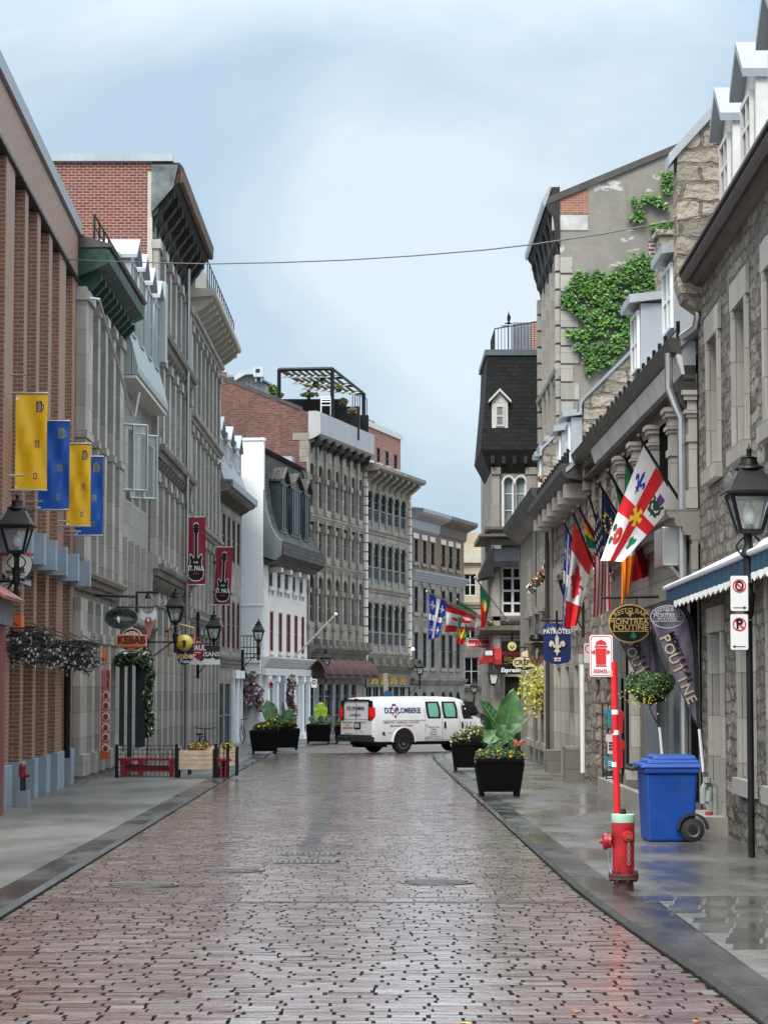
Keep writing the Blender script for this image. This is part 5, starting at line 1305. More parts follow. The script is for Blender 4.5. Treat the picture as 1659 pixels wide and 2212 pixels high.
def ring2(m,k,cx,cz,rx,rz,w,y0,y1,n=32,mi=0,a0=0,a1=360):
    pts=ell(cx,cz,rx,rz,n,a0,a1); pin=ell(cx,cz,rx-w,rz-w,n,a0,a1); N=len(pts); cl=a1-a0>=360
    for i in range(N if cl else N-1):
        j=(i+1)%N; m.prism([pts[i],pts[j],pin[j],pin[i]],y0,y1,'y',mi)
def rrect(x0,y0,x1,y1,r,n=4):
    P=[]
    for cx,cy,a in((x1-r,y1-r,0),(x0+r,y1-r,90),(x0+r,y0+r,180),(x1-r,y0+r,270)):
        P+=[(cx+r*math.cos(R(a+90*i/n)),cy+r*math.sin(R(a+90*i/n))) for i in range(n+1)]
    return P
# ---- lanterns
def lantern(parent,c,s=1.0):
    """four sided lantern, c = bottom of the glass cage"""
    ph=math.pi/4; q=math.sqrt(2); x,y,z=c
    m=MB(); m.lathe([(.02*s,.40*s),(.285*q*s,.40*s),(.285*q*s,.425*s),(.25*q*s,.44*s),(.125*q*s,.68*s),(.11*q*s,.69*s)],c,4,0,sm=False,ph=ph)
    m.lathe([(.17*s,.685*s),(.16*s,.71*s),(.10*s,.73*s),(.085*s,.80*s),(.10*s,.81*s),(.03*s,.83*s),(.025*s,.88*s),(.035*s,.9*s),(.012*s,.93*s),(.004*s,.97*s)],c,12)
    m.build('lantern_cap',M['iron'],parent,uv=False)
    m=MB()
    for k in range(4):
        a=ph+k*math.pi/2; ca,sa=math.cos(a),math.sin(a)
        m.tube([(x+.115*q*s*ca,y+.115*q*s*sa,z),(x+.225*q*s*ca,y+.225*q*s*sa,z+.41*s)],.022*s,4,sm=False)
    m.lathe([(.05*s,-.05*s),(.13*q*s,-.03*s),(.135*q*s,.02*s),(.05*s,.03*s)],c,4,sm=False,ph=ph)
    m.lathe([(.205*q*s,.365*s),(.24*q*s,.365*s),(.24*q*s,.41*s),(.205*q*s,.41*s)],c,4,sm=False,ph=ph)
    m.build('lantern_frame',M['iron'],parent,uv=False)
    m=MB()
    g0,g1=.112*q*s,.215*q*s
    for k in range(4):
        a=ph+k*math.pi/2;b_=a+math.pi/2
        m.quad((x+g0*math.cos(a),y+g0*math.sin(a),z+.02*s),(x+g0*math.cos(b_),y+g0*math.sin(b_),z+.02*s),(x+g1*math.cos(b_),y+g1*math.sin(b_),z+.39*s),(x+g1*math.cos(a),y+g1*math.sin(a),z+.39*s))
    m.build('lantern_pane',M['lantern_glass'],parent,uv=False)
    m=MB(); m.lathe([(.045*s,.02*s),(.045*s,.08*s)],c,10,1); m.lathe([(.04*s,.08*s),(.075*s,.14*s),(.07*s,.2*s),(.04*s,.27*s),(.01*s,.30*s)],c,12,0); m.build('lamp_globe',[M['bulb'],plain('green_lamp_socket',(.03,.08,.06),.5)],parent,uv=False)
    m=MB()
    for k in range(4):
        a=k*math.pi/2; dx,dy=math.cos(a),math.sin(a)
        m.tube([(x+(.045+.10*math.sin(math.pi*i/8))*s*dx,y+(.045+.10*math.sin(math.pi*i/8))*s*dy,z-.05*s-.24*s*i/8) for i in range(9)],.011*s,5)
    m.build('scroll_arm',M['iron'],parent,uv=False)
r=empty('street_lamp',(at(1624,1860,26.4).x,26.4,G(26.4)+KS),'tall black lantern post standing against the rubble wall beside the parking signs','street lamp')
zl=at(1628,1148,26.4).z-r.location.z
m=MB(); m.tube([(0,0,0),(0,0,zl-.75)],.038,12); m.lathe([(.05,zl-.95),(.06,zl-.9),(.075,zl-.7),(.05,zl-.66),(.055,zl-.3),(.09,zl-.27),(.07,zl-.2),(.045,zl-.15),(.05,zl-.03)],(0,0,0),12); m.build('post',M['iron'],r,uv=False)
m=MB(); m.tube([(0,0,zl-.42),(.45,.05,zl-.42)],.02,6); m.tube([(0,0,zl-.42),(.32,.05,zl-.36)],.016,6);m.build('wall_bracket',M['iron'],r,uv=False)
lantern(r,(.02,0,zl),1.02)
def wall_lamp(x,y,Y,xw,label,s=1.0,stem=.55):
    """lantern on a bracket; (x,y) foot of the glass cage, xw = wall end of the bracket in the photo"""
    p=at(x,y,Y); r=empty('wall_lantern',(p.x,p.y,p.z-stem*s),label,'street lamp',0,'black bracket lanterns along the street')
    lantern(r,(0,0,stem*s),s); h=stem*s
    m=MB(); m.lathe([(.02*s,-.32*s),(.05*s,-.28*s),(.035*s,-.1*s),(.07*s,0),(.06*s,.05*s),(.075*s,.2*s),(.04*s,h-.3*s),(.05*s,h-.04*s)],(0,0,0),10); m.build('stem',M['iron'],r,uv=False)
    q=at(xw,y,Y); d=q.x-p.x; m=MB()
    m.tube([(0,0,-.02*s),(d,0,-.02*s)],.025*s,6); m.tube([(d*.12,0,-.03*s),(d,0,-.62*s)],.02*s,6); m.box(d-.05,d+.05,-.06,.06,-.75*s,.15*s); m.build('bracket',M['iron'],r,uv=False)
    return r
wall_lamp(36,1192,37,-25,'black bracket lantern in front of the fin brick building, beside the round club sign',.98,.45)
wall_lamp(379,1343,66,312,'black bracket lantern above the wooden frame of the amber beer sign',1.0)
wall_lamp(462,1381,79,428,'black bracket lantern above the artisans sign',1.0)
wall_lamp(558.5,1384,102,524,'black bracket lantern against the white brick gable',1.0)
wall_lamp(704.5,1439,117,672,'black bracket lantern in front of the maroon awning',.95)
wall_lamp(907,1457,137,884,'small black bracket lantern on the brown brick building above the van',1.0)
wall_lamp(1024,1497,152,1003,'small black bracket lantern on the beige building past the van',1.0)
r=empty('carriage_lantern',at(1066,1478,90.3),'dark carriage lantern with milky panes on the mansard tower corner','wall lamp'); k=90.3/F
m=MB(); m.lathe([(.01,-.1),(.12,-.02),(.15,.02)],n=4,sm=False,ph=math.pi/4); m.lathe([(.30,.38),(.32,.40),(.06,.56),(.03,.62)],n=4,sm=False,ph=math.pi/4)
for j in range(4): a=math.pi/4+j*math.pi/2; m.tube([(.14*math.cos(a),.14*math.sin(a),0),(.26*math.cos(a),.26*math.sin(a),.4)],.02,4)
m.tube([(0,.1,.45),(.1,.1,.75),(.25,.3,.75)],.02,5); m.build('lantern_frame',M['iron'],r,uv=False)
m=MB(); m.lathe([(.13,.02),(.24,.39)],n=4,sm=False,ph=math.pi/4); m.build('lantern_pane',M['bulb'],r,uv=False)
# ---- parking signs on the lamp post
white=plain('white_sign_sheet',(.76,.77,.77),.35,0,.04,6); blk=M['black']; sred=plain('sign_red',(.55,.02,.03),.35,0,.06,6)
def psign(cy0,cy1,label,arrow,letter):
    c=Card('parking_sign',1597,(cy0+cy1)/2,26.3,label,'road sign'); x0,x1=1577,1617
    c.plate('back_plate',rrect(x0,cy0,x1,cy1,4),blk,0,.006); c.plate('face_plate',rrect(x0+1,cy0+1,x1-1,cy1-1,3.5),white,-.004,.004)
    m=MB(); cyc=cy0+23; ring2(m,1,0,(c.cy-cyc)*c.k,14.5*c.k,14.5*c.k,2.6*c.k,-.009,-.005)
    m.prism([(-11*c.k,(c.cy-cyc+8.5)*c.k),(-8.5*c.k,(c.cy-cyc+11)*c.k),(11*c.k,(c.cy-cyc-8.5)*c.k),(8.5*c.k,(c.cy-cyc-11)*c.k)],-.012,-.0095,'y'); m.build('prohibition_ring',sred,c.root,uv=False)
    if letter: c.text('P',21,1597,cyc,blk,-.0065,.03)
    else:
        m=MB(); ring2(m,1,0,(c.cy-cyc)*c.k,9.5*c.k,11*c.k,4*c.k,-.0085,-.0045); m.build('stop_symbol',blk,c.root,uv=False)
    m=MB(); y=cy1-8; d=1 if arrow=='r' else -1; z=(c.cy-y)*c.k
    m.prism([(-d*13*c.k,z-.7*c.k),(d*10*c.k,z-.7*c.k),(d*10*c.k,z+.7*c.k),(-d*13*c.k,z+.7*c.k)],-.008,-.0045,'y'); m.prism([(d*9*c.k,z-3.5*c.k),(d*15*c.k,z),(d*9*c.k,z+3.5*c.k)],-.0085,-.0045,'y'); m.build('arrow',blk,c.root,uv=False)
    m=MB(); m.tube([(18*c.k,.02,(c.cy-(cy0+14))*c.k),(30*c.k,.05,(c.cy-(cy0+14))*c.k)],.012,6); m.build('clamp',M['steel'],c.root,uv=False)
psign(1243,1321,'white no stopping sign with red ring, upper of two on the lamp post','r',False)
psign(1326,1405,'white no parking sign with letter P and arrow below, on the lamp post','l',True)
# ---- far small signs on poles
def pole_sign(x,y0,y1,yb,Y,label,kind):
    c=Card('road_sign',x,(y0+y1)/2,Y,label,'road sign'); w=(y1-y0)*.33
    c.plate('face_plate',rrect(x-w,y0,x+w,y1,2),white,0,.02)
    m=MB(); c.rod(m,[(x,.03,y0+2),(x,.03,yb)],.03); m.build('pole',M['steel'],c.root,uv=False)
    if kind=='h':
        m=MB(); 
        for (a,b_,d,e) in((-2.5,2.5,-5,3),(-5,5,-2,1),(-3.5,3.5,-8,-5.5),(-1.8,1.8,3,5.5)): m.box(a*c.k,b_*c.k,-.03,-.004,d*c.k,e*c.k)
        m.build('hydrant_symbol',sred,c.root,uv=False)
    else:
        m=MB(); ring2(m,1,0,3*c.k,4.5*c.k,4.5*c.k,1.6*c.k,-.02,-.004,20); m.build('ring_symbol',blk,c.root,uv=False)
pole_sign(586,1467,1489,1608,95,'small white hydrant sign on a thin pole in front of the white shopfront','h')
pole_sign(678.5,1467,1486,1600,108,'small white parking sign on a thin pole under the maroon awning','p')
# ---- yellow and blue banners (the printed mascots are left out)
def cloth(mb,W_,H_,n,k,amp,seed,mi=None,y=0,skew=0):
    """hanging cloth with soft folds, top edge at z=0"""
    rr=random.Random(seed); ph=[rr.uniform(0,6) for _ in range(6)]
    vs=[];fs=[];ms=[]
    for j in range(k+1):
        t_=j/k
        for i in range(n+1):
            s_=i/n; e=math.sin(math.pi*t_)
            d=amp*e*(math.sin(5*s_+3*t_+ph[0])+.6*math.sin(9*s_-6*t_+ph[1])+.35*math.sin(4*t_*3+11*s_+ph[2]))
            vs.append(((s_-.5)*W_+skew*t_,y+d,-H_*t_))
    for j in range(k):
        for i in range(n):
            fs.append((i+j*(n+1),i+(j+1)*(n+1),i+1+(j+1)*(n+1),i+1+j*(n+1))); ms.append(0 if mi is None else mi((i+.5)/n,(j+.5)/k))
    o=len(mb.v); mb.v+=vs
    for f,a in zip(fs,ms): mb.f.append([q+o for q in f]); mb.m.append(a); mb.sm.append(True)
# beer mug prints stay (thin marks), figures are omitted
def mug(sx,sy,r):
    def f(s,t):
        u_,v_=(s-sx)/r,(t-sy)/(r*.42)
        if abs(u_)<.55 and -.6<v_<.75:
            return (abs(u_)>.43 or v_>.62 or abs(u_)%.3<.07)
        if abs(v_)<.42 and .55<=u_<.9: return u_>.78 or abs(v_)>.3
        if -.95<v_<-.6: return math.hypot(u_%.4-.2,(v_+.75)*1.1)<.2 and abs(u_)<.6
        return False
    return f
mugs=[mug(.74,.15,.17),mug(.68,.53,.12),mug(.64,.85,.09)]
def bannerpat(s,t):
    if s<.07 and (.045<t<.07 or .955<t<.975): return 2
    return 1 if any(f(s,t) for f in mugs) else 0
ynavy=plain('navy_print',(.03,.035,.09),.5); bgold=plain('olive_gold_print',(.20,.22,.05),.5)
for i,(x0,x1,y0,y1,Y,main,pr,lab,xw,yr) in enumerate((
   (34,103.5,848,1063,39.6,'yellowcloth',ynavy,'large yellow vertical banner, frontmost of the four on the brick building',18,1030),
   (84,151,908,1105,43.0,'bluecloth',bgold,'blue vertical banner hanging between the two yellow ones',60,1086),
   (145,197,957,1140,47.6,'yellowcloth',ynavy,'smaller yellow vertical banner hanging between the two blue ones',122,1128),
   (165,223,985,1160,49.8,'bluecloth',bgold,'rearmost blue vertical banner beside the grey stone building',150,1150))):
    c=Card('hanging_banner',(x0+x1)/2,y0,Y,lab,'banner','banners on the brick building'); m=MB(); cloth(m,(x1-x0)*c.k,(y1-y0)*c.k,36,110,.030,i,bannerpat)
    m.build('banner_cloth',[M[main],pr,M['white']],c.root,uv=False)
    m=MB()
    for y,e in((y0+1,0),(y1-2,0)): m=MB(); c.rod(m,[(xw-8,.0,y),(x1+1,.0,y)],.02,8); m.build('banner_rod',M['galv'],c.root,uv=False)
    m=MB(); c.rod(m,[(xw-18,-.12,yr),(xw+40-i*4,-.12,yr)],.018,6); m.build('wind_bar',M['galv'],c.root,uv=False)
c=Card('banner_bracket',28,809,39.4,'bare galvanised banner rod above the large yellow banner, carrying nothing','bracket'); m=MB(); c.rod(m,[(-6,.0,809),(56,.0,809)],.018,8); c.rod(m,[(-4,.1,809),(-4,-.02,809)],.05,8); m.build('rod',M['galv'],c.root,uv=False)
# ---- guitar banners
gred=plain('dark_red_banner_vinyl',(.24,.006,.02),.4,0,.1,5)
neck=[(-.055,1),(-.05,.45),(-.05,.38)]
def guitar_poly(e=0):
    P=[(.05,.40),(.05,.80),(.085,.82),(.085,.95),(.04,.985),(-.04,.985),(-.085,.95),(-.085,.82),(-.05,.80),(-.05,.40),(-.10,.37),(-.14,.42),(-.21,.44),(-.22,.38),(-.19,.32),(-.20,.27),(-.25,.20),(-.275,.12),(-.24,.04),(-.14,.0),(0,-.012),(.14,.0),(.24,.04),(.275,.12),(.25,.20),(.20,.27),(.19,.32),(.22,.38),(.21,.44),(.14,.42),(.10,.37)]
    return P
def grow(P,e):
    n=len(P);o=[]
    for i in range(n):
        a=Vector(P[i-1]);b_=Vector(P[i]);d=Vector(P[(i+1)%n]); t1=(b_-a).normalized(); t2=(d-b_).normalized(); nn=(Vector((t1.y,-t1.x))+Vector((t2.y,-t2.x)))
        if nn.length>1e-6: nn.normalize()
        o.append((b_.x+nn.x*e,b_.y+nn.y*e))
    return o
def guitar_banner(x0,x1,y0,y1,Y,lab,lean,seed):
    c=Card('guitar_banner',(x0+x1)/2,y0,Y,lab,'banner','guitar banners of the pub'); m=MB(); W_=(x1-x0)*c.k; H_=(y1-y0)*c.k
    cloth(m,W_,H_,14,40,.012,seed,None,0,lean*c.k); m.build('banner_cloth',gred,c.root,uv=False)
    gp=guitar_poly(); sc=H_*.84
    def mapg(P): return [(x*W_*1.5+lean*c.k*(1-(z*.84+.08)),-H_+ (z*.84+.08)*H_) for x,z in P]
    m=MB(); m.prism(mapg(grow(gp,.018)),-.034,-.03,'y'); o=m.build('guitar_outline',M['white'],c.root,uv=False)
    m=MB(); m.prism(mapg(gp),-.04,-.0345,'y'); 
    for k in range(3):
        for sg in(-1,1): z=.84+k*.045; m.prism(mapg([(sg*.085,z),(sg*.125,z),(sg*.125,z+.022),(sg*.085,z+.022)]),-.04,-.0345,'y')
    m.build('guitar_print',M['black'],c.root,uv=False)
    m=MB(); z=-H_*.755
    text_mesh(m,'ST. PAUL',W_*.36,lean*c.k*.75,z,-.043,0,'CENTER',.02,.004,.62); m.build('lettering',M['white'],c.root,uv=False); m=MB(); text_mesh(m,'PUB',W_*.14,lean*c.k*.7,z+W_*.33,-.043,0,'CENTER',.02,.004); m.build('lettering',M['white'],c.root,uv=False)
    m=MB(); m.box(lean*c.k*.8-W_*.15,lean*c.k*.8+W_*.15,-.044,-.041,z-W_*.33,z-W_*.22); m.build('red_mark',gred,c.root,uv=False)
    for rr_ in([(x0-14,0,y0),(x1+1,0,y0)],[(x0-14+lean,0,y1-1),(x1+lean,0,y1-1)]): m=MB(); c.rod(m,rr_,.02,6); m.build('banner_rod',M['steel'],c.root,uv=False)
guitar_banner(404,444,1117,1265,76,'big dark red guitar banner with white pub lettering on the stone block',0,3)
guitar_banner(468,503,1182,1308,89,'smaller dark red guitar banner half hidden by bare twig ornaments',-5,4)
# bare twig ornaments with a ball
rnd=random.Random(17)
for (x,y,xb,yb,lab) in((482,1217,440,1225,'upper twig ornament with a pinkish ball, reaching out over the guitar banner'),(485,1278,430,1290,'lower twig ornament with drooping twigs and a grey ball')):
    c=Card('twig_ornament',x,y,90,lab,'decoration'); m=MB(); k=c.k
    c.rod(m,[(xb,.0,yb),(xb+15,.02,yb-8),(xb+32,-.05,yb-10),(x,0,y-3)],.035,5)
    for i in range(46):
        a=rnd.uniform(0,6.28); l=rnd.uniform(8,24); px0=x+rnd.uniform(-14,8); py0=y+rnd.uniform(-8,8); pts=[(px0,rnd.uniform(-.2,.2),py0)]
        for q in range(3): a+=rnd.uniform(-.6,.6); pts.append((pts[-1][0]+math.cos(a)*l/3,pts[-1][1]+rnd.uniform(-.08,.08),pts[-1][2]+math.sin(a)*l/3+(2 if 'lower' in lab else .4)))
        c.rod(m,pts,.009,4)
    m.build('twigs',plain('bare_twig',(.045,.035,.03),.8),c.root,uv=False)
    m=MB(); m.ball((0,0,0),6*k,12); m.build('ball',plain('dull_rose_ball',(.22,.14,.13),.35,.4),c.root,uv=False)
# ---- hanging shop signs, west side
def hang_arm(c,pts,r=.022,name='arm'):
    m=MB(); c.rod(m,pts,r,6); return m.build(name,M['iron'],c.root,uv=False)
c=Card('hanging_sign',262,1335,53.3,'oval green slate sign with dark raised letters on chains','shop sign')
c.plate('oval_rim',ell(262,1335,37,24.5,40),plain('pale_sign_rim',(.20,.27,.26),.4),0,.05); c.plate('oval_board',ell(262,1335,35.4,23,40),plain('slate_green_board',(.045,.06,.055),.25,0,.5,3),-.01,.05)
c.text('AMBOO',11.5,262,1323,plain('dark_raised_letter',(.015,.018,.02),.3),-.03,.03,1.15,arc=60)
m=MB(); m.prism(c.P([(244,1337),(252,1330),(268,1333),(284,1334),(292,1340),(276,1343),(262,1341)]),-.02,-.0105,'y'); m.build('painted_hill',plain('brown_sign_relief',(.16,.12,.09),.5,var=.4),c.root,uv=False)
m=MB(); m.prism(c.P([(256,1330),(260,1336),(258,1347),(252,1337)]),-.03,-.021,'y'); m.build('white_sail',M['white'],c.root,uv=False)
m=MB(); c.rod(m,[(205,.0,1286),(292,.0,1289)],.035); c.rod(m,[(250,.0,1311),(333,.0,1313)],.02); m.build('arm',M['iron'],c.root,uv=False)
for x in(240,286):
    m=MB()
    for i in range(5): z=1290+i*4.4; ring2(m,1,(x-c.cx)*c.k,(c.cy-z-2)*c.k,1.5*c.k,2.6*c.k,.7*c.k,-.01,.01,8)
    m.build('chain',M['iron'],c.root,uv=False)
sorange=plain('kebab_orange',(.60,.13,.02),.4,0,.08,6); sbrown=plain('kebab_brown',(.045,.016,.012),.45); scream=plain('sign_cream',(.78,.72,.62),.45)
c=Card('kebab_sign',284.5,1386,55,'round orange and brown kebab sign with a ribbon banner','shop sign')
c.plate('white_border',ell(284.5,1384,24.5,26.5,36),scream,0,.05); c.plate('brown_disc',ell(284.5,1384,23,25,36),sbrown,-.008,.05)
m=MB(); 
for i in range(18):
    a=2*math.pi*i/18; m.prism([(15.5*c.k*math.cos(a-.09),2*c.k+17*c.k*math.sin(a-.09)),(15.5*c.k*math.cos(a+.09),2*c.k+17*c.k*math.sin(a+.09)),(0,2*c.k)],-.014,-.009,'y')
ring2(m,1,0,2*c.k,17.5*c.k,19*c.k,1.6*c.k,-.0145,-.009); m.build('orange_rays',sorange,c.root,uv=False)
c.plate('ribbon_tails',[(247,1403),(255,1383),(314,1383),(322,1403),(312,1397),(305,1400),(264,1400),(257,1397)],plain('kebab_rust',(.34,.06,.02),.45),-.02,.012)
c.plate('ribbon_border',[(251,1371.5),(317,1371.5),(317,1395.5),(251,1395.5)],scream,-.026,.006); c.plate('ribbon',[(252,1372.5),(316,1372.5),(316,1394.5),(252,1394.5)],sorange,-.032,.007)
c.text('KEBAB',16,284.5,1383.5,sbrown,-.036,.04,.92); c.text('MONTREAL',6.8,284.5,1367.5,scream,-.018,.03,1.1,arc=21); c.text('CUISINE LIBANAISE',3.2,284.5,1405,scream,-.02,0,1.0)
m=MB(); 
for x in(257,312): ring2(m,1,(x-c.cx)*c.k,(c.cy-1383.5)*c.k,2*c.k,2*c.k,1.9*c.k,-.037,-.033,10)
c.rod(m,[(284,.02,1360),(284,.02,1352)],.02); m.build('dots',scream,c.root,uv=False)
c=Card('ice_cream_sign',320.5,1335,62,'ice cream cone sign with white scoop and pink cone','shop sign')
c.plate('scoop',ell(319,1312,14.5,15,24,0,180)+[(304,1322),(303,1333),(308,1340),(316,1341),(322,1337),(329,1341),(337,1337),(338,1327),(335,1318)],M['white'],0,.08)
c.plate('cone',[(312,1341),(332,1341),(323,1380),(319,1380)],plain('pink_wafer',(.42,.17,.15),.5,0,.1,5),.01,.06); c.plate('red_badge',ell(320.5,1340,7,7,20),plain('badge_red',(.55,.04,.06),.4),-.02,.02); c.text('B',8,320.5,1340,white,-.026,.03)
m=MB(); c.rod(m,[(295,.0,1330),(295,.0,1280),(343,.0,1280)],.04,6); c.rod(m,[(296,.0,1312),(330,-.05,1312)],.025); c.rod(m,[(319,0,1281),(319,0,1288)],.03); m.lathe([(.01,.62+.05),(.05,.6),(.085,.5)],(-1.5*c.k,0,.0),10); m.build('arm',M['iron'],c.root,uv=False)
c=Card('beer_sign',398,1405,69.5,'navy beer sign with a golden ball in a wooden frame','shop sign')
c.plate('navy_board',[(378,1389),(386,1392),(411,1392),(419,1389),(417,1418),(408,1434),(398,1437),(388,1434),(380,1418)],plain('amber_sign_navy',(.01,.015,.085),.4),0,.06); 
m=MB(); m.ball((0,-.05,(1405-1389.5)*c.k),18*c.k,16); m.build('golden_ball',plain('yellow_beer_ball',(.62,.50,.05),.35,0,.2,4),c.root,uv=False)
c.plate('tan_ring',ell(398,1391,21,20,28,180,360),plain('tan_ring',(.55,.36,.2),.5),-.02,.02)
c.text('Amber',13.5,398,1417,plain('amber_letter',(.72,.46,.22),.4),-.012,.04,.95); c.text('Tram',7.5,398,1429,white,-.012,.02,1,.3)
m=MB(); m.prism(c.P([(400,1383),(404,1386),(403,1396),(400,1401),(396,1398),(397,1390),(394,1386)]),-18*c.k-.06,-18*c.k-.05,'y'); m.build('dark_mark',sbrown,c.root,uv=False)
m=MB()
for a,b_ in(((365,1420),(365,1358)),((365,1358),(392,1350)),((392,1350),(419,1358)),((419,1358),(419,1392))): c.rod(m,[(a[0],.05,a[1]),(b_[0],.05,b_[1])],.035,4)
m.build('wooden_frame',plain('varnished_frame',(.40,.23,.10),.45),c.root,uv=False); m=MB(); c.rod(m,[(365,.05,1364),(356,.05,1364)],.03); m.build('arm',M['iron'],c.root,uv=False)
c=Card('guitar_shaped_sign',427,1400,76,'dark red pub sign shaped like a guitar body with long neck','shop sign')
c.plate('guitar_body',[(418,1412),(417,1398),(421,1388),(424,1376),(431,1376),(434,1386),(439,1397),(440,1412),(434,1424),(424,1425)],gred,0,.08); c.plate('guitar_neck',[(424,1376),(424.5,1345),(422.5,1330),(425,1322),(430,1322),(431.5,1331),(430,1345),(431,1376)],M['black'],.01,.05)
c.text('PAUL',12,429,1400,white,-.012,.03,.8); c.text('PUB',4,429,1388,white,-.012,.02); c.plate('tag',[(421,1409),(434,1409),(434,1411),(421,1411)],white,-.01,.008)
hang_arm(c,[(400,.04,1386),(440,.04,1386)]); hang_arm(c,[(400,.04,1374),(446,.04,1374)])
c=Card('artisans_sign',442.5,1430,77,'black craft shop sign with jagged white edge along the bottom','shop sign')
rnd=random.Random(2); jag=[(410,1424)]
for i in range(15): jag.append((410+i*4.2+2,1424+rnd.uniform(-5,1.5)+(4 if i in(5,6,13) else 0)))
jag+=[(475,1424)]
c.plate('white_edge',[(410,1436),(410,1420),(475,1420),(475,1436)],white,0,.05); c.plate('black_board',[(410,1395),(475,1395)]+jag[::-1],plain('blackboard',(.02,.021,.024),.5),-.012,.04)
c.text('ARTISANS',10,444,1414,white,-.018,.02,1); hang_arm(c,[(400,.0,1391),(476,.0,1391)]); hang_arm(c,[(400,0,1391),(400,0,1432)])
c=Card('club_sign',35,1218,38.6,'round white pub sign with ribbon and number plate behind the lantern','shop sign')
c.plate('round_rim',ell(35,1219,35,35,40),blk,0,.05); c.plate('round_board',ell(35,1219,33.8,33.8,40),M['offwhite'],-.008,.05)
c.text('\u00e0 la',9,10,1197,sred,-.014,.03,1,.3); c.text('F\u00eate',9,62,1197,sred,-.014,.03)
c.plate('brown_logs',[(12,1232),(52,1231),(56,1238),(14,1240)],plain('log_brown',(.16,.09,.045),.6,var=.4),-.016,.008); c.plate('small_figure_mark',[(44,1226),(50,1224),(54,1230),(52,1234),(45,1234)],plain('log_dark',(.06,.035,.02),.6),-.022,.006)
rb=[(0+i*67/12+1,1252-9*math.sin(math.pi*i/12)) for i in range(13)]
c.plate('ribbon_edge',[(x,y-2) for x,y in rb]+[(x,y+17) for x,y in rb[::-1]],blk,-.02,.04); c.plate('ribbon',[(x,y-.8) for x,y in rb]+[(x,y+15.6) for x,y in rb[::-1]],plain('lilac_ribbon',(.45,.45,.55),.45),-.028,.03)
c.text('Club B  varois',10,35,1252,blk,-.033,.03,.95,.2,arc=-140); c.plate('number_rim',ell(32,1270,13,8,24),sbrown,-.03,.03); c.plate('number_plate',ell(32,1270,12,7,24),scream,-.036,.03); c.text('160',10,32,1270,plain('number_gold',(.35,.2,.06),.4),-.04,.05,1.0,.2)
hang_arm(c,[(-15,.03,1246),(36,.03,1243)])
# small red notice, kebab menu strip
c=Card('red_notice',42,1467,42,'small vertical red notice with white marks on a brick fin','notice'); c.plate('notice_board',[(38.5,1456),(45.5,1456),(45.5,1480),(38.5,1480)],sred,0,.02); c.text('P',4.5,42,1460,white,-.004,.03); c.text('-',5,42,1468,white,-.004,.05); c.text('L',4.5,42,1476,white,-.004,.03)
c=Card('menu_board',227,1545,53,'tall narrow red menu board with pictures of kebab dishes','menu board'); c.plate('red_panel',[(218,1448),(237,1448),(236,1640),(218,1640)],plain('menu_red',(.50,.07,.03),.4,0,.15,6),0,.04)
rnd=random.Random(12)
dish=[plain('dish_brown',(.12,.035,.02),.5,var=.4),plain('dish_plate',(.6,.5,.45),.4,var=.1),plain('dish_pink',(.35,.12,.16),.5,var=.3)]
for i,y in enumerate((1457,1479,1503,1524,1548,1571,1592,1616)):
    m=MB()
    if i<2: m.prism(c.P([(220,y-8),(229,y-9),(231,y+12),(221,y+11)]),-.012,-.002,'y',2); m.prism(c.P([(229.5,y-8),(234,y-5),(234,y+8),(230,y+9)]),-.012,-.002,'y',0)
    else: m.prism(c.P(ell(229,y,8,9,16)),-.01,-.002,'y',1); m.prism(c.P(ell(228.5,y+1,5.5,6.5,12)),-.016,-.0105,'y',0); m.prism(c.P([(219,y-11),(236,y-11),(236,y-10),(219,y-10)]),-.012,-.002,'y',1)
    m.build('dish_picture',dish,c.root,uv=False)
m=MB(); 
for x in(220,227): m.prism(c.P([(x,1400),(x+4,1401),(x+4,1436),(x,1437)]),-.02,.02,'y')
m.build('orange_board',M['orange'],c.root,uv=False)
# ---- string of festoon bulbs heaped along the brick front
rnd=random.Random(31); r=empty('festoon_lights',(0,0,0),'tangled black festoon cable with clear bulbs bunched along the brick front','string lights'); p0=at(14,1345,39); p1=at(190,1388,50.3)
r.location=p0
m=MB(); bm=MB(); sm_=MB()
for st in range(34):
    t_=rnd.uniform(0,.93); n=26; pts=[]; a=rnd.uniform(0,6); R_=rnd.uniform(.09,.27)
    for i in range(n):
        t_+=rnd.uniform(0,.0055); a+=rnd.uniform(.25,.75)
        base=(p1-p0)*min(t_,1); q=base+Vector((rnd.uniform(-.25,.35),0,-.33+R_*1.2*math.sin(a)+rnd.uniform(-.06,.06)))+Vector((R_*.7*math.cos(a),rnd.uniform(-.3,.3),0))
        pts.append(q)
        if i%4==1:
            sm_.tube([q,q+Vector((0,0,-.065))],.011,5); bm.ball(q+Vector((0,0,-.09)),.024,6,sz=1.3)
    m.tube(pts,.0105,4)
for off in(0,.3): m.tube([(p1-p0)*(i/14)+Vector((off,0,.03*math.sin(i*2)))for i in range(15)],.012,5)
m.build('cable',M['rubber'],r,uv=False); sm_.build('bulb_socket',M['rubber'],r,uv=False)['kind']='stuff'; bm.build('bulb',plain('clear_bulb',(.40,.40,.39),.08),r,uv=False)['kind']='stuff'
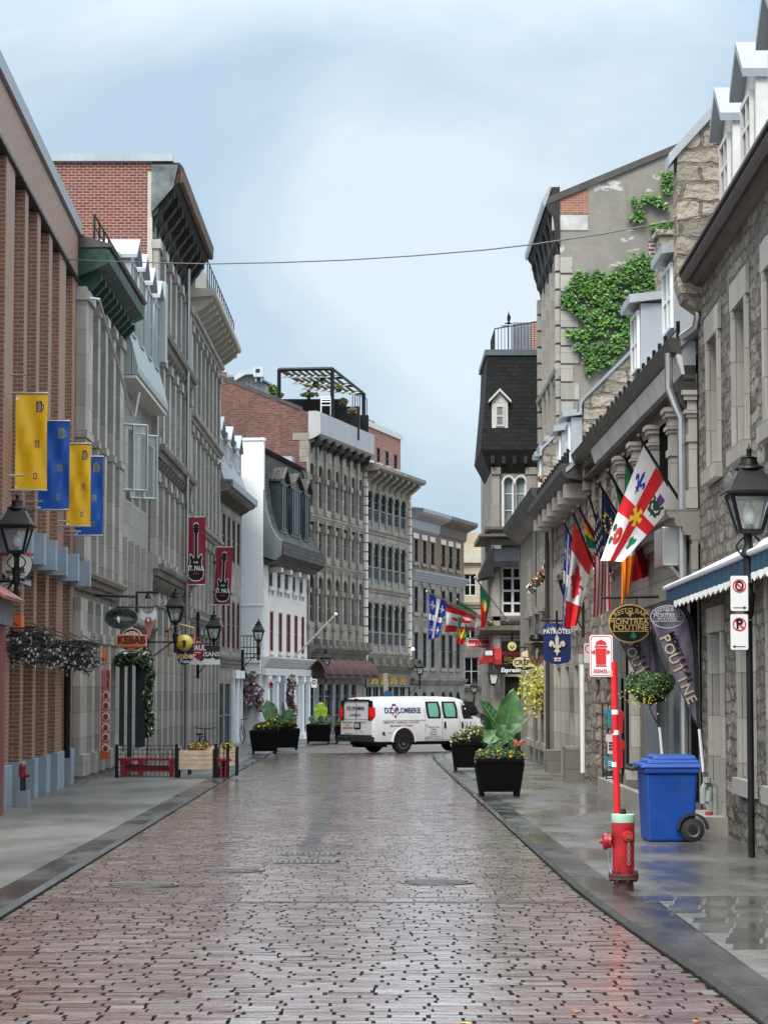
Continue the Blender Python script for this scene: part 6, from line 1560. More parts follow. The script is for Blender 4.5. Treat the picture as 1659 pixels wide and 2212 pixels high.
# ---- climbing white flowers over the kebab shop door
def plant(name,label,cat,boxes,Y,n,size,mats,w,seed,loc=None,flower=None,group=None):
    """leaf scatter: boxes = photo-space ellipses (cx,cy,rx,ry,depth)"""
    rnd=random.Random(seed); m=MB(); tot=sum(b_[2]*b_[3] for b_ in boxes)
    for cx,cy,rx,ry,dp in boxes:
        for _ in range(int(n*rx*ry/tot)):
            while True:
                a,b_,d=rnd.uniform(-1,1),rnd.uniform(-1,1),rnd.uniform(-1,1)
                q=a*a+b_*b_+d*d
                if q<1 and (q>.25 or rnd.random()<.5): break
            p=at(cx+a*rx,cy+b_*ry,Y+d*dp); x=rnd.random(); mi=0
            for i,ww in enumerate(w):
                if x<ww: mi=i;break
                x-=ww
            leafquad(m,p,(rnd.uniform(-1,1),rnd.uniform(-1,.3),rnd.uniform(-.2,1)),size*rnd.uniform(.6,1.3)*(flower if (flower and mi>=2) else 1),rnd,mi)
    o=m.build(name,mats,None,uv=False); return tag(o,label,cat,group)
GR=[plain('dark_shrub_leaf',(.022,.05,.016),.5,0,.4,3),plain('mid_shrub_leaf',(.06,.105,.03),.5,0,.35,3)]
wf=plain('white_petal',(.78,.78,.72),.5,0,.05,5)
B=[(285,1420,34,16,.4),(262,1428,16,14,.3),(315,1425,16,20,.3)]+[(322+3*math.sin(i),1445+i*14,9+2*math.sin(i*1.7),10,.25) for i in range(11)]
plant('climbing_vine','green vine with white blossoms framing the kebab shop doorway','climbing plant',B,57.5,2600,.12,GR+[wf],(.6,.27,.13),41)
B=[(540,1480,14,24,.3),(555,1495,14,16,.3),(537,1515,10,20,.25),(560,1520,8,20,.25),(545,1460,6,10,.2)]
pk=plain('pale_pink_petal',(.55,.36,.40),.5,0,.2,4); pk2=plain('brownish_stem',(.10,.06,.05),.7)
plant('climbing_vine','pink flowering garland on the low white balcony wing','climbing plant',B,104,1100,.17,[pk2,GR[0],pk,M['offwhite']],(.3,.1,.42,.18),42)
B=[(630,1475,10,18,.3),(627,1505,9,24,.3),(632,1540,10,24,.3)]
plant('climbing_vine','pink flowering garland twisted round a white shopfront pilaster','climbing plant',B,109,900,.17,[pk2,GR[0],pk,M['offwhite']],(.45,.1,.35,.10),43)
yel=plain('yellow_green_leaf',(.50,.48,.08),.5,0,.25,4); yel2=plain('olive_leaf',(.26,.28,.05),.5,0,.3,4)
rnd=random.Random(9)
r=empty('yellow_vine',at(1186,1660,74),'gnarled vine with sparse yellow leaves climbing the ashlar house','climbing plant')
m=MB()
for i in range(8):
    x=1186+rnd.uniform(-8,8);pts=[]
    for k in range(10):
        x+=rnd.uniform(-3.5,3.0); q=at(x-k*1.5,1655-k*20,66)-r.location; pts.append(q)
    m.tube(pts,[.035*(1-.07*k) for k in range(10)],5)
m.build('trunk',plain('gnarled_vine_bark',(.10,.085,.07),.85,var=.3),r,uv=False)
m=MB()
for _ in range(620):
    a=rnd.gauss(0,1);b_=rnd.gauss(0,1); x=1158+a*18;y=1490+b_*26
    if not(1118<x<1198 and 1425<y<1556):continue
    q=at(x,y,66+rnd.uniform(-.5,.4))-r.location; leafquad(m,q,(rnd.uniform(-1,1),-1,rnd.uniform(-.3,.8)),rnd.uniform(.05,.13),rnd,0 if rnd.random()<.7 else 1)
m.build('foliage',[yel,yel2],r,uv=False)
# ================================================================ street furniture on the ground
def gpt(x,y,kerb=True):
    """ground point seen at photo pixel x,y"""
    h=CZ-(KS if kerb else 0); Y=h*F/(y-1520); return Vector((at(x,y,Y).x,Y,G(Y)+(KS if kerb else 0)))
# ---- hydrant with its sign pole
p=gpt(1347,1919); r=empty('fire_hydrant',p,'red hydrant with pale green top and rusty flange, red marker pole behind','hydrant'); k=p.y/F; hr=plain('worn_hydrant_red',(.36,.012,.016),.38,0,.35,9,bump=.25)
H=(1919-1757)*k; rr=24.5*k
m=MB(); m.lathe([(rr*.92,.16),(rr*.95,.2),(rr*.95,H*.6),(rr,H*.63),(rr,H-.075)],n=24); m.build('barrel',hr,r,uv=False)
m=MB(); m.lathe([(rr,H-.075),(rr*1.02,H-.07),(rr*1.02,H-.004),(rr*.97,H)],n=24); m.build('cap_band',plain('pale_green_paint',(.36,.60,.42),.45,0,.08,8),r,uv=False)
m=MB(); m.lathe([(.03,H),(.03,H+.02),(.018,H+.05)],n=5); m.build('operating_nut',M['iron'],r,uv=False)
m=MB(); m.lathe([(rr*.88,-.05),(rr*.88,.085),(rr*.95,.09)],n=24); m.lathe([(rr*1.32,.10),(rr*1.32,.125)],n=24); m.lathe([(rr*1.32,.13),(rr*1.32,.155)],n=24)
for j in range(8):
    a=j*math.pi/4+.2; m.lathe([(.016,.08),(.016,.175)],(rr*1.15*math.cos(a),rr*1.15*math.sin(a),0),6)
m.build('base_flange',plain('rusty_iron',(.09,.035,.03),.7,.2,.4,10,bump=.2),r,uv=False)
m=MB(); zc=H*.64; m.lathe([(.05,-rr*1.0),(.066,-rr*1.1),(.06,-rr*1.35),(.075,-rr*1.4),(.075,-rr*1.75),(.05,-rr*1.8),(.02,-rr*1.82),(.02,-rr*2.05)],(0,0,zc),14,ax='x'); m.build('side_outlet',hr,r,uv=False)
m=MB(); m.lathe([(.055,-rr*.9),(.05,-rr*1.15),(.042,-rr*1.3)],(.03,0,zc+.05),14,ax='y'); m.lathe([(.02,-rr*1.3),(.02,-rr*1.5)],(.03,0,zc+.05),5,1,ax='y'); m.build('front_outlet',[hr,plain('rusty_nut',(.16,.06,.03),.7)],r,uv=False)
m=MB()
for i in range(6):
    z=zc-.02-i*.033; ring2(m,1,.035,z,.014 if i%2 else .01,.022,.006,-rr*1.3-.006,-rr*1.3+.006,8)
m.build('chain',M['steel'],r,uv=False); m=MB(); m.tube([(-rr*1.35,-.02,zc-.07),(-rr*1.3,-.03,zc-.2),(-rr*1.1,-.04,zc-.3),(-rr*1.0,-.03,zc-.12)],.006,5); m.build('chain',M['steel'],r,uv=False)
def lx(x): return (x-1347)*k
def lz(y): return (1919-y)*k
m=MB(); m.tube([(lx(1338),.12,H-.2),(lx(1332.5),.12,lz(1440))],7.3*k,12); m.tube([(lx(1332.3),.12,lz(1446)),(lx(1332.2),.12,lz(1431))],8.2*k,12); m.build('marker_pole',plain('pole_red_paint',(.60,.012,.02),.35,0,.06,6),r,uv=False)
for y,x in((1539,1333.5),(1583,1334.5),(1652,1333)):
    m=MB(); m.lathe([(7.6*k,-5*k),(7.6*k,5*k)],(lx(x+.6),.12,lz(y)),12); m.build('reflective_tape',white,r,uv=False)
c=Card('hydrant_sign',1298.5,1417.5,p.y+.1,'white hydrant sign with red border, red hydrant pictogram and number','road sign')
c.plate('red_plate',rrect(1273,1371.5,1324,1463,6),sred,0,.006); c.plate('white_rim',rrect(1273.8,1372.3,1323.2,1462.2,5.5),white,-.003,.003)
m=MB(); a=rrect(1276,1374.5,1321,1460,4.5);b_=rrect(1277.3,1375.8,1319.7,1458.7,3.8); A_=c.P(a);B_=c.P(b_)
for i in range(len(A_)): j=(i+1)%len(A_); m.prism([A_[i],A_[j],B_[j],B_[i]],-.006,-.0032,'y')
m.build('red_border',sred,c.root,uv=False)
m=MB()
def pl(pts): m.prism(c.P(pts),-.006,-.0032,'y')
pl([(1286,1393.2),(1287,1389),(1291,1385),(1295.5,1384),(1295.5,1382),(1301,1382),(1301,1384),(1306,1385.5),(1309.5,1389),(1310.5,1393.2)]); pl([(1285,1395),(1311.5,1395),(1312,1399.5),(1284.5,1399.5)]); pl([(1286,1401),(1310,1401),(1309,1436),(1287.5,1436)]); pl([(1280.5,1406),(1285.5,1404),(1285.5,1414),(1280.5,1412.5)]); pl([(1310.5,1404),(1315.5,1406),(1315.5,1412.5),(1310.5,1414)]); pl([(1278,1407),(1280,1407),(1280,1412),(1278,1412)]); pl([(1316,1407),(1318,1407),(1318,1412),(1316,1412)]); pl([(1287,1437.3),(1309.5,1437.3),(1310,1440.5),(1286.5,1440.5)])
m.build('hydrant_symbol',sred,c.root,uv=False)
c.text('5020432',8,1296,1450,sred,-.005,.01,.78); c.plate('sticker_dot',ell(1315,1451,3.2,3.2,14),plain('faded_pink_dot',(.62,.45,.45),.5),-.006,.003)
m=MB(); c.rod(m,[(1318,.04,1440),(1331,.04,1443)],.012); c.rod(m,[(1298,.0045,1376),(1298,-.003,1376)],.006); m.build('clamp',M['steel'],c.root,uv=False)
# ---- blue wheeled bin
p=gpt(1458,1816); Yb=p.y; k=Yb/F; r=empty('wheelie_bin',(p.x,Yb,p.z),'large blue wheeled recycling bin with closed lid by the tavern','wheelie bin',R(2)); blu=plain('blue_bin_plastic',(.003,.05,.27),.45,0,.22,3,bump=.12)
def bx(x): return (x-1458)*k
def bz(y): return (1816-y)*k
m=MB(); zt=bz(1668); d=.75
vs=[(bx(1401),0,0),(bx(1500),0,0),(bx(1500),d*.9,0),(bx(1401),d*.9,0),(bx(1396),-.04,zt),(bx(1507),-.04,zt),(bx(1507),d,zt),(bx(1396),d,zt)]
m.add(vs,[(3,2,1,0),(4,5,6,7),(0,1,5,4),(1,2,6,5),(2,3,7,6),(3,0,4,7)]); m.build('body',blu,r,uv=False,bevel=.03)
m=MB(); m.box(bx(1393),bx(1511),-.07,d+.03,zt-.01,zt+.055); m.build('rim',blu,r,uv=False,bevel=.012)
m=MB(); z0=zt+.058
for (xa,xb,za,zb,ya,yb) in((1384,1516,0,.055,-.09,d+.05),(1399,1512,.055,.10,-.05,d),(1412,1508,.10,.15,.02,d-.07)):
    m.add([(bx(xa),ya,z0+za),(bx(xb),ya,z0+za),(bx(xb),yb,z0+za),(bx(xa),yb,z0+za),(bx(xa+6),ya+.04,z0+zb),(bx(xb-3),ya+.03,z0+zb),(bx(xb-3),yb-.04,z0+zb),(bx(xa+6),yb-.04,z0+zb)],[(3,2,1,0),(4,5,6,7),(0,1,5,4),(1,2,6,5),(2,3,7,6),(3,0,4,7)])
m.build('lid',blu,r,uv=False,bevel=.015)
m=MB(); m.tube([(bx(1384),.05,z0+.02),(bx(1370),.05,z0-.02),(bx(1370),d-.05,z0-.02),(bx(1384),d-.05,z0+.02)],.025,8); m.build('handle',M['rubber'],r,uv=False)
for yy in(-.03,d-.1):
    o=None; m=MB(); rw_=.145; cx=bx(1495); m.lathe([(rw_-.02,-.05),(rw_,-.04),(rw_,.04),(rw_-.02,.05)],(cx,yy,rw_),24,ax='y'); o=m.build('wheel',M['rubber'],r,uv=False)
    m=MB(); m.lathe([(.02,-.045),(.08,-.052),(.085,-.056),(.09,-.05)],(cx,yy,rw_),20,ax='y'); m.build('hub',plain('grey_hub_plastic',(.06,.06,.065),.5),o,uv=False)
m=MB(); cx=bx(1495)
m.prism([(cx+(.20)*math.cos(R(a)),.155+.20*math.sin(R(a))) for a in range(0,181,15)]+[(cx-.17*math.cos(R(a)),.155+.17*math.sin(R(a))) for a in range(0,181,15)],-.1,.0,'y'); m.build('wheel_guard',plain('dark_guard_plastic',(.02,.022,.03),.55),r,uv=False)
# ---- planters
pb=plain('black_planter_steel',(.003,.003,.004),.5,0,.25,4,spec=.12)
def planter(p,w0,w1,h,leg,label,group='black planters along the street',rz=0):
    r=empty('street_planter',p,label,'planter',rz,group); m=MB(); a,b_=w0/2,w1/2
    m.add([(-a,-a,leg),(a,-a,leg),(a,a,leg),(-a,a,leg),(-b_,-b_,h),(b_,-b_,h),(b_,b_,h),(-b_,b_,h)],[(3,2,1,0),(0,1,5,4),(1,2,6,5),(2,3,7,6),(3,0,4,7)])
    m.build('tub',pb,r,uv=False)
    m=MB()
    for x0,x1,y0,y1 in((-b_-.02,b_+.02,-b_-.02,-b_+.03),(-b_-.02,b_+.02,b_-.03,b_+.02),(-b_-.02,-b_+.03,-b_+.03,b_-.03),(b_-.03,b_+.02,-b_+.03,b_-.03)): m.box(x0,x1,y0,y1,h-.05,h+.01)
    m.build('rim',pb,r,uv=False)
    m=MB(); m.quad((-b_+.03,-b_+.03,h-.06),(b_-.03,-b_+.03,h-.06),(b_-.03,b_-.03,h-.06),(-b_+.03,b_-.03,h-.06)); m.build('soil',plain('dark_soil',(.03,.022,.015),.9,0,.4,20),r,uv=False)
    for sx in(-1,1):
        for sy in(-1,1):
            m=MB(); m.add([(sx*a-.035,sy*a-.035,0),(sx*a+.035,sy*a-.035,0),(sx*a+.035,sy*a+.035,0),(sx*a-.035,sy*a+.035,0)]+[(sx*b_-.03,sy*b_-.03,h-.06),(sx*b_+.03,sy*b_-.03,h-.06),(sx*b_+.03,sy*b_+.03,h-.06),(sx*b_-.03,sy*b_+.03,h-.06)],[(3,2,1,0),(4,5,6,7),(0,1,5,4),(1,2,6,5),(2,3,7,6),(3,0,4,7)]); m.build('leg',pb,r,uv=False)
    return r
def bigleaf(m,base,tip,w,nrm,rnd,droop=.12,heart=.22,mi=0,vein=1,wave=.03):
    base=Vector(base);tip=Vector(tip);d=tip-base;L=d.length;d/=L;n=Vector(nrm);n=(n-d*n.dot(d)).normalized();s=d.cross(n)
    ns,nt=14,5; rows=[]
    for i in range(ns+1):
        t=i/ns; wd=w*.5*(math.sin(math.pi*min(1,(t*.82+.18)))**.75)*(1.0 if t>.05 else .9)*(1-.15*t); 
        if t>.97: wd=.004
        row=[]
        for j in range(-nt,nt+1):
            q=j/nt; back=-heart*L*max(0,1-t*3.2)*abs(q)**1.4
            cup=.22*wd*abs(q)**1.5; wv=wave*L*math.sin(t*16+abs(q)*2)*abs(q)**2
            row.append(base+d*(t*L+back)+s*(q*wd)+n*(cup+wv-droop*L*t*t))
        rows.append(row)
    N=2*nt+1; vs=[v for r_ in rows for v in r_]; fs=[(i*N+j,i*N+j+1,(i+1)*N+j+1,(i+1)*N+j) for i in range(ns) for j in range(N-1)]
    m.add(vs,fs,mi,True)
    off=-n*.004 if False else n*.004
    m.tube([rows[i][nt]+n*.003 for i in range(ns)],[.008*(1-i/ns)+.002 for i in range(ns)],4,vein)
    for i in range(2,ns-2,2):
        for sg in(-1,1):
            pts=[rows[min(ns,i+int(abs(j)*.45))][nt+sg*j]+n*.002 for j in range(0,nt)]
            m.tube(pts,.0035,3,vein)
LFM=[plain('big_leaf_green',(.055,.14,.045),.38,0,.18,5,spec=.5),plain('leaf_vein',(.16,.28,.13),.5,0,.1,5),plain('big_leaf_dark',(.022,.075,.022),.4,0,.2,5),plain('bright_lime_leaf',(.30,.52,.03),.4,0,.15,5),plain('leaf_stalk',(.09,.16,.05),.5)]
def eplant(name,label,root,Y,leaves,seed):
    """leaves: (base px, tip px, width px, normal, material, dy)"""
    rnd=random.Random(seed); k=Y/F; r=empty(name,at(root[0],root[1],Y),label,'plant')
    o=r.location
    for b_,t_,w,n,mi,dy in leaves:
        m=MB(); B_=at(b_[0],b_[1],Y+dy)-o; T_=at(t_[0],t_[1],Y+dy)-o
        bigleaf(m,B_,T_,w*k,n,rnd,mi=mi); m.build('big_leaf',LFM,r,uv=False)
        m=MB(); m.tube([Vector((0,0,0)),B_*.5+Vector((0,0,.08)),B_],[.022,.018,.012],6,4); m.build('stalk',LFM,r,uv=False)
    return r
cols_f=[plain('flower_yellow',(.75,.50,.05),.5),plain('flower_cream',(.75,.70,.52),.5),plain('flower_violet',(.16,.09,.32),.5),plain('flower_orange',(.75,.16,.02),.5),plain('flower_red',(.50,.02,.02),.5),plain('flower_pink',(.6,.25,.3),.5)]
GL=[plain('bedding_leaf_dark',(.020,.052,.016),.5,0,.4,6),plain('bedding_leaf',(.05,.115,.026),.5,0,.35,6),plain('bedding_leaf_light',(.11,.19,.05),.5,0,.25,6)]
def bed(label,boxes,Y,n,size,w,fl,seed,name='flower_bed',fs=1.0):
    return plant(name,label,'flowers',boxes,Y,n,size,GL+[cols_f[i] for i in fl],w,seed)
pl1=gpt(1078,1718); Y1=pl1.y; planter(pl1,.63,.83,.68,.085,'large black planter with giant elephant ear leaves, next to the hydrant',rz=R(1))
eplant('elephant_ear_plant','giant elephant ear plant with one pale upright leaf in the large planter',(1085,1630),Y1,[
 ((1089,1590),(1113,1488),62,(.25,-1,.2),0,-.05),((1075,1572),(1040,1507),54,(.75,-.6,.5),2,.05),((1092,1596),(1141,1548),28,(-.25,-.9,.6),2,-.1),((1070,1590),(1042,1600),34,(.2,-.9,.5),0,-.2),((1095,1600),(1086,1565),26,(.1,-1,.1),0,-.15),((1064,1578),(1050,1548),30,(.3,-1,.1),2,.1),((1107,1600),(1118,1625),24,(0,-1,.4),2,-.2),((1075,1622),(1066,1590),26,(.1,-1,.2),0,-.25),((1102,1580),(1106,1557),16,(.1,-1,0),3,.2),((1088,1582),(1084,1570),14,(.3,-1,.2),3,.2)],5)
bed('trailing green bedding with small yellow blooms in the large planter',[(1078,1630,52,16,.38),(1046,1644,22,14,.25),(1112,1640,22,18,.25),(1075,1640,40,10,.3)],Y1-.1,2600,.06,(.34,.36,.16,.08,.03),(0,2),6)
m=MB(); rnd=random.Random(4)
o=at(1118,1612,Y1-.2)
for i in range(9): bigleaf(m,(0,0,0),(rnd.uniform(-.12,.16),rnd.uniform(-.15,.05),rnd.uniform(-.02,.17)),.06,(rnd.uniform(-1,1),-1,.3),rnd,mi=i%2,vein=1,wave=.01)
o_=m.build('croton_plant',[plain('croton_red',(.30,.03,.02),.4),plain('croton_salmon',(.55,.20,.12),.4)],None,uv=False,loc=o); tag(o_,'red and salmon leaved croton tucked beside the elephant ear','plant')
pl2=gpt(1010,1664); Y2=pl2.y; planter(pl2,.60,.76,.70,.08,'black planter of mixed flowers behind the elephant ear planter')
bed('mixed cream and violet flowers overflowing the planter nearer the van',[(1008,1590,30,13,.35),(985,1602,13,14,.2),(1030,1582,22,14,.3)],Y2,1700,.075,(.25,.30,.15,.10,.15,.05),(0,1,2),8)
m=MB()
for i in range(14): x=rnd.uniform(-.14,.14); m.tube([(x*.6,0,0),(x*.9,rnd.uniform(-.06,.06),.16),(x*1.3,rnd.uniform(-.1,.1),.34)],.006,4)
o_=m.build('feather_grass',plain('pale_grass_plume',(.4,.4,.33),.7),None,uv=False,loc=at(1014,1588,Y2)); tag(o_,'thin pale grass plumes rising from the mixed flower planter','plant')
Lp=gpt(571,1628); planter(Lp,.72,.96,.78,.09,'black planter with a round elephant ear leaf beside the timber flower box',rz=R(4))
eplant('elephant_ear_plant','elephant ear plant with one round ribbed leaf in the front planter by the white shopfront',(582,1570),Lp.y,[((586,1552),(578,1512),36,(.2,-1,.1),0,0),((594,1562),(600,1540),18,(.3,-1,.2),2,.1)],7)
bed('dark green bedding with yellow and orange blooms by the white shopfront',[(570,1572,24,10,.35),(586,1566,20,12,.3),(597,1562,10,14,.25)],Lp.y,1700,.10,(.42,.32,.12,.08,.03,.03),(0,3,1),11)
Lp2=gpt(618,1620); planter(Lp2,.72,.94,.78,.09,'black planter with broad canna leaves just behind the round leaf planter',rz=R(4))
eplant('canna_plant','broad leaved canna with an orange bud in the rear planter by the white shopfront',(612,1566),Lp2.y,[((612,1560),(630,1530),24,(-.3,-1,.3),0,0),((608,1560),(590,1545),20,(.3,-1,.4),2,0),((616,1558),(640,1548),18,(0,-1,.6),2,.1),((613,1545),(611,1515),9,(.3,-1,0),2,0)],13)
bed('bedding with orange flowers in the canna planter',[(616,1566,22,9,.3),(632,1566,10,10,.25)],Lp2.y,1100,.10,(.36,.32,.14,.12,.06),(3,0),12)
Lp3=gpt(688,1606); planter(Lp3,.86,.98,.80,.08,'black planter with a bright lime disc leaf under the maroon awning')
eplant('lime_leaf_plant','plant with one bright lime round leaf under the maroon awning',(692,1565),Lp3.y,[((693,1546),(693,1517),31,(.05,-1,.05),3,0),((676,1560),(668,1548),14,(.3,-1,.4),2,0),((705,1560),(716,1550),16,(-.3,-1,.4),2,0)],14)
bed('small leaved greenery at the foot of the lime leaf plant',[(690,1568,26,8,.35)],Lp3.y,900,.12,(.45,.38,.13,.04),(1,),15)
Lp4=gpt(748,1605); planter(Lp4,.8,.95,.72,.08,'black planter half hidden behind the rear of the white van')
bed('leafy green plants with a red bloom behind the rear of the van',[(744,1562,16,14,.4),(752,1552,10,14,.3)],Lp4.y,900,.13,(.36,.36,.2,.05,.03),(0,4),16)
# ---- parklet: wire fence, red benches, timber flower boxes
fy=gpt(315,1679).y; kf=fy/F
def fx(x): return at(x,1679,fy).x
def wire_fence(xa,xb,y0,y1,Y,label,slant=0):
    p=gpt(xa,1679); r=empty('wire_fence',(at(xa,1679,Y).x,Y,G(Y)+KS),label,'fence'); w=at(xb,1679,Y).x-at(xa,1679,Y).x; h=(y1-y0)*Y/F; m=MB()
    nx,nz=max(3,int(w/.095)),int(h/.095)
    for i in range(nx+1): m.tube([(w*i/nx,0,.03),(w*i/nx,0,h)],.006,4)
    for j in range(nz+1): m.tube([(0,0,.03+(h-.03)*j/nz),(w,0,.03+(h-.03)*j/nz)],.006,4)
    m.build('wire_mesh',M['iron'],r,uv=False)
    for x in(0,w):
        m=MB(); m.box(x-.035,x+.035,-.03,.03,0,h+.02); m.build('post',M['iron'],r,uv=False)
wire_fence(252,381,1607,1676,fy,'black wire mesh fence in front of the long red bench')
wire_fence(466,492,1608,1679,fy-.2,'narrow black wire mesh fence beside the small red stool')
def bench(x0,x1,ys,yb,Y,label,depth=.45,name='red_bench',cat='bench'):
    k=Y/F; p=at(x0,yb,Y); r=empty(name,(p.x,Y,G(Y)+KS),label,cat); w=(x1-x0)*k; h=(yb-ys)*k
    rm=plain('red_bench_paint',(.34,.012,.03),.42,0,.15,6)
    m=MB(); 
    for i in range(3): m.box(-.04,w+.04,i*depth/3,(i+1)*depth/3-.015,h-.05,h)
    m.build('seat',rm,r,uv=False)
    for x in(.06,w-.14):
        m=MB(); m.add([(x,0.02,0),(x+.08,.02,0),(x+.08,depth-.02,0),(x,depth-.02,0),(x-.02,.02,h-.055),(x+.10,.02,h-.055),(x+.1,depth-.02,h-.055),(x-.02,depth-.02,h-.055)],[(3,2,1,0),(4,5,6,7),(0,1,5,4),(1,2,6,5),(2,3,7,6),(3,0,4,7)]); m.build('leg',rm,r,uv=False)
    m=MB(); m.box(.16,w-.16,depth/2-.02,depth/2+.02,h*.30,h*.62); m.build('stretcher',rm,r,uv=False)
    return r
bench(255,378,1638,1677,fy+.5,'long red wooden bench behind the wire fence')
bench(263,312,1628,1664,fy+1.6,'red wooden picnic table end beside the kebab shop',.9,'red_table','table')
bench(471,494,1640,1680,fy-.05,'small red stool at the end of the parklet by the kerb',.4,'red_stool','stool')
def woodbox(x0,x1,y0,y1,yb,Y,label,depth=.5):
    k=Y/F; p=at(x0,yb,Y); r=empty('timber_flower_box',(p.x,Y,G(Y)+KS),label,'planter',0,'timber flower boxes'); w=(x1-x0)*k; z0=(yb-y1)*k; z1=(yb-y0)*k; m=MB(); n=4
    for i in range(n):
        a=z0+(z1-z0)*i/n; m.box(.0,w,0,.03,a+.004,z0+(z1-z0)*(i+1)/n-.004); m.box(0,w,depth-.03,depth,a+.004,z0+(z1-z0)*(i+1)/n-.004)
        m.box(.0,.03,.031,depth-.031,a+.004,z0+(z1-z0)*(i+1)/n-.004); m.box(w-.03,w,.031,depth-.031,a+.004,z0+(z1-z0)*(i+1)/n-.004)
    m.box(.03,w-.03,.03,depth-.03,z0+.02,z1-.08); m.build('planks',M['wood'],r,uv=False)
    rnd=random.Random(int(x0)); m=MB()
    for i in range(11): m.lathe([(.001,-.0035),(.012,-.003)],(rnd.uniform(.05,w-.05),0,rnd.uniform(z0,z1)),8,ax='y')
    m.build('wood_knot',plain('dark_knot',(.16,.08,.04),.7),r,uv=False)
    for x in(-.045,w):
        for yy in(-.02,depth-.03):
            m=MB(); m.box(x,x+.045,yy,yy+.05,0,z1+.03); m.build('leg',M['iron'],r,uv=False)
    return r
woodbox(386,459,1622,1663,1681,fy-.35,'timber flower box on black legs in the middle of the parklet')
woodbox(410,478,1611,1628,1672,fy+2.2,'timber flower box behind the front one, red blooms inside')
woodbox(473,508,1612,1650,1672,fy+1.2,'small timber flower box at the kerb end with yellow flowers')
bed('yellow and red flowers in the timber boxes of the parklet',[(432,1612,24,7,.35),(426,1617,18,6,.3)],fy+.3,420,.075,(.25,.25,.1,.24,.10,.04),(0,4,3),17)
bed('yellow flowers in the small timber box at the kerb',[(490,1612,13,5,.3)],fy+1.4,260,.075,(.25,.25,.1,.36,.04),(0,4),18)
# bicycle leaning behind the flower boxes
def bicycle(x,y,Y,rz,label,s=1.0):
    g=G(Y)+KS; r=empty('bicycle',(at(x,y,Y).x,Y,g),label,'bicycle',rz); bk=M['iron']
    for xx in(-.52,.52):
        m=MB(); n=28; m.tube([(xx+.33*math.cos(2*math.pi*i/n),0,.34+.33*math.sin(2*math.pi*i/n)) for i in range(n+1)],.018,6); o=m.build('wheel',M['rubber'],r,uv=False)
        m=MB()
        for i in range(9): a=math.pi*i/9; m.tube([(xx+.32*math.cos(a),0,.34+.32*math.sin(a)),(xx-.32*math.cos(a),0,.34-.32*math.sin(a))],.003,3)
        m.build('spokes',M['steel'],o,uv=False)
    m=MB(); A_=(-.52,0,.34);B_=(-.12,0,.30);C_=(-.22,0,.78);D_=(.36,0,.80);E_=(.52,0,.34)
    for a,b_ in((A_,B_),(A_,C_),(B_,C_),(B_,D_),(C_,D_),(D_,E_)): m.tube([a,b_],.017,6)
    m.tube([D_,(.33,0,1.0)],.015,6); m.build('frame',bk,r,uv=False)
    m=MB(); m.tube([(.38,-.3,1.04),(.33,-.1,1.0),(.33,.1,1.0),(.38,.3,1.04)],.013,6); m.build('handlebar',bk,r,uv=False)
    m=MB(); m.box(-.36,-.12,-.07,.07,.84,.89); m.tube([C_,(-.24,0,.85)],.015,6); m.build('saddle',M['rubber'],r,uv=False)
bicycle(436,1607,fy+10,R(80),'black bicycle seen end on behind the timber boxes')
bicycle(712,1606,110,R(35),'dark bicycle parked beside the lime leaf planter')
bicycle(741,1605,108.5,R(20),'dark bicycle parked close to the rear of the van')
bicycle(516,1606,102.5,R(75),'dark scooter like bicycle propped against the corner below the drain pipe')
# red standpipe on the grey box beside the fin building
p=gpt(50,1741); r=empty('standpipe',p,'small red twin standpipe on a grey box at the brick fin plinth','standpipe'); k=p.y/F
m=MB(); m.box(-12*k,12*k,-.1,.2,.0,34*k); m.build('grey_box',M['galv'],r,uv=False)
m=MB(); m.tube([(-2*k,-.03,34*k),(-2*k,-.03,68*k)],.035,8); m.tube([(4*k,-.03,34*k),(3*k,-.03,62*k)],.02,8); m.build('riser_pipe',plain('dark_pipe_iron',(.03,.02,.025),.5),r,uv=False)
m=MB(); m.tube([(-2*k,-.03,62*k),(-2*k,-.03,84*k)],.06,10); m.ball((-1*k,-.05,86*k),.06,8); m.tube([(-3*k,-.03,66*k),(14*k,-.1,66*k)],.028,8); m.build('valve_head',plain('dull_red_valve',(.26,.012,.016),.4),r,uv=False)
for i,(x,yb,yt) in enumerate(((17,1690,1632),(47,1700,1636),(75,1640,1618))):
    pass
for x,yt,yb in((17,1628,1685),(45,1632,1672),(73,1628,1665)):
    r=empty('wall_stake',at(x,yb,40+x*.1),('rusty black stake beside the red pub front','rusty black stake above the red standpipe','rusty black stake between two brick fins')[(17,45,73).index(x)],'stake'); k=(40+x*.1)/F
    m=MB(); m.box(-3*k,3*k,-.12,-.04,0,(yb-yt)*k); m.box(-4.5*k,4.5*k,-.13,-.03,(yb-yt-13)*k,(yb-yt-9)*k); m.ball((0,-.08,(yb-yt+2)*k),3.2*k,8); m.build('stake',plain('rusty_black_iron',(.035,.022,.018),.7,var=.5),r,uv=False)
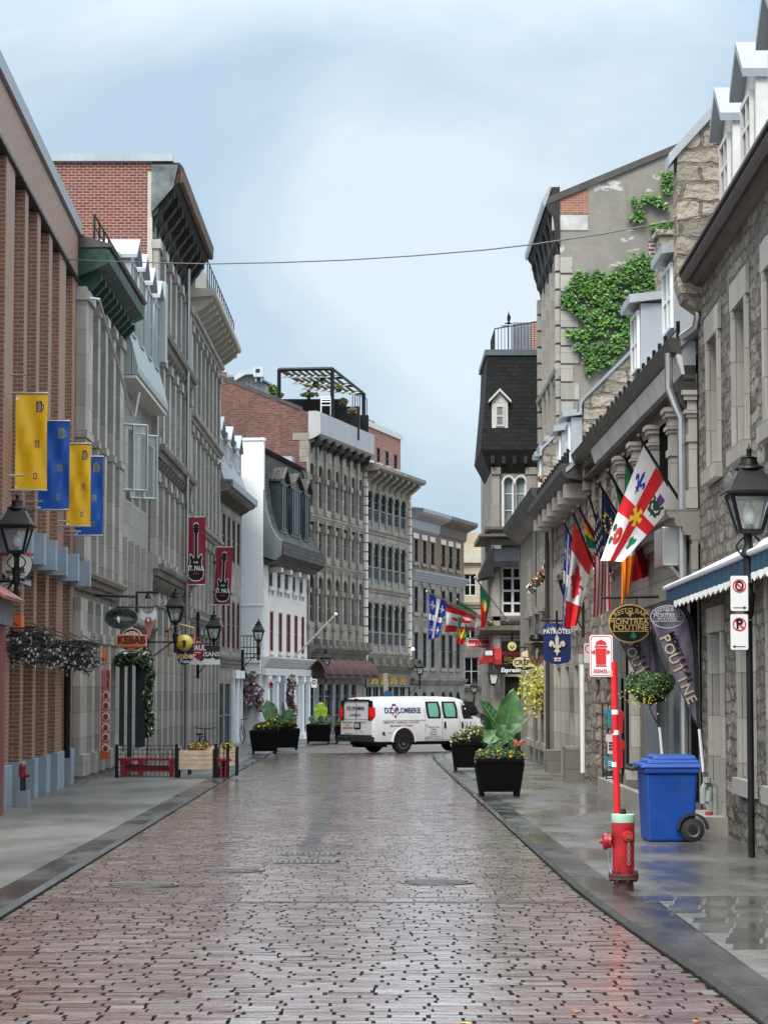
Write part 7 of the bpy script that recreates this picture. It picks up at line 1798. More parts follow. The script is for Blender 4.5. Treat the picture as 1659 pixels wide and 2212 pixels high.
# grey standpipes on the tavern side
p=gpt(1535,1800); r=empty('gas_meter_pipes',p,'grey looped gas pipes with a red valve against the tavern wall','pipe'); k=p.y/F
m=MB()
for x,h in((1547,118),(1531,70)):
    pass
def gx_(x): return (x-1535)*k
def gz_(y): return (1800-y)*k
m.tube([(gx_(1546),.05,0),(gx_(1546),.05,gz_(1702)),(gx_(1543),.05,gz_(1694)),(gx_(1534),.02,gz_(1692)),(gx_(1524),0,gz_(1694)),(gx_(1520),0,gz_(1702)),(gx_(1520),0,gz_(1735))],.042,8); m.tube([(gx_(1532),0,0),(gx_(1532),0,gz_(1745)),(gx_(1527),0,gz_(1738)),(gx_(1520),0,gz_(1734))],.032,8); m.tube([(gx_(1528),-.02,gz_(1690)),(gx_(1528),-.02,gz_(1678))],.05,8); m.tube([(gx_(1533),-.02,gz_(1706)),(gx_(1530),-.02,gz_(1730))],.04,8); m.build('pipe',plain('grey_green_pipe_paint',(.26,.29,.28),.5),r,uv=False)
m=MB(); m.tube([(gx_(1531),-.04,gz_(1752)),(gx_(1531),-.04,gz_(1766))],.05,8); m.build('red_valve',plain('valve_red',(.3,.02,.03),.5),r,uv=False)
# ================================================================ flags
def fmat(name,c): return plain('flag_'+name,c,.7,0,.05,4)
FC={'w':fmat('white',(.74,.73,.76)),'r':fmat('red',(.62,.010,.02)),'b':fmat('blue',(.010,.035,.36)),'n':fmat('navy',(.012,.014,.075)),'g':fmat('green',(.008,.18,.075)),'y':fmat('yellow',(.85,.62,.02)),'o':fmat('orange',(.90,.24,.01)),'v':fmat('violet',(.13,.04,.25)),'k':fmat('dark_green',(.012,.06,.03)),'d':fmat('dark_red',(.30,.01,.02)),'s':fmat('sky',(.04,.17,.55))}
def mkflag(name,label,cat,tip,base,Yt,Yb,HT,HB,FB,FT,pat,codes,n=(26,40),amp=.05,seed=1,pole='black',dy=(0,0,.15,.15),group=None,fold=2.2,pr=.022):
    """pole from base to tip; cloth corners given as photo pixels at the pole's depth (+dy)"""
    B_=at(base[0],base[1],Yb); T_=at(tip[0],tip[1],Yt); r=empty(name,B_,label,cat,0,group)
    m=MB(); d=T_-B_; m.tube([Vector((0,0,0)),d],pr,8); m.ball(d,pr*1.9,8); m.build('pole',M[pole],r,uv=False)
    m=MB(); m.tube([-d.normalized()*.02,d.normalized()*.16],pr*1.8,8); m.build('pole_socket',M['steel'],r,uv=False)
    def cp(q,dy_):
        t=0 if abs(tip[0]-base[0])<1 else max(0,min(1,(q[0]-base[0])/(tip[0]-base[0])))
        return at(q[0],q[1],Yb+(Yt-Yb)*t+dy_)-B_
    c=[cp(HT,dy[0]),cp(HB,dy[1]),cp(FB,dy[2]),cp(FT,dy[3])]
    nh,nf=n; rr=random.Random(seed); ph=[rr.uniform(0,6.28) for _ in range(4)]; vs=[]
    for j in range(nf+1):
        t=j/nf
        for i in range(nh+1):
            s=i/nh; p=(c[0]*(1-s)+c[1]*s)*(1-t)+(c[3]*(1-s)+c[2]*s)*t
            a=amp*min(1,t*2.2)*(math.sin(fold*6.28*s+1.6*t+ph[0])+.5*math.sin(fold*11*s-2.5*t+ph[1]))
            w=amp*.35*min(1,t*2)*math.sin(5*t+3*s+ph[2])
            vs.append(p+Vector((w,a,w*.4)))
    m=MB(); o=0; m.v=[tuple(v) for v in vs]
    for j in range(nf):
        for i in range(nh):
            q=i+j*(nh+1); m.f.append([q,q+nh+1,q+nh+2,q+1]); m.sm.append(True); m.m.append(codes.index(pat((i+.5)/nh,(j+.5)/nf)))
    m.build('flag_cloth',[FC[x] for x in codes],r,uv=False); return r
def circ(s,t,cs,ct,rs,rt): return ((s-cs)/rs)**2+((t-ct)/rt)**2<1
FLEUR=[(0,-1),(.22,-.62),(.20,-.25),(.16,.0),(.30,-.05),(.42,-.3),(.70,-.42),(.92,-.22),(.92,.05),(.72,.18),(.60,.10),(.62,-.08),(.48,.05),(.42,.22),(.18,.22),(.18,.34),(.38,.62),(.16,.62),(0,1),(-.16,.62),(-.38,.62),(-.18,.34),(-.18,.22),(-.42,.22),(-.48,.05),(-.62,-.08),(-.60,.10),(-.72,.18),(-.92,.05),(-.92,-.22),(-.70,-.42),(-.42,-.3),(-.30,-.05),(-.16,.0),(-.20,-.25),(-.22,-.62)]
LEAF=[(0,-1),(.18,-.68),(.36,-.78),(.30,-.3),(.55,-.52),(.62,-.38),(.95,-.42),(.82,-.15),(.98,-.02),(.5,.35),(.55,.5),(.06,.45),(.08,1),(-.08,1),(-.06,.45),(-.55,.5),(-.5,.35),(-.98,-.02),(-.82,-.15),(-.95,-.42),(-.62,-.38),(-.55,-.52),(-.30,-.3),(-.36,-.78),(-.18,-.68)]
def city(s,t):
    # red cross on white with four plant emblems and a gold flower at the centre; s down the hoist, t along the fly
    if ((t-.5)/.10)**2+((s-.5)/.16)**2<1 and (math.sin(5*math.atan2(s-.5,(t-.5)*1.6))>-.15 or ((t-.5)/.05)**2+((s-.5)/.08)**2<1): return 'y'
    if abs(s-.5)<.115 or abs(t-.5)<.075: return 'r'
    if inpoly((s-.23)/.15,-(.25-t)/.115,FLEUR) if False else inpoly((s-.23)/.15,(t-.24)/.115,FLEUR): return 'b'
    x,y=(s-.77)/.15,(t-.25)/.13
    if -1<y<-.35 and abs(x)<.5: return 'v'
    if circ(x,y,0,-.05,.55,.42) or (abs(x)<.12 and -.05<y<1) or (y>-.5 and abs(abs(x)-.75-.1*math.sin(y*9))<.2 and y<.75) or (y>.45 and abs(x)<.8 and y<.8): return 'k'
    x,y=(s-.23)/.17,(t-.76)/.12
    if circ(x,y,.1,.0,.7,.75): return 'y' if circ(x,y,.1,0,.12,.13) else ('d' if math.sin(14*math.hypot(x-.1,y)+3*math.atan2(y,x-.1))<.75 else 'r')
    if circ(x,y,-.85,-.5,.35,.3) or circ(x,y,-.85,.45,.32,.35): return 'k'
    x,y=(s-.77)/.15,(t-.76)/.11
    if circ(x,y,-.35,-.3,.4,.4) or circ(x,y,.35,-.3,.4,.4) or circ(x,y,0,.3,.4,.4): return 'g'
    return 'w'
g='flags on the low tavern house'
mkflag('flag','white flag with red cross, fleur-de-lis, thistle and rose, biggest on the tavern','flag',(1380,943),(1500,1131),33,34.3,(1390,962),(1460,1083),(1346,1213),(1296,1212),city,'wrybvkdg',(66,110),.03,3,dy=(0,0,-.1,-.1),group=g,fold=.9)
def irish(s,t): return 'g' if t<.34 else('w' if t<.67 else 'o')
mkflag('flag','green, white and orange flag with its orange end hanging below the cross flag','flag',(1347,984),(1446,1156),35.2,36.5,(1351,1003),(1385,1062),(1364,1268),(1340,1308),irish,'gwo',(22,36),.05,4,group=g,fold=1.8)
def ital(s,t): return 'g' if t<.34 else('w' if t<.66 else 'r')
mkflag('flag','green, white and red flag with red end blown toward the wall','flag',(1314,1018),(1415,1192),37.5,38.7,(1326,1034),(1352,1080),(1412,1240),(1366,1258),ital,'gwr',(22,36),.06,5,group=g,dy=(0,0,.3,.3),fold=1.6)
def eu(s,t): return 'y' if any(circ(s,t,.5+.3*math.sin(i*math.pi/6),.5+.2*math.cos(i*math.pi/6),.05,.03) for i in range(12)) else 'n'
mkflag('flag','navy flag mostly hidden between the striped flag and the cross flag','flag',(1293,1043),(1388,1201),39.3,40.4,(1300,1058),(1330,1112),(1318,1178),(1300,1180),eu,'ny',(24,40),.03,6,group=g)
def usa(s,t):
    if s<.54 and t<.42:
        r_,q=int(s/.54*5),int(t/.42*7)
        a,b_=(s/.54*5)%1-.5,(t/.42*7)%1-.5
        return 'w' if (r_+q)%2==0 and a*a+b_*b_<.13 else 'n'
    return 'r' if int(s*9)%2==0 else 'w'
mkflag('flag','flag with white stars on navy and long red and white stripes','flag',(1272,1070),(1324,1252),41.2,42.4,(1287,1096),(1314,1168),(1320,1318),(1280,1334),usa,'nrw',(52,66),.03,7,group=g,fold=1.1,dy=(-.1,-.1,-.7,-.7))
mkflag('flag','rainbow striped flag, small part seen behind the starred flag','flag',(1250,1096),(1300,1190),43.3,44.3,(1259,1112),(1287,1150),(1286,1188),(1268,1182),lambda s,t:'royggb'[min(5,int(t*5))] if True else 'r','roygb',(20,24),.02,8,group=g)
def canada(s,t):
    if t<.25 or t>.75: return 'r'
    return 'r' if inpoly((s-.5)/.36,(t-.5)/.19,LEAF) else 'w'
def maple(s,t):
    if t<.26 or t>.74: return 'r'
    return 'r' if inpoly((t-.5)/.21,(s-.5)/.40,LEAF) else 'w'
mkflag('flag','red and white maple leaf flag hanging tall over the blue shop sign','flag',(1238,1108),(1290,1240),44.6,45.6,(1239,1126),(1282,1204),(1245,1352),(1219,1358),maple,'rw',(34,60),.04,9,group=g,fold=1.3)
def quebec(s,t):
    if abs(s-.5)<.09 or abs(t-.5)<.06: return 'w'
    for cs in(.22,.78):
        for ct in(.22,.78):
            if inpoly((t-ct)/.11,(s-cs)/.16,FLEUR): return 'w'
    return 'b'
mkflag('flag','blue flag with white cross and lilies behind the hanging maple leaf flag','flag',(1219,1129),(1262,1230),46.8,47.7,(1221,1140),(1235,1168),(1221,1352),(1213,1350),quebec,'bw',(34,60),.03,10,group=g,fold=1.2)
# flags of the corner tower
g2='flags on the mansard tower'
mkflag('flag','blue flag with white cross and lilies at the tip of the tower pole','flag',(922,1278),(1064,1347),87.5,90.6,(927,1283),(967,1304),(946,1378),(926,1382),quebec,'bw',(40,60),.05,11,'steel',group=g2,pr=.03)
mkflag('flag','maple leaf flag spread along the same tower pole as the blue one','flag',(968,1304.5),(1066,1351),88.5,90.7,(966,1306),(1027,1334),(1028,1362),(960,1366),canada,'rw',(44,36),.09,12,'steel',group=g2,fold=1.6,pr=.025)
def mau(s,t): return 'g' if t<.6 else('y' if circ(s,t,.5,.72,.35,.12) else('g' if t<.85 else 'r'))
mkflag('flag','green flag with yellow and red end below the spread maple leaf flag','flag',(988,1296),(1064,1350),89,90.8,(990,1300),(1032,1327),(1001,1394),(985,1388),mau,'gyr',(26,40),.05,13,'steel',group=g2,pr=.025)
def port(s,t):
    if circ(s,t,.5,.4,.24,.16): return 'w' if circ(s,t,.5,.4,.10,.07) else 'y'
    return 'g' if t<.4 else 'r'
mkflag('flag','green and red flag with a gold ring on the pole beside the tall window','flag',(1026,1248),(1100,1345),88.5,90.8,(1037,1263),(1060,1293),(1049,1354),(1038,1358),port,'wygr',(36,54),.04,14,'steel',group=g2,pr=.025)
# bare white pole on the pale building, green white red cloth on the rubble house
p0=at(628,1428,112);p1=at(725.5,1327,109); r=empty('flagpole',p0,'bare white flagpole leaning out from the pale building, carrying nothing','flagpole'); m=MB(); m.tube([(0,0,0),p1-p0],[.045,.03],8); m.ball(p1-p0,.08,8); m.build('pole',M['white'],r,uv=False)
def iran(s,t): return 'r' if s<.33 else('w' if s<.68 else 'g')
lime=fmat('lime',(.15,.42,.04)); FC['l']=lime
mkflag('flag','red, white and light green flag hanging low on the rubble house','flag',(1231,1466),(1250,1428),58,59,(1249,1432),(1233,1462),(1246,1578),(1254,1572),lambda s,t:'r' if s<.33 and t<.55 else('w' if s<.66 else 'l'),'rwl',(26,40),.04,15,dy=(0,0,0,0))
# ================================================================ right hand signs and awnings
c=Card('oval_resto_sign',1361,1347,36.5,'oval black sign with gold rim and gold restaurant lettering','shop sign'); gold=plain('sign_gold',(.60,.42,.14),.35,.5,.1,8)
c.plate('gold_rim',ell(1361,1347,46.5,42,44),gold,0,.07); c.plate('black_board',ell(1361,1347,43.5,39,44),M['black'],-.012,.06)
c.text('RESTO BAR',10.5,1361,1319,gold,-.02,.01,1.0,arc=56)
m=MB(); 
for y in(1336,1364): m.prism(c.P([(1317,y-.8),(1405,y-.8),(1405,y+.8),(1317,y+.8)]),-.02,-.013,'y')
m.build('gold_line',gold,c.root,uv=False)
c.text('MONTREAL',12.5,1362,1344,gold,-.02,.015,1.05); c.text('POUTINE',12,1362,1356.5,gold,-.02,.015,1.1)
m=MB(); m.prism(c.P([(1361+x*8.5,1326+z*8) for x,z in FLEUR]),-.02,-.013,'y'); m.build('fleur_emblem',gold,c.root,uv=False)
m=MB()
for a in(90,210,330): m.prism(c.P(ell(1368+3.2*math.cos(R(a)),1373-3.2*math.sin(R(a)),3.4,3.4,12)),-.02,-.013,'y')
m.prism(c.P([(1367,1374),(1369,1374),(1370,1381),(1368,1381)]),-.021,-.014,'y'); m.build('clover_emblem',plain('clover_green',(.01,.12,.05),.5),c.root,uv=False)
m=MB(); c.rod(m,[(1302,.03,1291),(1424,.06,1289)],.025); 
for x in(1347,1376): c.rod(m,[(x,.03,1291),(x,.03,1307)],.012)
m.build('arm',M['iron'],c.root,uv=False)
# feather banners
pur=NT('purple_mottled_print'); p_=pur.pos(); pn=pur.noise(pur.mapping(p_,(3,3,1.2)),2.2,5,.65); MPUR=pur.out(pur.mix((.035,.027,.048),(.185,.155,.215),pur.ramp(pn,[(.35,0),(.7,1)])),.6)
def feather(dx,dy,sc,Y,label,full):
    c=Card('feather_banner',1456+dx,1400+dy,Y,label,'banner','feather banners of the tavern')
    def q(pts): return [(1456+dx+(x-1456)*sc,1400+dy+(y-1400)*sc) for x,y in pts]
    arc=[(1402+8*math.sin(i*.5),1340) for i in range(0)]
    out=[(1404,1350),(1402,1330),(1408,1314),(1420,1303),(1437,1297),(1456,1297),(1474,1305),(1488,1320),(1497,1342),(1503,1370),(1508,1410),(1510,1470),(1510,1575),(1498,1560),(1480,1520),(1450,1440),(1420,1380)]
    c.plate('black_border',q(out),M['canvas_black'],.012,.008)
    inn=[(1411,1352),(1410,1335),(1418,1320),(1430,1309),(1447,1305),(1464,1311),(1478,1325),(1487,1345),(1492,1372),(1497,1410),(1500,1470),(1503,1560),(1494,1545),(1474,1500),(1446,1435),(1424,1385)]
    m=MB(); P_=c.P(q(inn)); m.prism(P_,0,.01,'y'); m.build('printed_cloth',MPUR,c.root,uv=False)
    cream_=plain('tan_print_letter',(.42,.33,.22),.5); silver=plain('silver_print',(.42,.42,.44),.45)
    m=MB(); e=ell(1442,1333,37,25,36); A_=c.P(q(e)); B_=c.P(q(ell(1442,1333,35.3,23.3,36)))
    for i in range(36): j=(i+1)%36; m.prism([A_[i],A_[j],B_[j],B_[i]],-.008,-.001,'y')
    for y in(1326,1343): m.prism(c.P(q([(1407,y-.6),(1477,y-.6),(1477,y+.6),(1407,y+.6)])),-.008,-.001,'y')
    m.prism(c.P(q([(1442+x*5,1320+z*5) for x,z in FLEUR])),-.008,-.001,'y'); m.build('oval_print',silver,c.root,uv=False)
    def txt(s,size,x,y,mat,sx=1,arc=None): x_,y_=q([(x,y)])[0]; c.text(s,size*sc,x_,y_,mat,-.008,.012,sx,arc=None if arc is None else arc*sc)
    txt('RESTO BAR',8,1442,1316,silver,1,45); txt('MONTREAL',7.5,1442,1331,silver,1.1); txt('POUTINE',7,1442,1338.5,silver,1.05)
    # slanted words running down the cloth
    def run(word,x0,y0,x1,y1,size,mat,ang):
        m=MB(); n=len(word)
        for i,ch in enumerate(word):
            t_=(i+.5)/n; xx,yy=q([(x0+(x1-x0)*t_,y0+(y1-y0)*t_)])[0]; mm=MB(); text_mesh(mm,ch,size*sc*c.k*1.38,0,0,-.008,0,'CENTER',.012,.006)
            ca,sa=math.cos(R(ang)),math.sin(R(ang)); ox,oz=(xx-c.cx)*c.k,(c.cy-yy)*c.k
            m.add([(ox+a*ca-b_*sa,y_,oz+a*sa+b_*ca) for a,y_,b_ in mm.v],mm.f,0)
        m.build('lettering',mat,c.root,uv=False)
    run('POUTINE',1432,1370,1496,1522,23,cream_,-64); run('MONTREAL',1449,1365,1493,1478,13.5,M['black'],-67)
    m=MB(); x_,y_=q([(1509,1575)])[0]; c.rod(m,[(x_,.02,y_),(x_+8*sc,.02,y_+92*sc)],.022); m.build('pole',M['white'],c.root,uv=False)
feather(0,0,1.0,33.2,'tall purple feather banner with poutine lettering, in front near the blue bin',True)
feather(-82,8,.93,36.8,'second purple feather banner, partly behind the oval black sign',True)
# blue scalloped awning on the near house
b=R1; r=empty('scalloped_awning',(0,0,0),'narrow blue awning with white edge and scalloped fringe on the rubble house','awning')
pa=at(1437,1268,34.1); pb_=at(1690,1160,24.2); r.location=pa; d=pb_-pa; wl=Vector((4.45-pa.x,0,.16)); wl2=Vector((4.25-pb_.x,0,.16))
m=MB(); m.add([Vector((0,0,0)),d,d+wl2,wl],[(0,1,2,3)]); m.add([Vector((0,0,-.004)),d+Vector((0,0,-.004)),d+wl2,wl],[(3,2,1,0)]); m.build('canopy',M['canvas_white'],r,uv=False)
m=MB(); m.tube([(0,0,-.02),d+Vector((0,0,-.02))],.04,8); m.build('front_bar',M['white'],r,uv=False)
m=MB(); w_=MB(); n=46
for i in range(n):
    a=d*(i/n);b_=d*((i+1)/n); z=Vector((0,0,-.06)); h=Vector((0,0,-.25)); o_=Vector((-.012 if i%2 else .012,0,0))
    m.add([a+z+o_,b_+z-o_,b_+h-o_,a+h+o_],[(0,3,2,1)]); mid=(a+b_)/2
    w_.add([a+h+o_,b_+h-o_,b_+h*1.22-o_,mid+h*1.42,a+h*1.22+o_],[(0,4,3,2,1)])
m.build('valance',M['canvas_blue'],r,uv=False); w_.build('scallop_fringe',M['canvas_white'],r,uv=False)
# patriots sign
c=Card('patriots_sign',1203,1389,54,'navy shop sign with a big cream lily and chamfered corners','shop sign')
P_=[(1174,1354),(1180,1347),(1227,1347),(1233,1354),(1233,1424),(1227,1431),(1204,1436),(1180,1431),(1174,1424)]
c.plate('navy_board',P_,M['navy'],0,.07); m=MB(); m.prism(c.P([(1203+x*18.5,1394+z*24) for x,z in FLEUR]),-.05,-.001,'y'); m.build('lily_emblem',plain('cream_lily',(.55,.50,.40),.45,0,.08,8),c.root,uv=False)
c.text('BOUTIQUE',7,1203,1352,plain('faded_blue_letter',(.05,.10,.28),.5),-.01,.01,.9); c.text('La Maison des',5.2,1203,1357.5,white,-.01,.01); c.text('PATRIOTES',10,1203,1365,white,-.01,.02,.84)
c.plate('small_flag_plate',[(1197,1421),(1211,1421),(1211,1428.5),(1197,1428.5)],white,-.02,.015); m=MB(); m.prism(c.P([(1203,1421),(1205,1421),(1205,1428.5),(1203,1428.5)]),-.03,-.021,'y'); m.prism(c.P([(1197,1424),(1211,1424),(1211,1425.5),(1197,1425.5)]),-.031,-.0215,'y'); m.build('small_red_cross',sred,c.root,uv=False)
m=MB(); c.rod(m,[(1168,.03,1340),(1277,.03,1343)],.03); c.rod(m,[(1237,.03,1350),(1270,.03,1374)],.02); c.rod(m,[(1203,.03,1320),(1203,-.05,1358)],.03); ring2(m,1,(1185-c.cx)*c.k,(c.cy-1336)*c.k,6*c.k,5*c.k,1.2*c.k,.0,.03,16,0,0,270); m.build('arm',M['iron'],c.root,uv=False)
# wooden shield sign
c=Card('shield_sign',1159,1410,63,'round wooden shield sign with a blue lily and gold figure','shop sign')
c.plate('wood_shield',[(1140,1395),(1147,1389),(1160,1387),(1174,1389),(1180,1396),(1178,1420),(1170,1434),(1159,1441),(1148,1432),(1141,1418)],plain('brown_shield_wood',(.14,.075,.04),.5,0,.3,6),0,.06)
m=MB(); m.prism(c.P([(1159+x*15,1410+z*19) for x,z in FLEUR]),-.03,-.001,'y'); m.build('blue_lily',plain('shield_blue',(.015,.05,.12),.45),c.root,uv=False)
c.plate('gold_figure',[(1157,1403),(1161,1399),(1164,1406),(1161,1410),(1160,1425),(1158,1425),(1157,1411)],gold,-.045,.012)
m=MB(); c.rod(m,[(1120,.0,1398),(1141,.0,1398)],.025); c.rod(m,[(1158,.0,1360),(1158,-.1,1376)],.035); m.lathe([(.01,.52),(.16,.47),(.20,.36),(.18,.30)],(0,-.1,0),12); m.build('arm',M['iron'],c.root,uv=False)
# creperie sign
c=Card('creperie_sign',1134,1432,68,'cream oval crepe shop sign with a chef hat outline and dark centre','shop sign')
c.plate('oval_rim',ell(1134,1434,24,16,30),plain('cream_sign',(.66,.60,.40),.5),0,.05); c.plate('oval_board',ell(1134,1434,22,14,30),plain('dark_brown_sign',(.035,.02,.015),.5),-.008,.05)
c.plate('word_band',[(1107,1431),(1111,1424),(1118,1421),(1158,1422),(1160,1441),(1115,1441),(1109,1438)],plain('cream_sign',(.66,.60,.40),.5),-.02,.012); c.text('CR\u00caPE',11,1131,1432,M['black'],-.026,.02)
c.plate('hat_top',[(1127,1418),(1126,1411),(1131,1408),(1138,1405),(1144,1410),(1142,1420)],plain('cream_sign',(.66,.60,.40),.5),-.012,.02)
hang_arm(c,[(1134,.02,1405),(1134,.02,1392),(1150,.02,1392)])
# dark espresso sign board over the doorway
c=Card('cafe_sign',1111,1407,84,'tall black cafe sign with a yellow disc, red word and espresso lettering','shop sign')
c.plate('black_board',rrect(1083.5,1385,1128,1457,4),M['black'],0,.06); c.plate('yellow_disc',ell(1106,1396.5,9.5,9.8,28),plain('pale_yellow_disc',(.62,.58,.26),.5),-.015,.014)
m=MB(); m.prism(c.P([(1101,1393),(1106,1398),(1111,1393),(1111,1399),(1106,1403),(1101,1399)]),-.022,-.016,'y'); m.build('disc_mark',plain('disc_mark_brown',(.2,.16,.06),.5),c.root,uv=False)
c.text('PSYCHO',8,1106,1413,plain('sign_dark_red',(.22,.01,.015),.5),-.006,.02,1.0)
yl=plain('sign_amber_letter',(.45,.24,.03),.5); c.text('Cuisine - Bistro',4,1106,1421,yl,-.006,.01); c.text('Gourmet, Pizza',4,1106,1426,yl,-.006,.01); c.text('Salades',4,1106,1431,yl,-.006,.01)
m=MB(); m.prism(c.P([(1088,1433),(1098,1433),(1098,1434.5),(1088,1434.5)]),-.01,-.001,'y'); m.build('green_line',plain('line_green',(.02,.2,.06),.5),c.root,uv=False)
c.text('Espresso',9.5,1105,1448,white,-.006,.035,1.0,.18); hang_arm(c,[(1078,.02,1377),(1132,.02,1377)],.03); hang_arm(c,[(1106,.02,1366),(1106,.02,1386)],.05)
# street name plate
c=Card('street_name_sign',1037,1391,93,'red street name plate with white lettering on a bracket','street sign'); c.plate('white_rim',[(1010.5,1381),(1064,1381),(1064,1400),(1010.5,1400)],white,.0,.03); c.plate('red_plate',[(1011.3,1381.8),(1063.2,1381.8),(1063.2,1399.2),(1011.3,1399.2)],plain('plate_red',(.40,.012,.03),.45),-.008,.02)
c.text('rue',5,1037,1385,white,-.014,.0); c.text('Saint - Vincent',8,1037,1392.5,white,-.014,.025,.92); m=MB(); c.rod(m,[(1012,.02,1380),(1066,.02,1379)],.025); m.build('bracket',M['iron'],c.root,uv=False)
c=Card('cafe_notice',1058,1412,90,'small white framed notice above the red awning','notice'); c.plate('frame',[(1046,1404),(1066,1404),(1066,1418),(1046,1418)],M['iron'],0,.03); c.plate('notice_board',[(1048,1406),(1064,1406),(1064,1416),(1048,1416)],white,-.006,.02)
# hanging basket
r=empty('hanging_basket',at(1404,1480,34.6),'hanging flower basket of green foliage with yellow blooms by the tavern posts','hanging basket'); o=r.location; rnd=random.Random(22); m=MB(); fm_=MB()
for _ in range(3600):
    while True:
        a,b_,d_=rnd.uniform(-1,1),rnd.uniform(-1,1),rnd.uniform(-1,1); q=a*a+b_*b_+d_*d_
        if .2<q<1:break
    y=1486+b_*33-(10 if abs(a)>.6 else 0); x=1404+a*54
    q=at(x,y,34.6+d_*.38)-o; leafquad(m,q,(a,-1,rnd.uniform(-.5,1)),rnd.uniform(.03,.06),rnd,0 if rnd.random()<.5 else(1 if rnd.random()<.7 else 2))
for _ in range(95):
    x=rnd.gauss(1388,24);y=rnd.gauss(1500,13)
    q=at(x,y,34.6-.32)-o; leafquad(fm_,q,(rnd.uniform(-.5,.5),-1,.3),rnd.uniform(.014,.032),rnd)
m.build('foliage',GL,r,uv=False); fm_.build('blossom',plain('muted_yellow_bloom',(.55,.45,.08),.5),r,uv=False)
m=MB(); k=34.6/F; m.lathe([(.02,-.30),(.22,-.12),(.30,.05)],n=14); m.build('basket',M['iron'],r,uv=False); m=MB()
for x in(-38,0,38): m.tube([(x*k,0,.1),(0,0,.75)],.006,4)
m.tube([(0,0,.75),(0,0,1.0),(.6,0,1.0)],.015,5); m.build('hanger',M['iron'],r,uv=False)
# souvenir rack with shirts behind the pole
sk=[('teal shirt on the souvenir rack, topmost',1308,1530,1330,1572,(.02,.22,.30)),('white printed shirt on the souvenir rack below the toys',1309,1586,1328,1630,(.68,.62,.64)),('teal shirt with white print, lower on the souvenir rack',1306,1634,1330,1662,(.02,.20,.28)),('black shirt with white print at the bottom of the souvenir rack',1304,1664,1330,1700,(.02,.02,.022)),('bright red shirt high on the souvenir rack behind the marker pole',1330,1535,1349,1585,(.50,.01,.03)),('red cape like shirt low on the souvenir rack',1331,1596,1349,1660,(.48,.01,.02))]
for lab,x0,y0,x1,y1,col in sk:
    c=Card('souvenir_shirt',(x0+x1)/2,(y0+y1)/2,43.5,lab,'shirt','souvenir shirts on the rack'); w=x1-x0;h=y1-y0
    P_=[(x0,y0+h*.12),(x0+w*.3,y0),(x0+w*.4,y0+h*.07),(x0+w*.6,y0+h*.07),(x0+w*.7,y0),(x1,y0+h*.12),(x1-w*.02,y0+h*.38),(x0+w*.82,y0+h*.34),(x0+w*.8,y1),(x0+w*.2,y1-h*.03),(x0+w*.18,y0+h*.34),(x0+w*.02,y0+h*.38)]
    c.plate('shirt_cloth',P_,plain('shirt_'+str(int(x0)) +str(int(y0)),col,.75),0,.05)
    if 'print' in lab:
        m=MB()
        for j in range(3): m.prism(c.P([(x0+w*.3,y0+h*(.4+j*.15)),(x0+w*.72,y0+h*(.4+j*.15)),(x0+w*.72,y0+h*(.46+j*.15)),(x0+w*.3,y0+h*(.46+j*.15))]),-.02,-.001,'y')
        m.build('print',M['black'] if 'white printed' in lab else white,c.root,uv=False)
c=Card('souvenir_rack',1326,1610,44.2,'dark wire rack carrying souvenir shirts','rack'); m=MB()
for x in(1302,1314,1326,1338,1350): c.rod(m,[(x,0,1520),(x,0,1715)],.012)
for y in range(1520,1716,24): c.rod(m,[(1302,0,y),(1350,0,y)],.01)
m.build('wire_frame',M['iron'],c.root,uv=False)
# no parking sign behind the hydrant sign, flower boxes on the ashlar house
c=Card('parking_sign',1272,1412,50,'no parking sign half hidden behind the hydrant sign','road sign'); c.plate('back_plate',rrect(1260,1388,1283,1434,3),blk,0,.01); c.plate('face_plate',rrect(1261,1389,1282,1433,3),M['offwhite'],-.006,.005); m=MB(); ring2(m,1,0,10*c.k,9*c.k,9*c.k,2*c.k,-.012,-.007,20); m.build('prohibition_ring',sred,c.root,uv=False)
fo=plain('flower_coral',(.55,.16,.10),.5)
for i,(x,y) in enumerate(((1147,1272),(1159,1256),(1170,1246),(1183,1222))):
    plant('window_flowers',('white blossoms in the lowest window box of the ashlar house','coral and white blossoms in the second window box of the ashlar house','orange blossoms in the third window box of the ashlar house','white blossoms in the top window box of the ashlar house')[i],'flowers',[(x,y,9,11,.3)],67-i*1.2,170,.12,[GR[0],GR[1],fo if i in(1,2) else wf,wf],(.3,.15,.35,.2),50+i)
# rounded brown barrel like flower pots on the roofs
for i,(x,y) in enumerate(((1151,1092),(1160,1060),(1168,1035))):
    plant('roof_flowers',('yellow flowers in the lowest dormer box','pink flowers in the middle dormer box','red and yellow flowers in the upper dormer box')[i],'flowers',[(x,y,6,6,.2)],70-i*2,90,.1,[GR[0],GR[1],cols_f[(0,5,4)[i]],cols_f[0]],(.35,.2,.3,.15),60+i)
# dark lamp at the ashlar house
wall_lamp(1228,1289,52,1262,'dark lantern on the rubble house behind the blue lily flag',.85,.3)
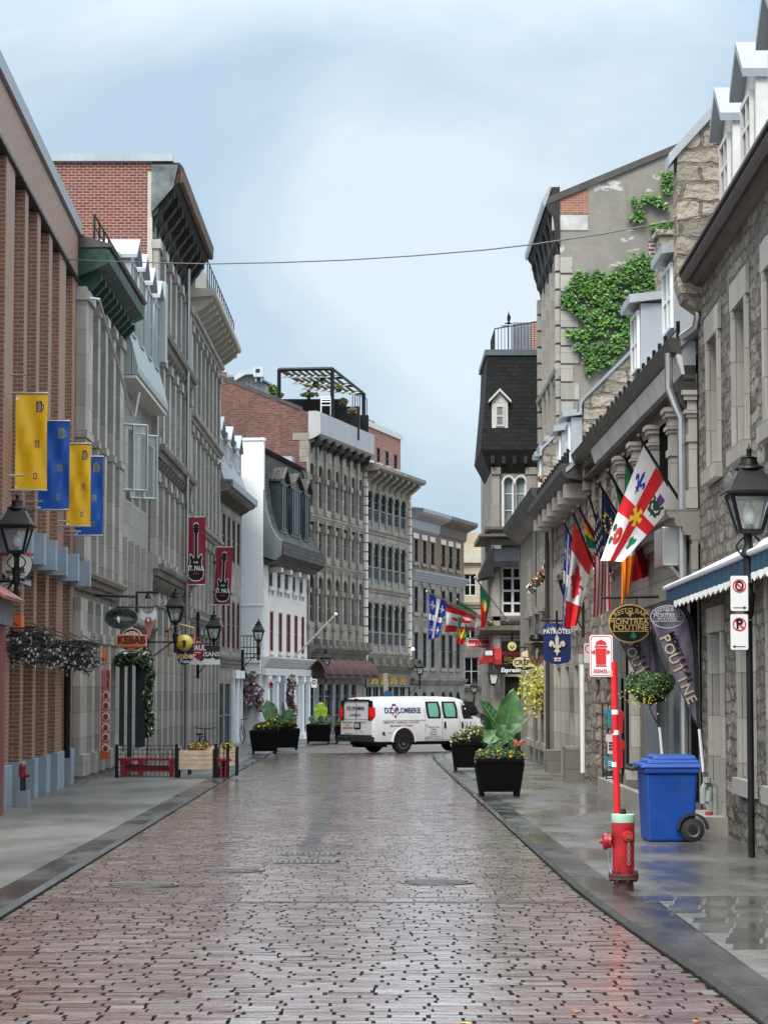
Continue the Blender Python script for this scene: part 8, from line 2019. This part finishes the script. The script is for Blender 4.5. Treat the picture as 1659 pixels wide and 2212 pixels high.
# ================================================================ roofscape
M['slat_cloth']=plain('shaded_slat_cloth',(.24,.235,.21),.7)
r=empty('pergola',at(690,880,124),'black steel rooftop pergola with white cloth slats above the arcade building','pergola'); o=r.location
A0=at(603,798,121)-o;A1=at(718,796,121)-o;B0=at(640,830,129)-o;B1=at(780,848,129)-o
m=MB()
def beam(p,q,s_=.10): m.tube([p,q],s_,4,sm=False)
def lerp(a,b_,t): return a*(1-t)+b_*t
fz=at(690,888,121).z-o.z
C0,C1=A0,A1; D0=A0+Vector((1.3,7,.0)); D1=A1+Vector((1.55,7.5,-.35))
beam(C0,C1);beam(D0,D1);beam(C0,D0);beam(C1,D1)
for t in(.33,.66): beam(lerp(C0,D0,t),lerp(C1,D1,t))
for i in range(1,8): beam(lerp(C0,C1,i/8)-Vector((0,0,.1)),lerp(D0,D1,i/8)-Vector((0,0,.1)),.08)
for p in(C0,C1,D0,D1): beam(p,Vector((p.x,p.y,fz-.4)))
m.build('steel_frame',M['iron'],r,uv=False)
m=MB()
for i in range(8):
    a=lerp(C0,C1,(i+.06)/8);b_=lerp(C0,C1,(i+.9)/8);c_=lerp(D0,D1,(i+.9)/8);d_=lerp(D0,D1,(i+.06)/8)
    for t in(0,.34,.67):
        q=[lerp(a,d_,t+.03),lerp(b_,c_,t+.03),lerp(b_,c_,t+.29),lerp(a,d_,t+.29)]; m.add([v+Vector((0,0,-.42 if k in(0,1) else .0)) for k,v in enumerate(q)],[(0,1,2,3)])
m.build('canopy_slat',M['slat_cloth'],r,uv=False)
m=MB(); p0,p1=at(600,868,122)-o,at(705,890,122)-o; pe=at(795,860,122)-o; m.box(p0.x,p1.x+1.0,0,.1,fz-1.2,p0.z+.4); m.box(p1.x+1.0,pe.x,3,3.1,fz-2.2,p0.z-.1); m.box(p1.x+.4,p1.x+1.7,-.5,5,fz-1.2,p0.z-.05); m.build('terrace_screen',M['black'],r,uv=False)
r=empty('roof_chair',at(704,893,121),'silver frame chair standing on the rooftop terrace','chair'); m=MB()
for x in(-.25,.25): m.tube([(x,0,-.1),(x,0,.85)],.03,5); m.tube([(x,.4,-.1),(x,.4,.42)],.03,5)
for z in(.42,.6,.72,.85): m.tube([(-.25,0,z),(.25,0,z)],.03,5)
m.build('chair_frame',M['white'],r,uv=False)
for i,(x,y,rx,ry) in enumerate(((697,815,5,6),(590,842,8,11),(683,830,5,5),(732,838,6,7),(742,868,8,8),(760,888,9,8),(600,853,12,6),(668,852,20,4))):
    plant('roof_plant',('green fern hanging high inside the pergola','bushy green plant at the low corner of the pergola','small fern hanging in the middle of the pergola','green fern hanging at the street end of the pergola','brownish grass tuft on the terrace edge under the pergola end','dry grass tuft at the lowest terrace corner','low greenery along the roof edge below the bushy plant','low greenery along the terrace screen')[i],'plant',[(x,y,rx,ry,.5)],123-(.5*i if i<4 else 1),260,.2,[GR[0],plain('fern_green',(.08,.17,.03),.5),plain('dry_grass_tuft',(.14,.10,.06),.8)],(.25,.6,.15) if i in(0,1,2,3,6,7) else(.2,.15,.65),70+i)
p0=at(495,852,123);p1=at(582,810,123); r=empty('roof_shed',p0,'grey clad rooftop shed with sloping roof beside the pergola','shed'); w=p1.x-p0.x; h=p1.z-p0.z; m=MB(); m.prism([(0,-.8),(w,-.8),(w,h*.45),(w*.55,h*.95),(0,h*.85)],0,3,'y'); m.build('shed_wall',metal('grey_cladding',(.42,.45,.46),.5,.2,seam=.25),r)
m=MB(); m.prism([(-.1,h*.86),(w*.55,h*.96),(w+.15,h*.45),(w+.15,h*.55),(w*.55,h*1.07),(-.1,h*.97)],-.15,3.2,'y'); m.build('shed_roof',M['zinc'],r)
r=empty('air_duct',at(545,810,122.5),'silver rooftop ventilation duct with a square hood','duct'); k=122.5/F; m=MB(); m.box(3*k,25*k,-.3,.6,-5*k,17*k); m.prism([(-40*k,-2*k),(-15*k,11*k),(3*k,13*k),(3*k,2*k),(-15*k,1*k),(-38*k,-12*k)],-.1,.4,'y'); m.box(6*k,10*k,-.1,.3,-14*k,-5*k); m.box(18*k,22*k,-.1,.3,-14*k,-5*k); m.build('duct',metal('bright_duct_sheet',(.55,.60,.62),.35,.5),r); m=MB(); m.box(8*k,17*k,-.32,-.301,4*k,12*k); m.build('duct_opening',M['void'],r,uv=False)
r=empty('brick_chimney',at(475,855,119),'red brick chimney with pale cap behind the zinc mansard building','chimney'); k=119/F; m=MB(); m.box(-12*k,12*k,0,1,-20*k,52*k); m.build('chimney_stack',M['brick_attic'],r); m=MB(); m.box(-13*k,13*k,-.05,1.05,52*k,58*k); m.build('chimney_cap',M['offwhite'],r)
m=MB()
r=empty('overhead_cable',at(-60,548,52),'thin pale cable sagging across the street between the buildings','cable')
pts=[]
for x,y,Y in((-60,548,52),(0,552.5,50),(150,560,47),(300,566,45),(450,569.5,43),(600,566.5,41),(750,561,39.5),(900,551.5,38),(1050,539,36.5),(1150,527.5,35.5),(1300,505,34),(1450,477,32.5),(1560,455,31.5),(1659,433,30.5),(1720,419,30)): pts.append(at(x,y,Y)-r.location)
m.tube(pts,.011,5); m.build('wire',plain('weathered_cable',(.13,.12,.12),.6),r,uv=False)
# blue round board seen over the van roof
c=Card('blue_round_board',838,1500,126,'round blue board on a post just above the white van','sign'); c.plate('board',ell(838,1503,10,11,24),plain('round_board_blue',(.02,.09,.24),.45),0,.05); m=MB(); c.rod(m,[(838,.04,1512),(838,.04,1596)],.05); m.build('post',M['iron'],c.root,uv=False)
for x in(790,828):
    m=MB(); c=Card('leaning_board',x+6,1530,129,('pale plywood board covering the shop bay beside the quoins','pale plywood board leaning in the shop bay next to it')[x>800],'board'); m.prism(c.P([(x,1455),(x+9,1455),(x+15,1600),(x+2,1600)]),0,.06,'y'); m.build('plywood',plain('pale_plywood',(.42,.33,.26),.6,var=.15),c.root,uv=False)
r=empty('facade_spotlight',at(892,1402,136),'small lit white spotlight beside the gilded shop letters','lamp'); m=MB(); m.ball((0,0,0),.08,10); sl=NT('lit_spotlight'); m.build('lamp_globe',sl.out((.9,.85,.75),.3,emit=(1,.86,.62),estr=6),r,uv=False)
# ================================================================ white plumber's van
hd=Vector((math.sin(R(54)),math.cos(R(54)))); rgt=Vector((hd.y,-hd.x))
rw=Vector((.63,83.9)); org=rw-hd*1.36-rgt*.86      # rear centre of the body on the ground
van=empty('plumber_van',(org.x,org.y,G(85)),'white plumber van with blue lettering and red tail lights, crossing the end of the road','van',math.atan2(hd.y,hd.x))
vw=plain('white_van_paint',(.74,.76,.78),.25,0,.03,3)
# body loft: stations along x, half section (y,z)
def sec(x):
    zr=1.98; 
    if x<.12: zr=1.86+.12*x/.12
    if x>3.95: zr=1.98-.02*(x-3.95)
    wb=.985; wr=.80
    return zr,wb,wr
st=[]
def section(x,z0,zb,zr,wl,wb,wr):
    return [(x,-wl,z0),(x,-wb,z0+.22),(x,-wb,zb),(x,-(wb*.45+wr*.55),zb+(zr-zb)*.55),(x,-wr,zr-.14),(x,-wr+.10,zr-.03),(x,-wr*.45,zr),(x,wr*.45,zr),(x,wr-.10,zr-.03),(x,wr,zr-.14),(x,(wb*.45+wr*.55),zb+(zr-zb)*.55),(x,wb,zb),(x,wb,z0+.22),(x,wl,z0)]
S_=[section(0,.46,1.15,1.84,.90,.94,.74),section(.06,.44,1.15,1.92,.93,.97,.77),section(.25,.42,1.16,1.97,.94,.985,.79),section(1.4,.42,1.17,2.0,.95,.99,.80),section(3.2,.42,1.17,2.0,.95,.99,.80),section(3.85,.42,1.17,1.975,.95,.99,.79),section(4.15,.42,1.17,1.91,.95,.985,.76),section(4.40,.42,1.16,1.72,.95,.98,.76),section(4.72,.42,1.14,1.40,.95,.975,.79),section(4.88,.42,1.10,1.22,.95,.97,.85),section(5.2,.42,1.02,1.15,.94,.96,.84),section(5.45,.44,.92,1.06,.90,.92,.80),section(5.56,.48,.80,.92,.84,.86,.74)]
m=MB(); N=14; vs=[p for s_ in S_ for p in s_]; fs=[]
for i in range(len(S_)-1):
    for j in range(N-1): fs.append((i*N+j,i*N+j+1,(i+1)*N+j+1,(i+1)*N+j)[::-1])
    fs.append((i*N+N-1,i*N,(i+1)*N,(i+1)*N+N-1)[::-1])
m.add(vs,fs,0,True); m.add(S_[0],[list(range(N))[::-1]],0); m.add(S_[-1],[list(range(N))],0)
m.build('body',vw,van,uv=False,sharp=38)
dk=plain('van_black_trim',(.014,.014,.016),.4)
# side glazing follows the body: helper on the street side (y negative)
def side(x,z,e=.006):
    i=0
    for a,b_ in zip(S_,S_[1:]):
        if a[0][0]<=x<=b_[0][0]: break
    t=(x-a[0][0])/(b_[0][0]-a[0][0]); q=[Vector(a[j])*(1-t)+Vector(b_[j])*t for j in range(6)]
    for u_,v_ in zip(q[1:],q[2:]):
        if u_.z-1e-6<=z<=v_.z+1e-6:
            w=(z-u_.z)/max(1e-6,v_.z-u_.z); y=u_.y+(v_.y-u_.y)*w; return Vector((x,y-e,z))
    return Vector((x,q[1].y-e,z))
def sidepoly(m,pts,e,mi=0):
    P=[side(x,z,e) for x,z in pts]; m.add(P,[list(range(len(P)))],mi)
def spanel(x0,x1,z0,z1,e,mat,name,r_=.05,parent=None,sk=0):
    m=MB(); pts=[(x0+r_,z0),(x1-r_,z0),(x1,z0+r_),(x1-sk,z1-r_),(x1-sk-r_,z1),(x0+r_,z1),(x0,z1-r_),(x0,z0+r_)]
    # two strips so that it follows the tumblehome
    zm=(z0+z1)/2; n=6; vs=[];fs=[]
    for i in range(n+1):
        z=z0+(z1-z0)*i/n; t=(z-z0)/(z1-z0); xr=x1-sk*t; c_=r_*max(0,1-min(t,1-t)*n*.5)*.6
        vs+=[side(x0+c_,z,e),side((x0+xr)/2,z,e),side(xr-c_,z,e)]
    for i in range(n):
        for j in range(2): fs.append((i*3+j,i*3+j+1,(i+1)*3+j+1,(i+1)*3+j))
    m.add(vs,fs,0,True); return m.build(name,mat,parent or van,uv=False)
mintg=plain('mint_film_glass',(.16,.42,.34),.12); vg=plain('van_dark_glass',(.012,.014,.015),.08)
for x0,x1 in((2.38,3.02),(3.10,3.78)):
    w_=spanel(x0,x1,1.22,1.82,.008,dk,'side_window'); spanel(x0+.1,x1-.1,1.28,1.76,.014,mintg,'pane',parent=w_)
w_=spanel(3.98,4.86,1.2,1.80,.008,dk,'front_door_window',sk=.40); spanel(4.03,4.78,1.23,1.77,.014,vg,'pane',parent=w_,sk=.38)
# panel seams, handles, mouldings
m=MB()
def seam(pts): m.tube([side(x,z,.003) for x,z in pts],.007,4)
for x in(2.30,3.05,3.84): seam([(x,.45),(x,.8),(x,1.17),(x,1.5),(x,1.88)])
seam([(4.90,.5),(4.90,.8),(4.88,1.08)]); seam([(.4,1.15),(2.3,1.16)]); seam([(2.3,.46),(4.9,.46)]); seam([(2.3,1.88),(3.84,1.88)])
m.build('panel_seams',plain('panel_gap_grey',(.12,.12,.12),.6),van,uv=False)
for x in(3.17,3.95):
    m=MB(); p=side(x,1.0,.0); m.box(x-.035,x+.035,p.y-.03,p.y,.88,1.10); m.build('door_handle',dk,van,uv=False)
for x,z in((2.33,.62),(3.87,.62),(2.33,1.05)): m=MB(); m.box(x-.03,x+.03,side(x,z).y-.02,side(x,z).y,z-.06,z+.06); m.build('hinge',vw,van,uv=False)
m=MB(); m.box(4.74,4.92,-1.28,-1.0,1.12,1.38); m.build('wing_mirror',dk,van,uv=False,bevel=.03)
# wheels and arches
for x,nm in((1.36,''),(4.80,'')):
    for sg in(-1,1):
        m=MB(); m.lathe([(.24,-.13),(.36,-.12),(.385,-.08),(.385,.08),(.36,.12),(.24,.13)],(x,sg*.84,.385),28,ax='y'); o=m.build('wheel',M['rubber'],van,uv=False)
        m=MB(); m.lathe([(.235,sg*.10),(.24,sg*.125),(.20,sg*.135),(.19,sg*.10),(.11,sg*.08),(.09,sg*.13),(.02,sg*.14)],(x,sg*.84,.385),20,ax='y')
        for k in range(8): a=2*math.pi*k/8; m.obox((x+.15*math.cos(a),sg*.93,.385+.15*math.sin(a)),(.05*math.cos(a),0,.05*math.sin(a)),(0,.02,0),(-.028*math.sin(a),0,.028*math.cos(a)))
        m.build('rim',plain('alloy_rim',(.38,.37,.35),.35,.6),o,uv=False)
    m=MB(); n=16; P=[(x+.47*math.cos(math.pi*i/n),.40+.50*math.sin(math.pi*i/n)) for i in range(n+1)]
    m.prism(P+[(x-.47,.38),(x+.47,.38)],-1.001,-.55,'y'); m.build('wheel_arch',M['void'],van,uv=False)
    m=MB(); 
    for r0 in(.49,): m.tube([(x+r0*math.cos(math.pi*i/n),-.985,.40+(r0+.03)*math.sin(math.pi*i/n)) for i in range(n+1)],.035,6)
    m.build('arch_lip',vw,van,uv=False)
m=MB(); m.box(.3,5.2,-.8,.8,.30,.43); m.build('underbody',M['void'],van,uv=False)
# rear: doors, lights, bumper, plate
bm=MB(); bm.box(-.16,.10,-.97,.97,.42,.60); bm.box(-.10,.02,-.95,.95,.60,.66); bm.build('rear_bumper',plain('dark_chrome_bumper',(.05,.055,.06),.3,.5),van,uv=False,bevel=.03)
m=MB(); m.box(-.012,.05,-.93,-.74,1.16,1.86); m.box(-.012,.05,.74,.93,1.16,1.86); m.box(-.014,.05,-.75,.75,1.83,1.90); m.build('rear_dark_trim',dk,van,uv=False)
red_l=NT('lit_tail_lamp').out((.6,.01,.01),.2,emit=(1,.02,.015),estr=.12)
rl=plain('red_lens',(.42,.012,.012),.2)
for sg in(-1,1):
    m=MB(); m.box(-.035,.14,sg*.82,sg*.955,1.30,1.62); m.box(-.03,.12,sg*.82,sg*.95,1.17,1.295,1); m.build('tail_light',[red_l,rl],van,uv=False,bevel=.01)
m=MB(); m.box(-.03,.0,-.09,.09,1.90,1.93); m.build('brake_light',red_l,van,uv=False)
m=MB()
for sg in(-1,1): 
    P=[(sg*.03,1.20),(sg*.70,1.20),(sg*.72,1.24),(sg*.66,1.74),(sg*.60,1.79),(sg*.03,1.80)]
    for a,b_ in zip(P,P[1:]+P[:1]): m.tube([(-.004,a[0],a[1]),(-.004,b_[0],b_[1])],.006,4)
m.tube([(-.003,0,.66),(-.003,0,1.82)],.008,4); m.build('rear_door_seams',plain('panel_gap_grey',(.12,.12,.12),.6),van,uv=False)
m=MB(); m.box(-.02,.0,-.28,.12,.86,1.10); o=m.build('plate_recess',dk,van,uv=False); m=MB(); m.box(-.026,-.021,-.21,.08,.91,1.05); m.build('licence_plate',plain('plate_lilac_white',(.45,.45,.52),.4),o,uv=False)
m=MB(); m.tube([(.2,.45,.33),(1.1,.45,.30)],.12,8); m.box(.5,.9,-.6,.3,.22,.40); m.build('exhaust',M['void'],van,uv=False)
# lettering on the side (local x runs forward, seen from -y)
vb=plain('van_lettering_navy',(.02,.035,.16),.4); vr=plain('van_lettering_red',(.50,.05,.04),.4); vg2=plain('van_lettering_grey',(.22,.23,.28),.4)
def stext(s,size,x,z,mat,bold=.015,sx=1,shear=0,name='side_lettering'):
    mm=MB(); text_mesh(mm,s,size,0,0,0,0,'CENTER',bold,.004,sx,shear); mm.v=[tuple(side(x+a,z+c_,.006)+Vector((0,b_,0))) for a,b_,c_ in mm.v]; return mm.build(name,mat,van,uv=False)
stext('DZ',.26,.74,1.50,vb,.03); stext('PLOMBERIE',.26,1.58,1.50,vb,.03,.86)
def wrench(fn,s,k):
    mm=MB()
    for a in(-1,1):
        q=[(-.9*a,-.9),(-.7*a,-1),(.75*a,.6),(.95*a,.62),(.9*a,.95),(.6*a,.9),(.55*a,.75)]
        P=[fn(x*s,z*s) for x,z in q]; mm.add(P,[list(range(7))],0)
    mm.v=[tuple(v) for v in mm.v]; return mm
mm=wrench(lambda x,z: side(1.01+x,1.50+z,.008),.16,1); mm.build('crossed_wrench_mark',vr,van,uv=False)
mm=MB(); mm.add([side(1.01+.05*math.cos(i*.7854),1.30+.05*math.sin(i*.7854),.008) for i in range(8)],[list(range(8))]); mm.add([side(1.01-.10+.2*i/3,1.70+.05*math.sin(math.pi*i/3),.008) for i in range(4)]+[side(1.11,1.67,.008),side(.91,1.67,.008)],[list(range(6))]); mm.build('side_mark',vb,van,uv=False)
stext('R\u00c9SIDENTIEL / COMMERCIAL / INDUSTRIEL',.085,1.25,1.09,vg2,.01,.95); stext('M\u00c9CANIQUE DU B\u00c2TIMENT',.085,1.25,.97,vr,.015,.95)
for i,s in enumerate(('D\u00e9blocage de drain','Chauffage','Gaz naturel','R\u00e9novation','Nouvelle construction')): stext(s,.075,2.66,.92-.085*i,vg2,.005,.85)
stext('(514) 830-2121',.11,4.38,.90,vb,.015,.85); stext('24/7',.10,5.02,1.04,vb,.01)
mm=MB(); mm.add([side(x,z,.006) for x,z in((4.1,.82),(4.66,.82),(4.66,.805),(4.1,.805))],[(0,3,2,1)]); mm.add([side(x,z,.006) for x,z in((.42,.78),(.54,.74),(.54,.62),(.42,.66))],[(0,3,2,1)]); mm.build('side_rule',vb,van,uv=False); stext('CMMTQ',.06,.74,.72,vg2,.0)
# rear lettering: local -x face, text runs along -y (screen left to right)
def rtext(s,size,y,z,mat,bold=.015,sx=1):
    mm=MB(); text_mesh(mm,s,size,0,0,0,0,'CENTER',bold,.004,sx); mm.v=[(-.010+b_-(.0) ,y-a,z+c_) for a,b_,c_ in mm.v]; return mm.build('rear_lettering',mat,van,uv=False)
rtext('DZ',.16,.46,1.58,vb,.02); rtext('PLOMBERIE',.16,-.16,1.58,vb,.02,.85); rtext('(514) 830-2121',.12,.05,1.35,vb,.01,.9)
mm=wrench(lambda x,z: Vector((-.012,.27-x,1.58+z)),.09,1); mm.build('crossed_wrench_mark',vr,van,uv=False)
for i,(s,c_) in enumerate((('R\u00c9SIDENTIEL COMMERCIAL',vg2),('INDUSTRIEL',vg2),('M\u00c9CANIQUE DU B\u00c2TIMENT',vr))): rtext(s,.07,.52,1.09-.1*i,c_,.01,.72)
rtext('SERVICE 24H/7',.075,-.40,1.10,vg2,.005,.85); rtext('www.dzplomberie.com',.06,.45,.70,vg2,.0,.8); rtext('CMMTQ',.06,-.35,.76,vg2,0)
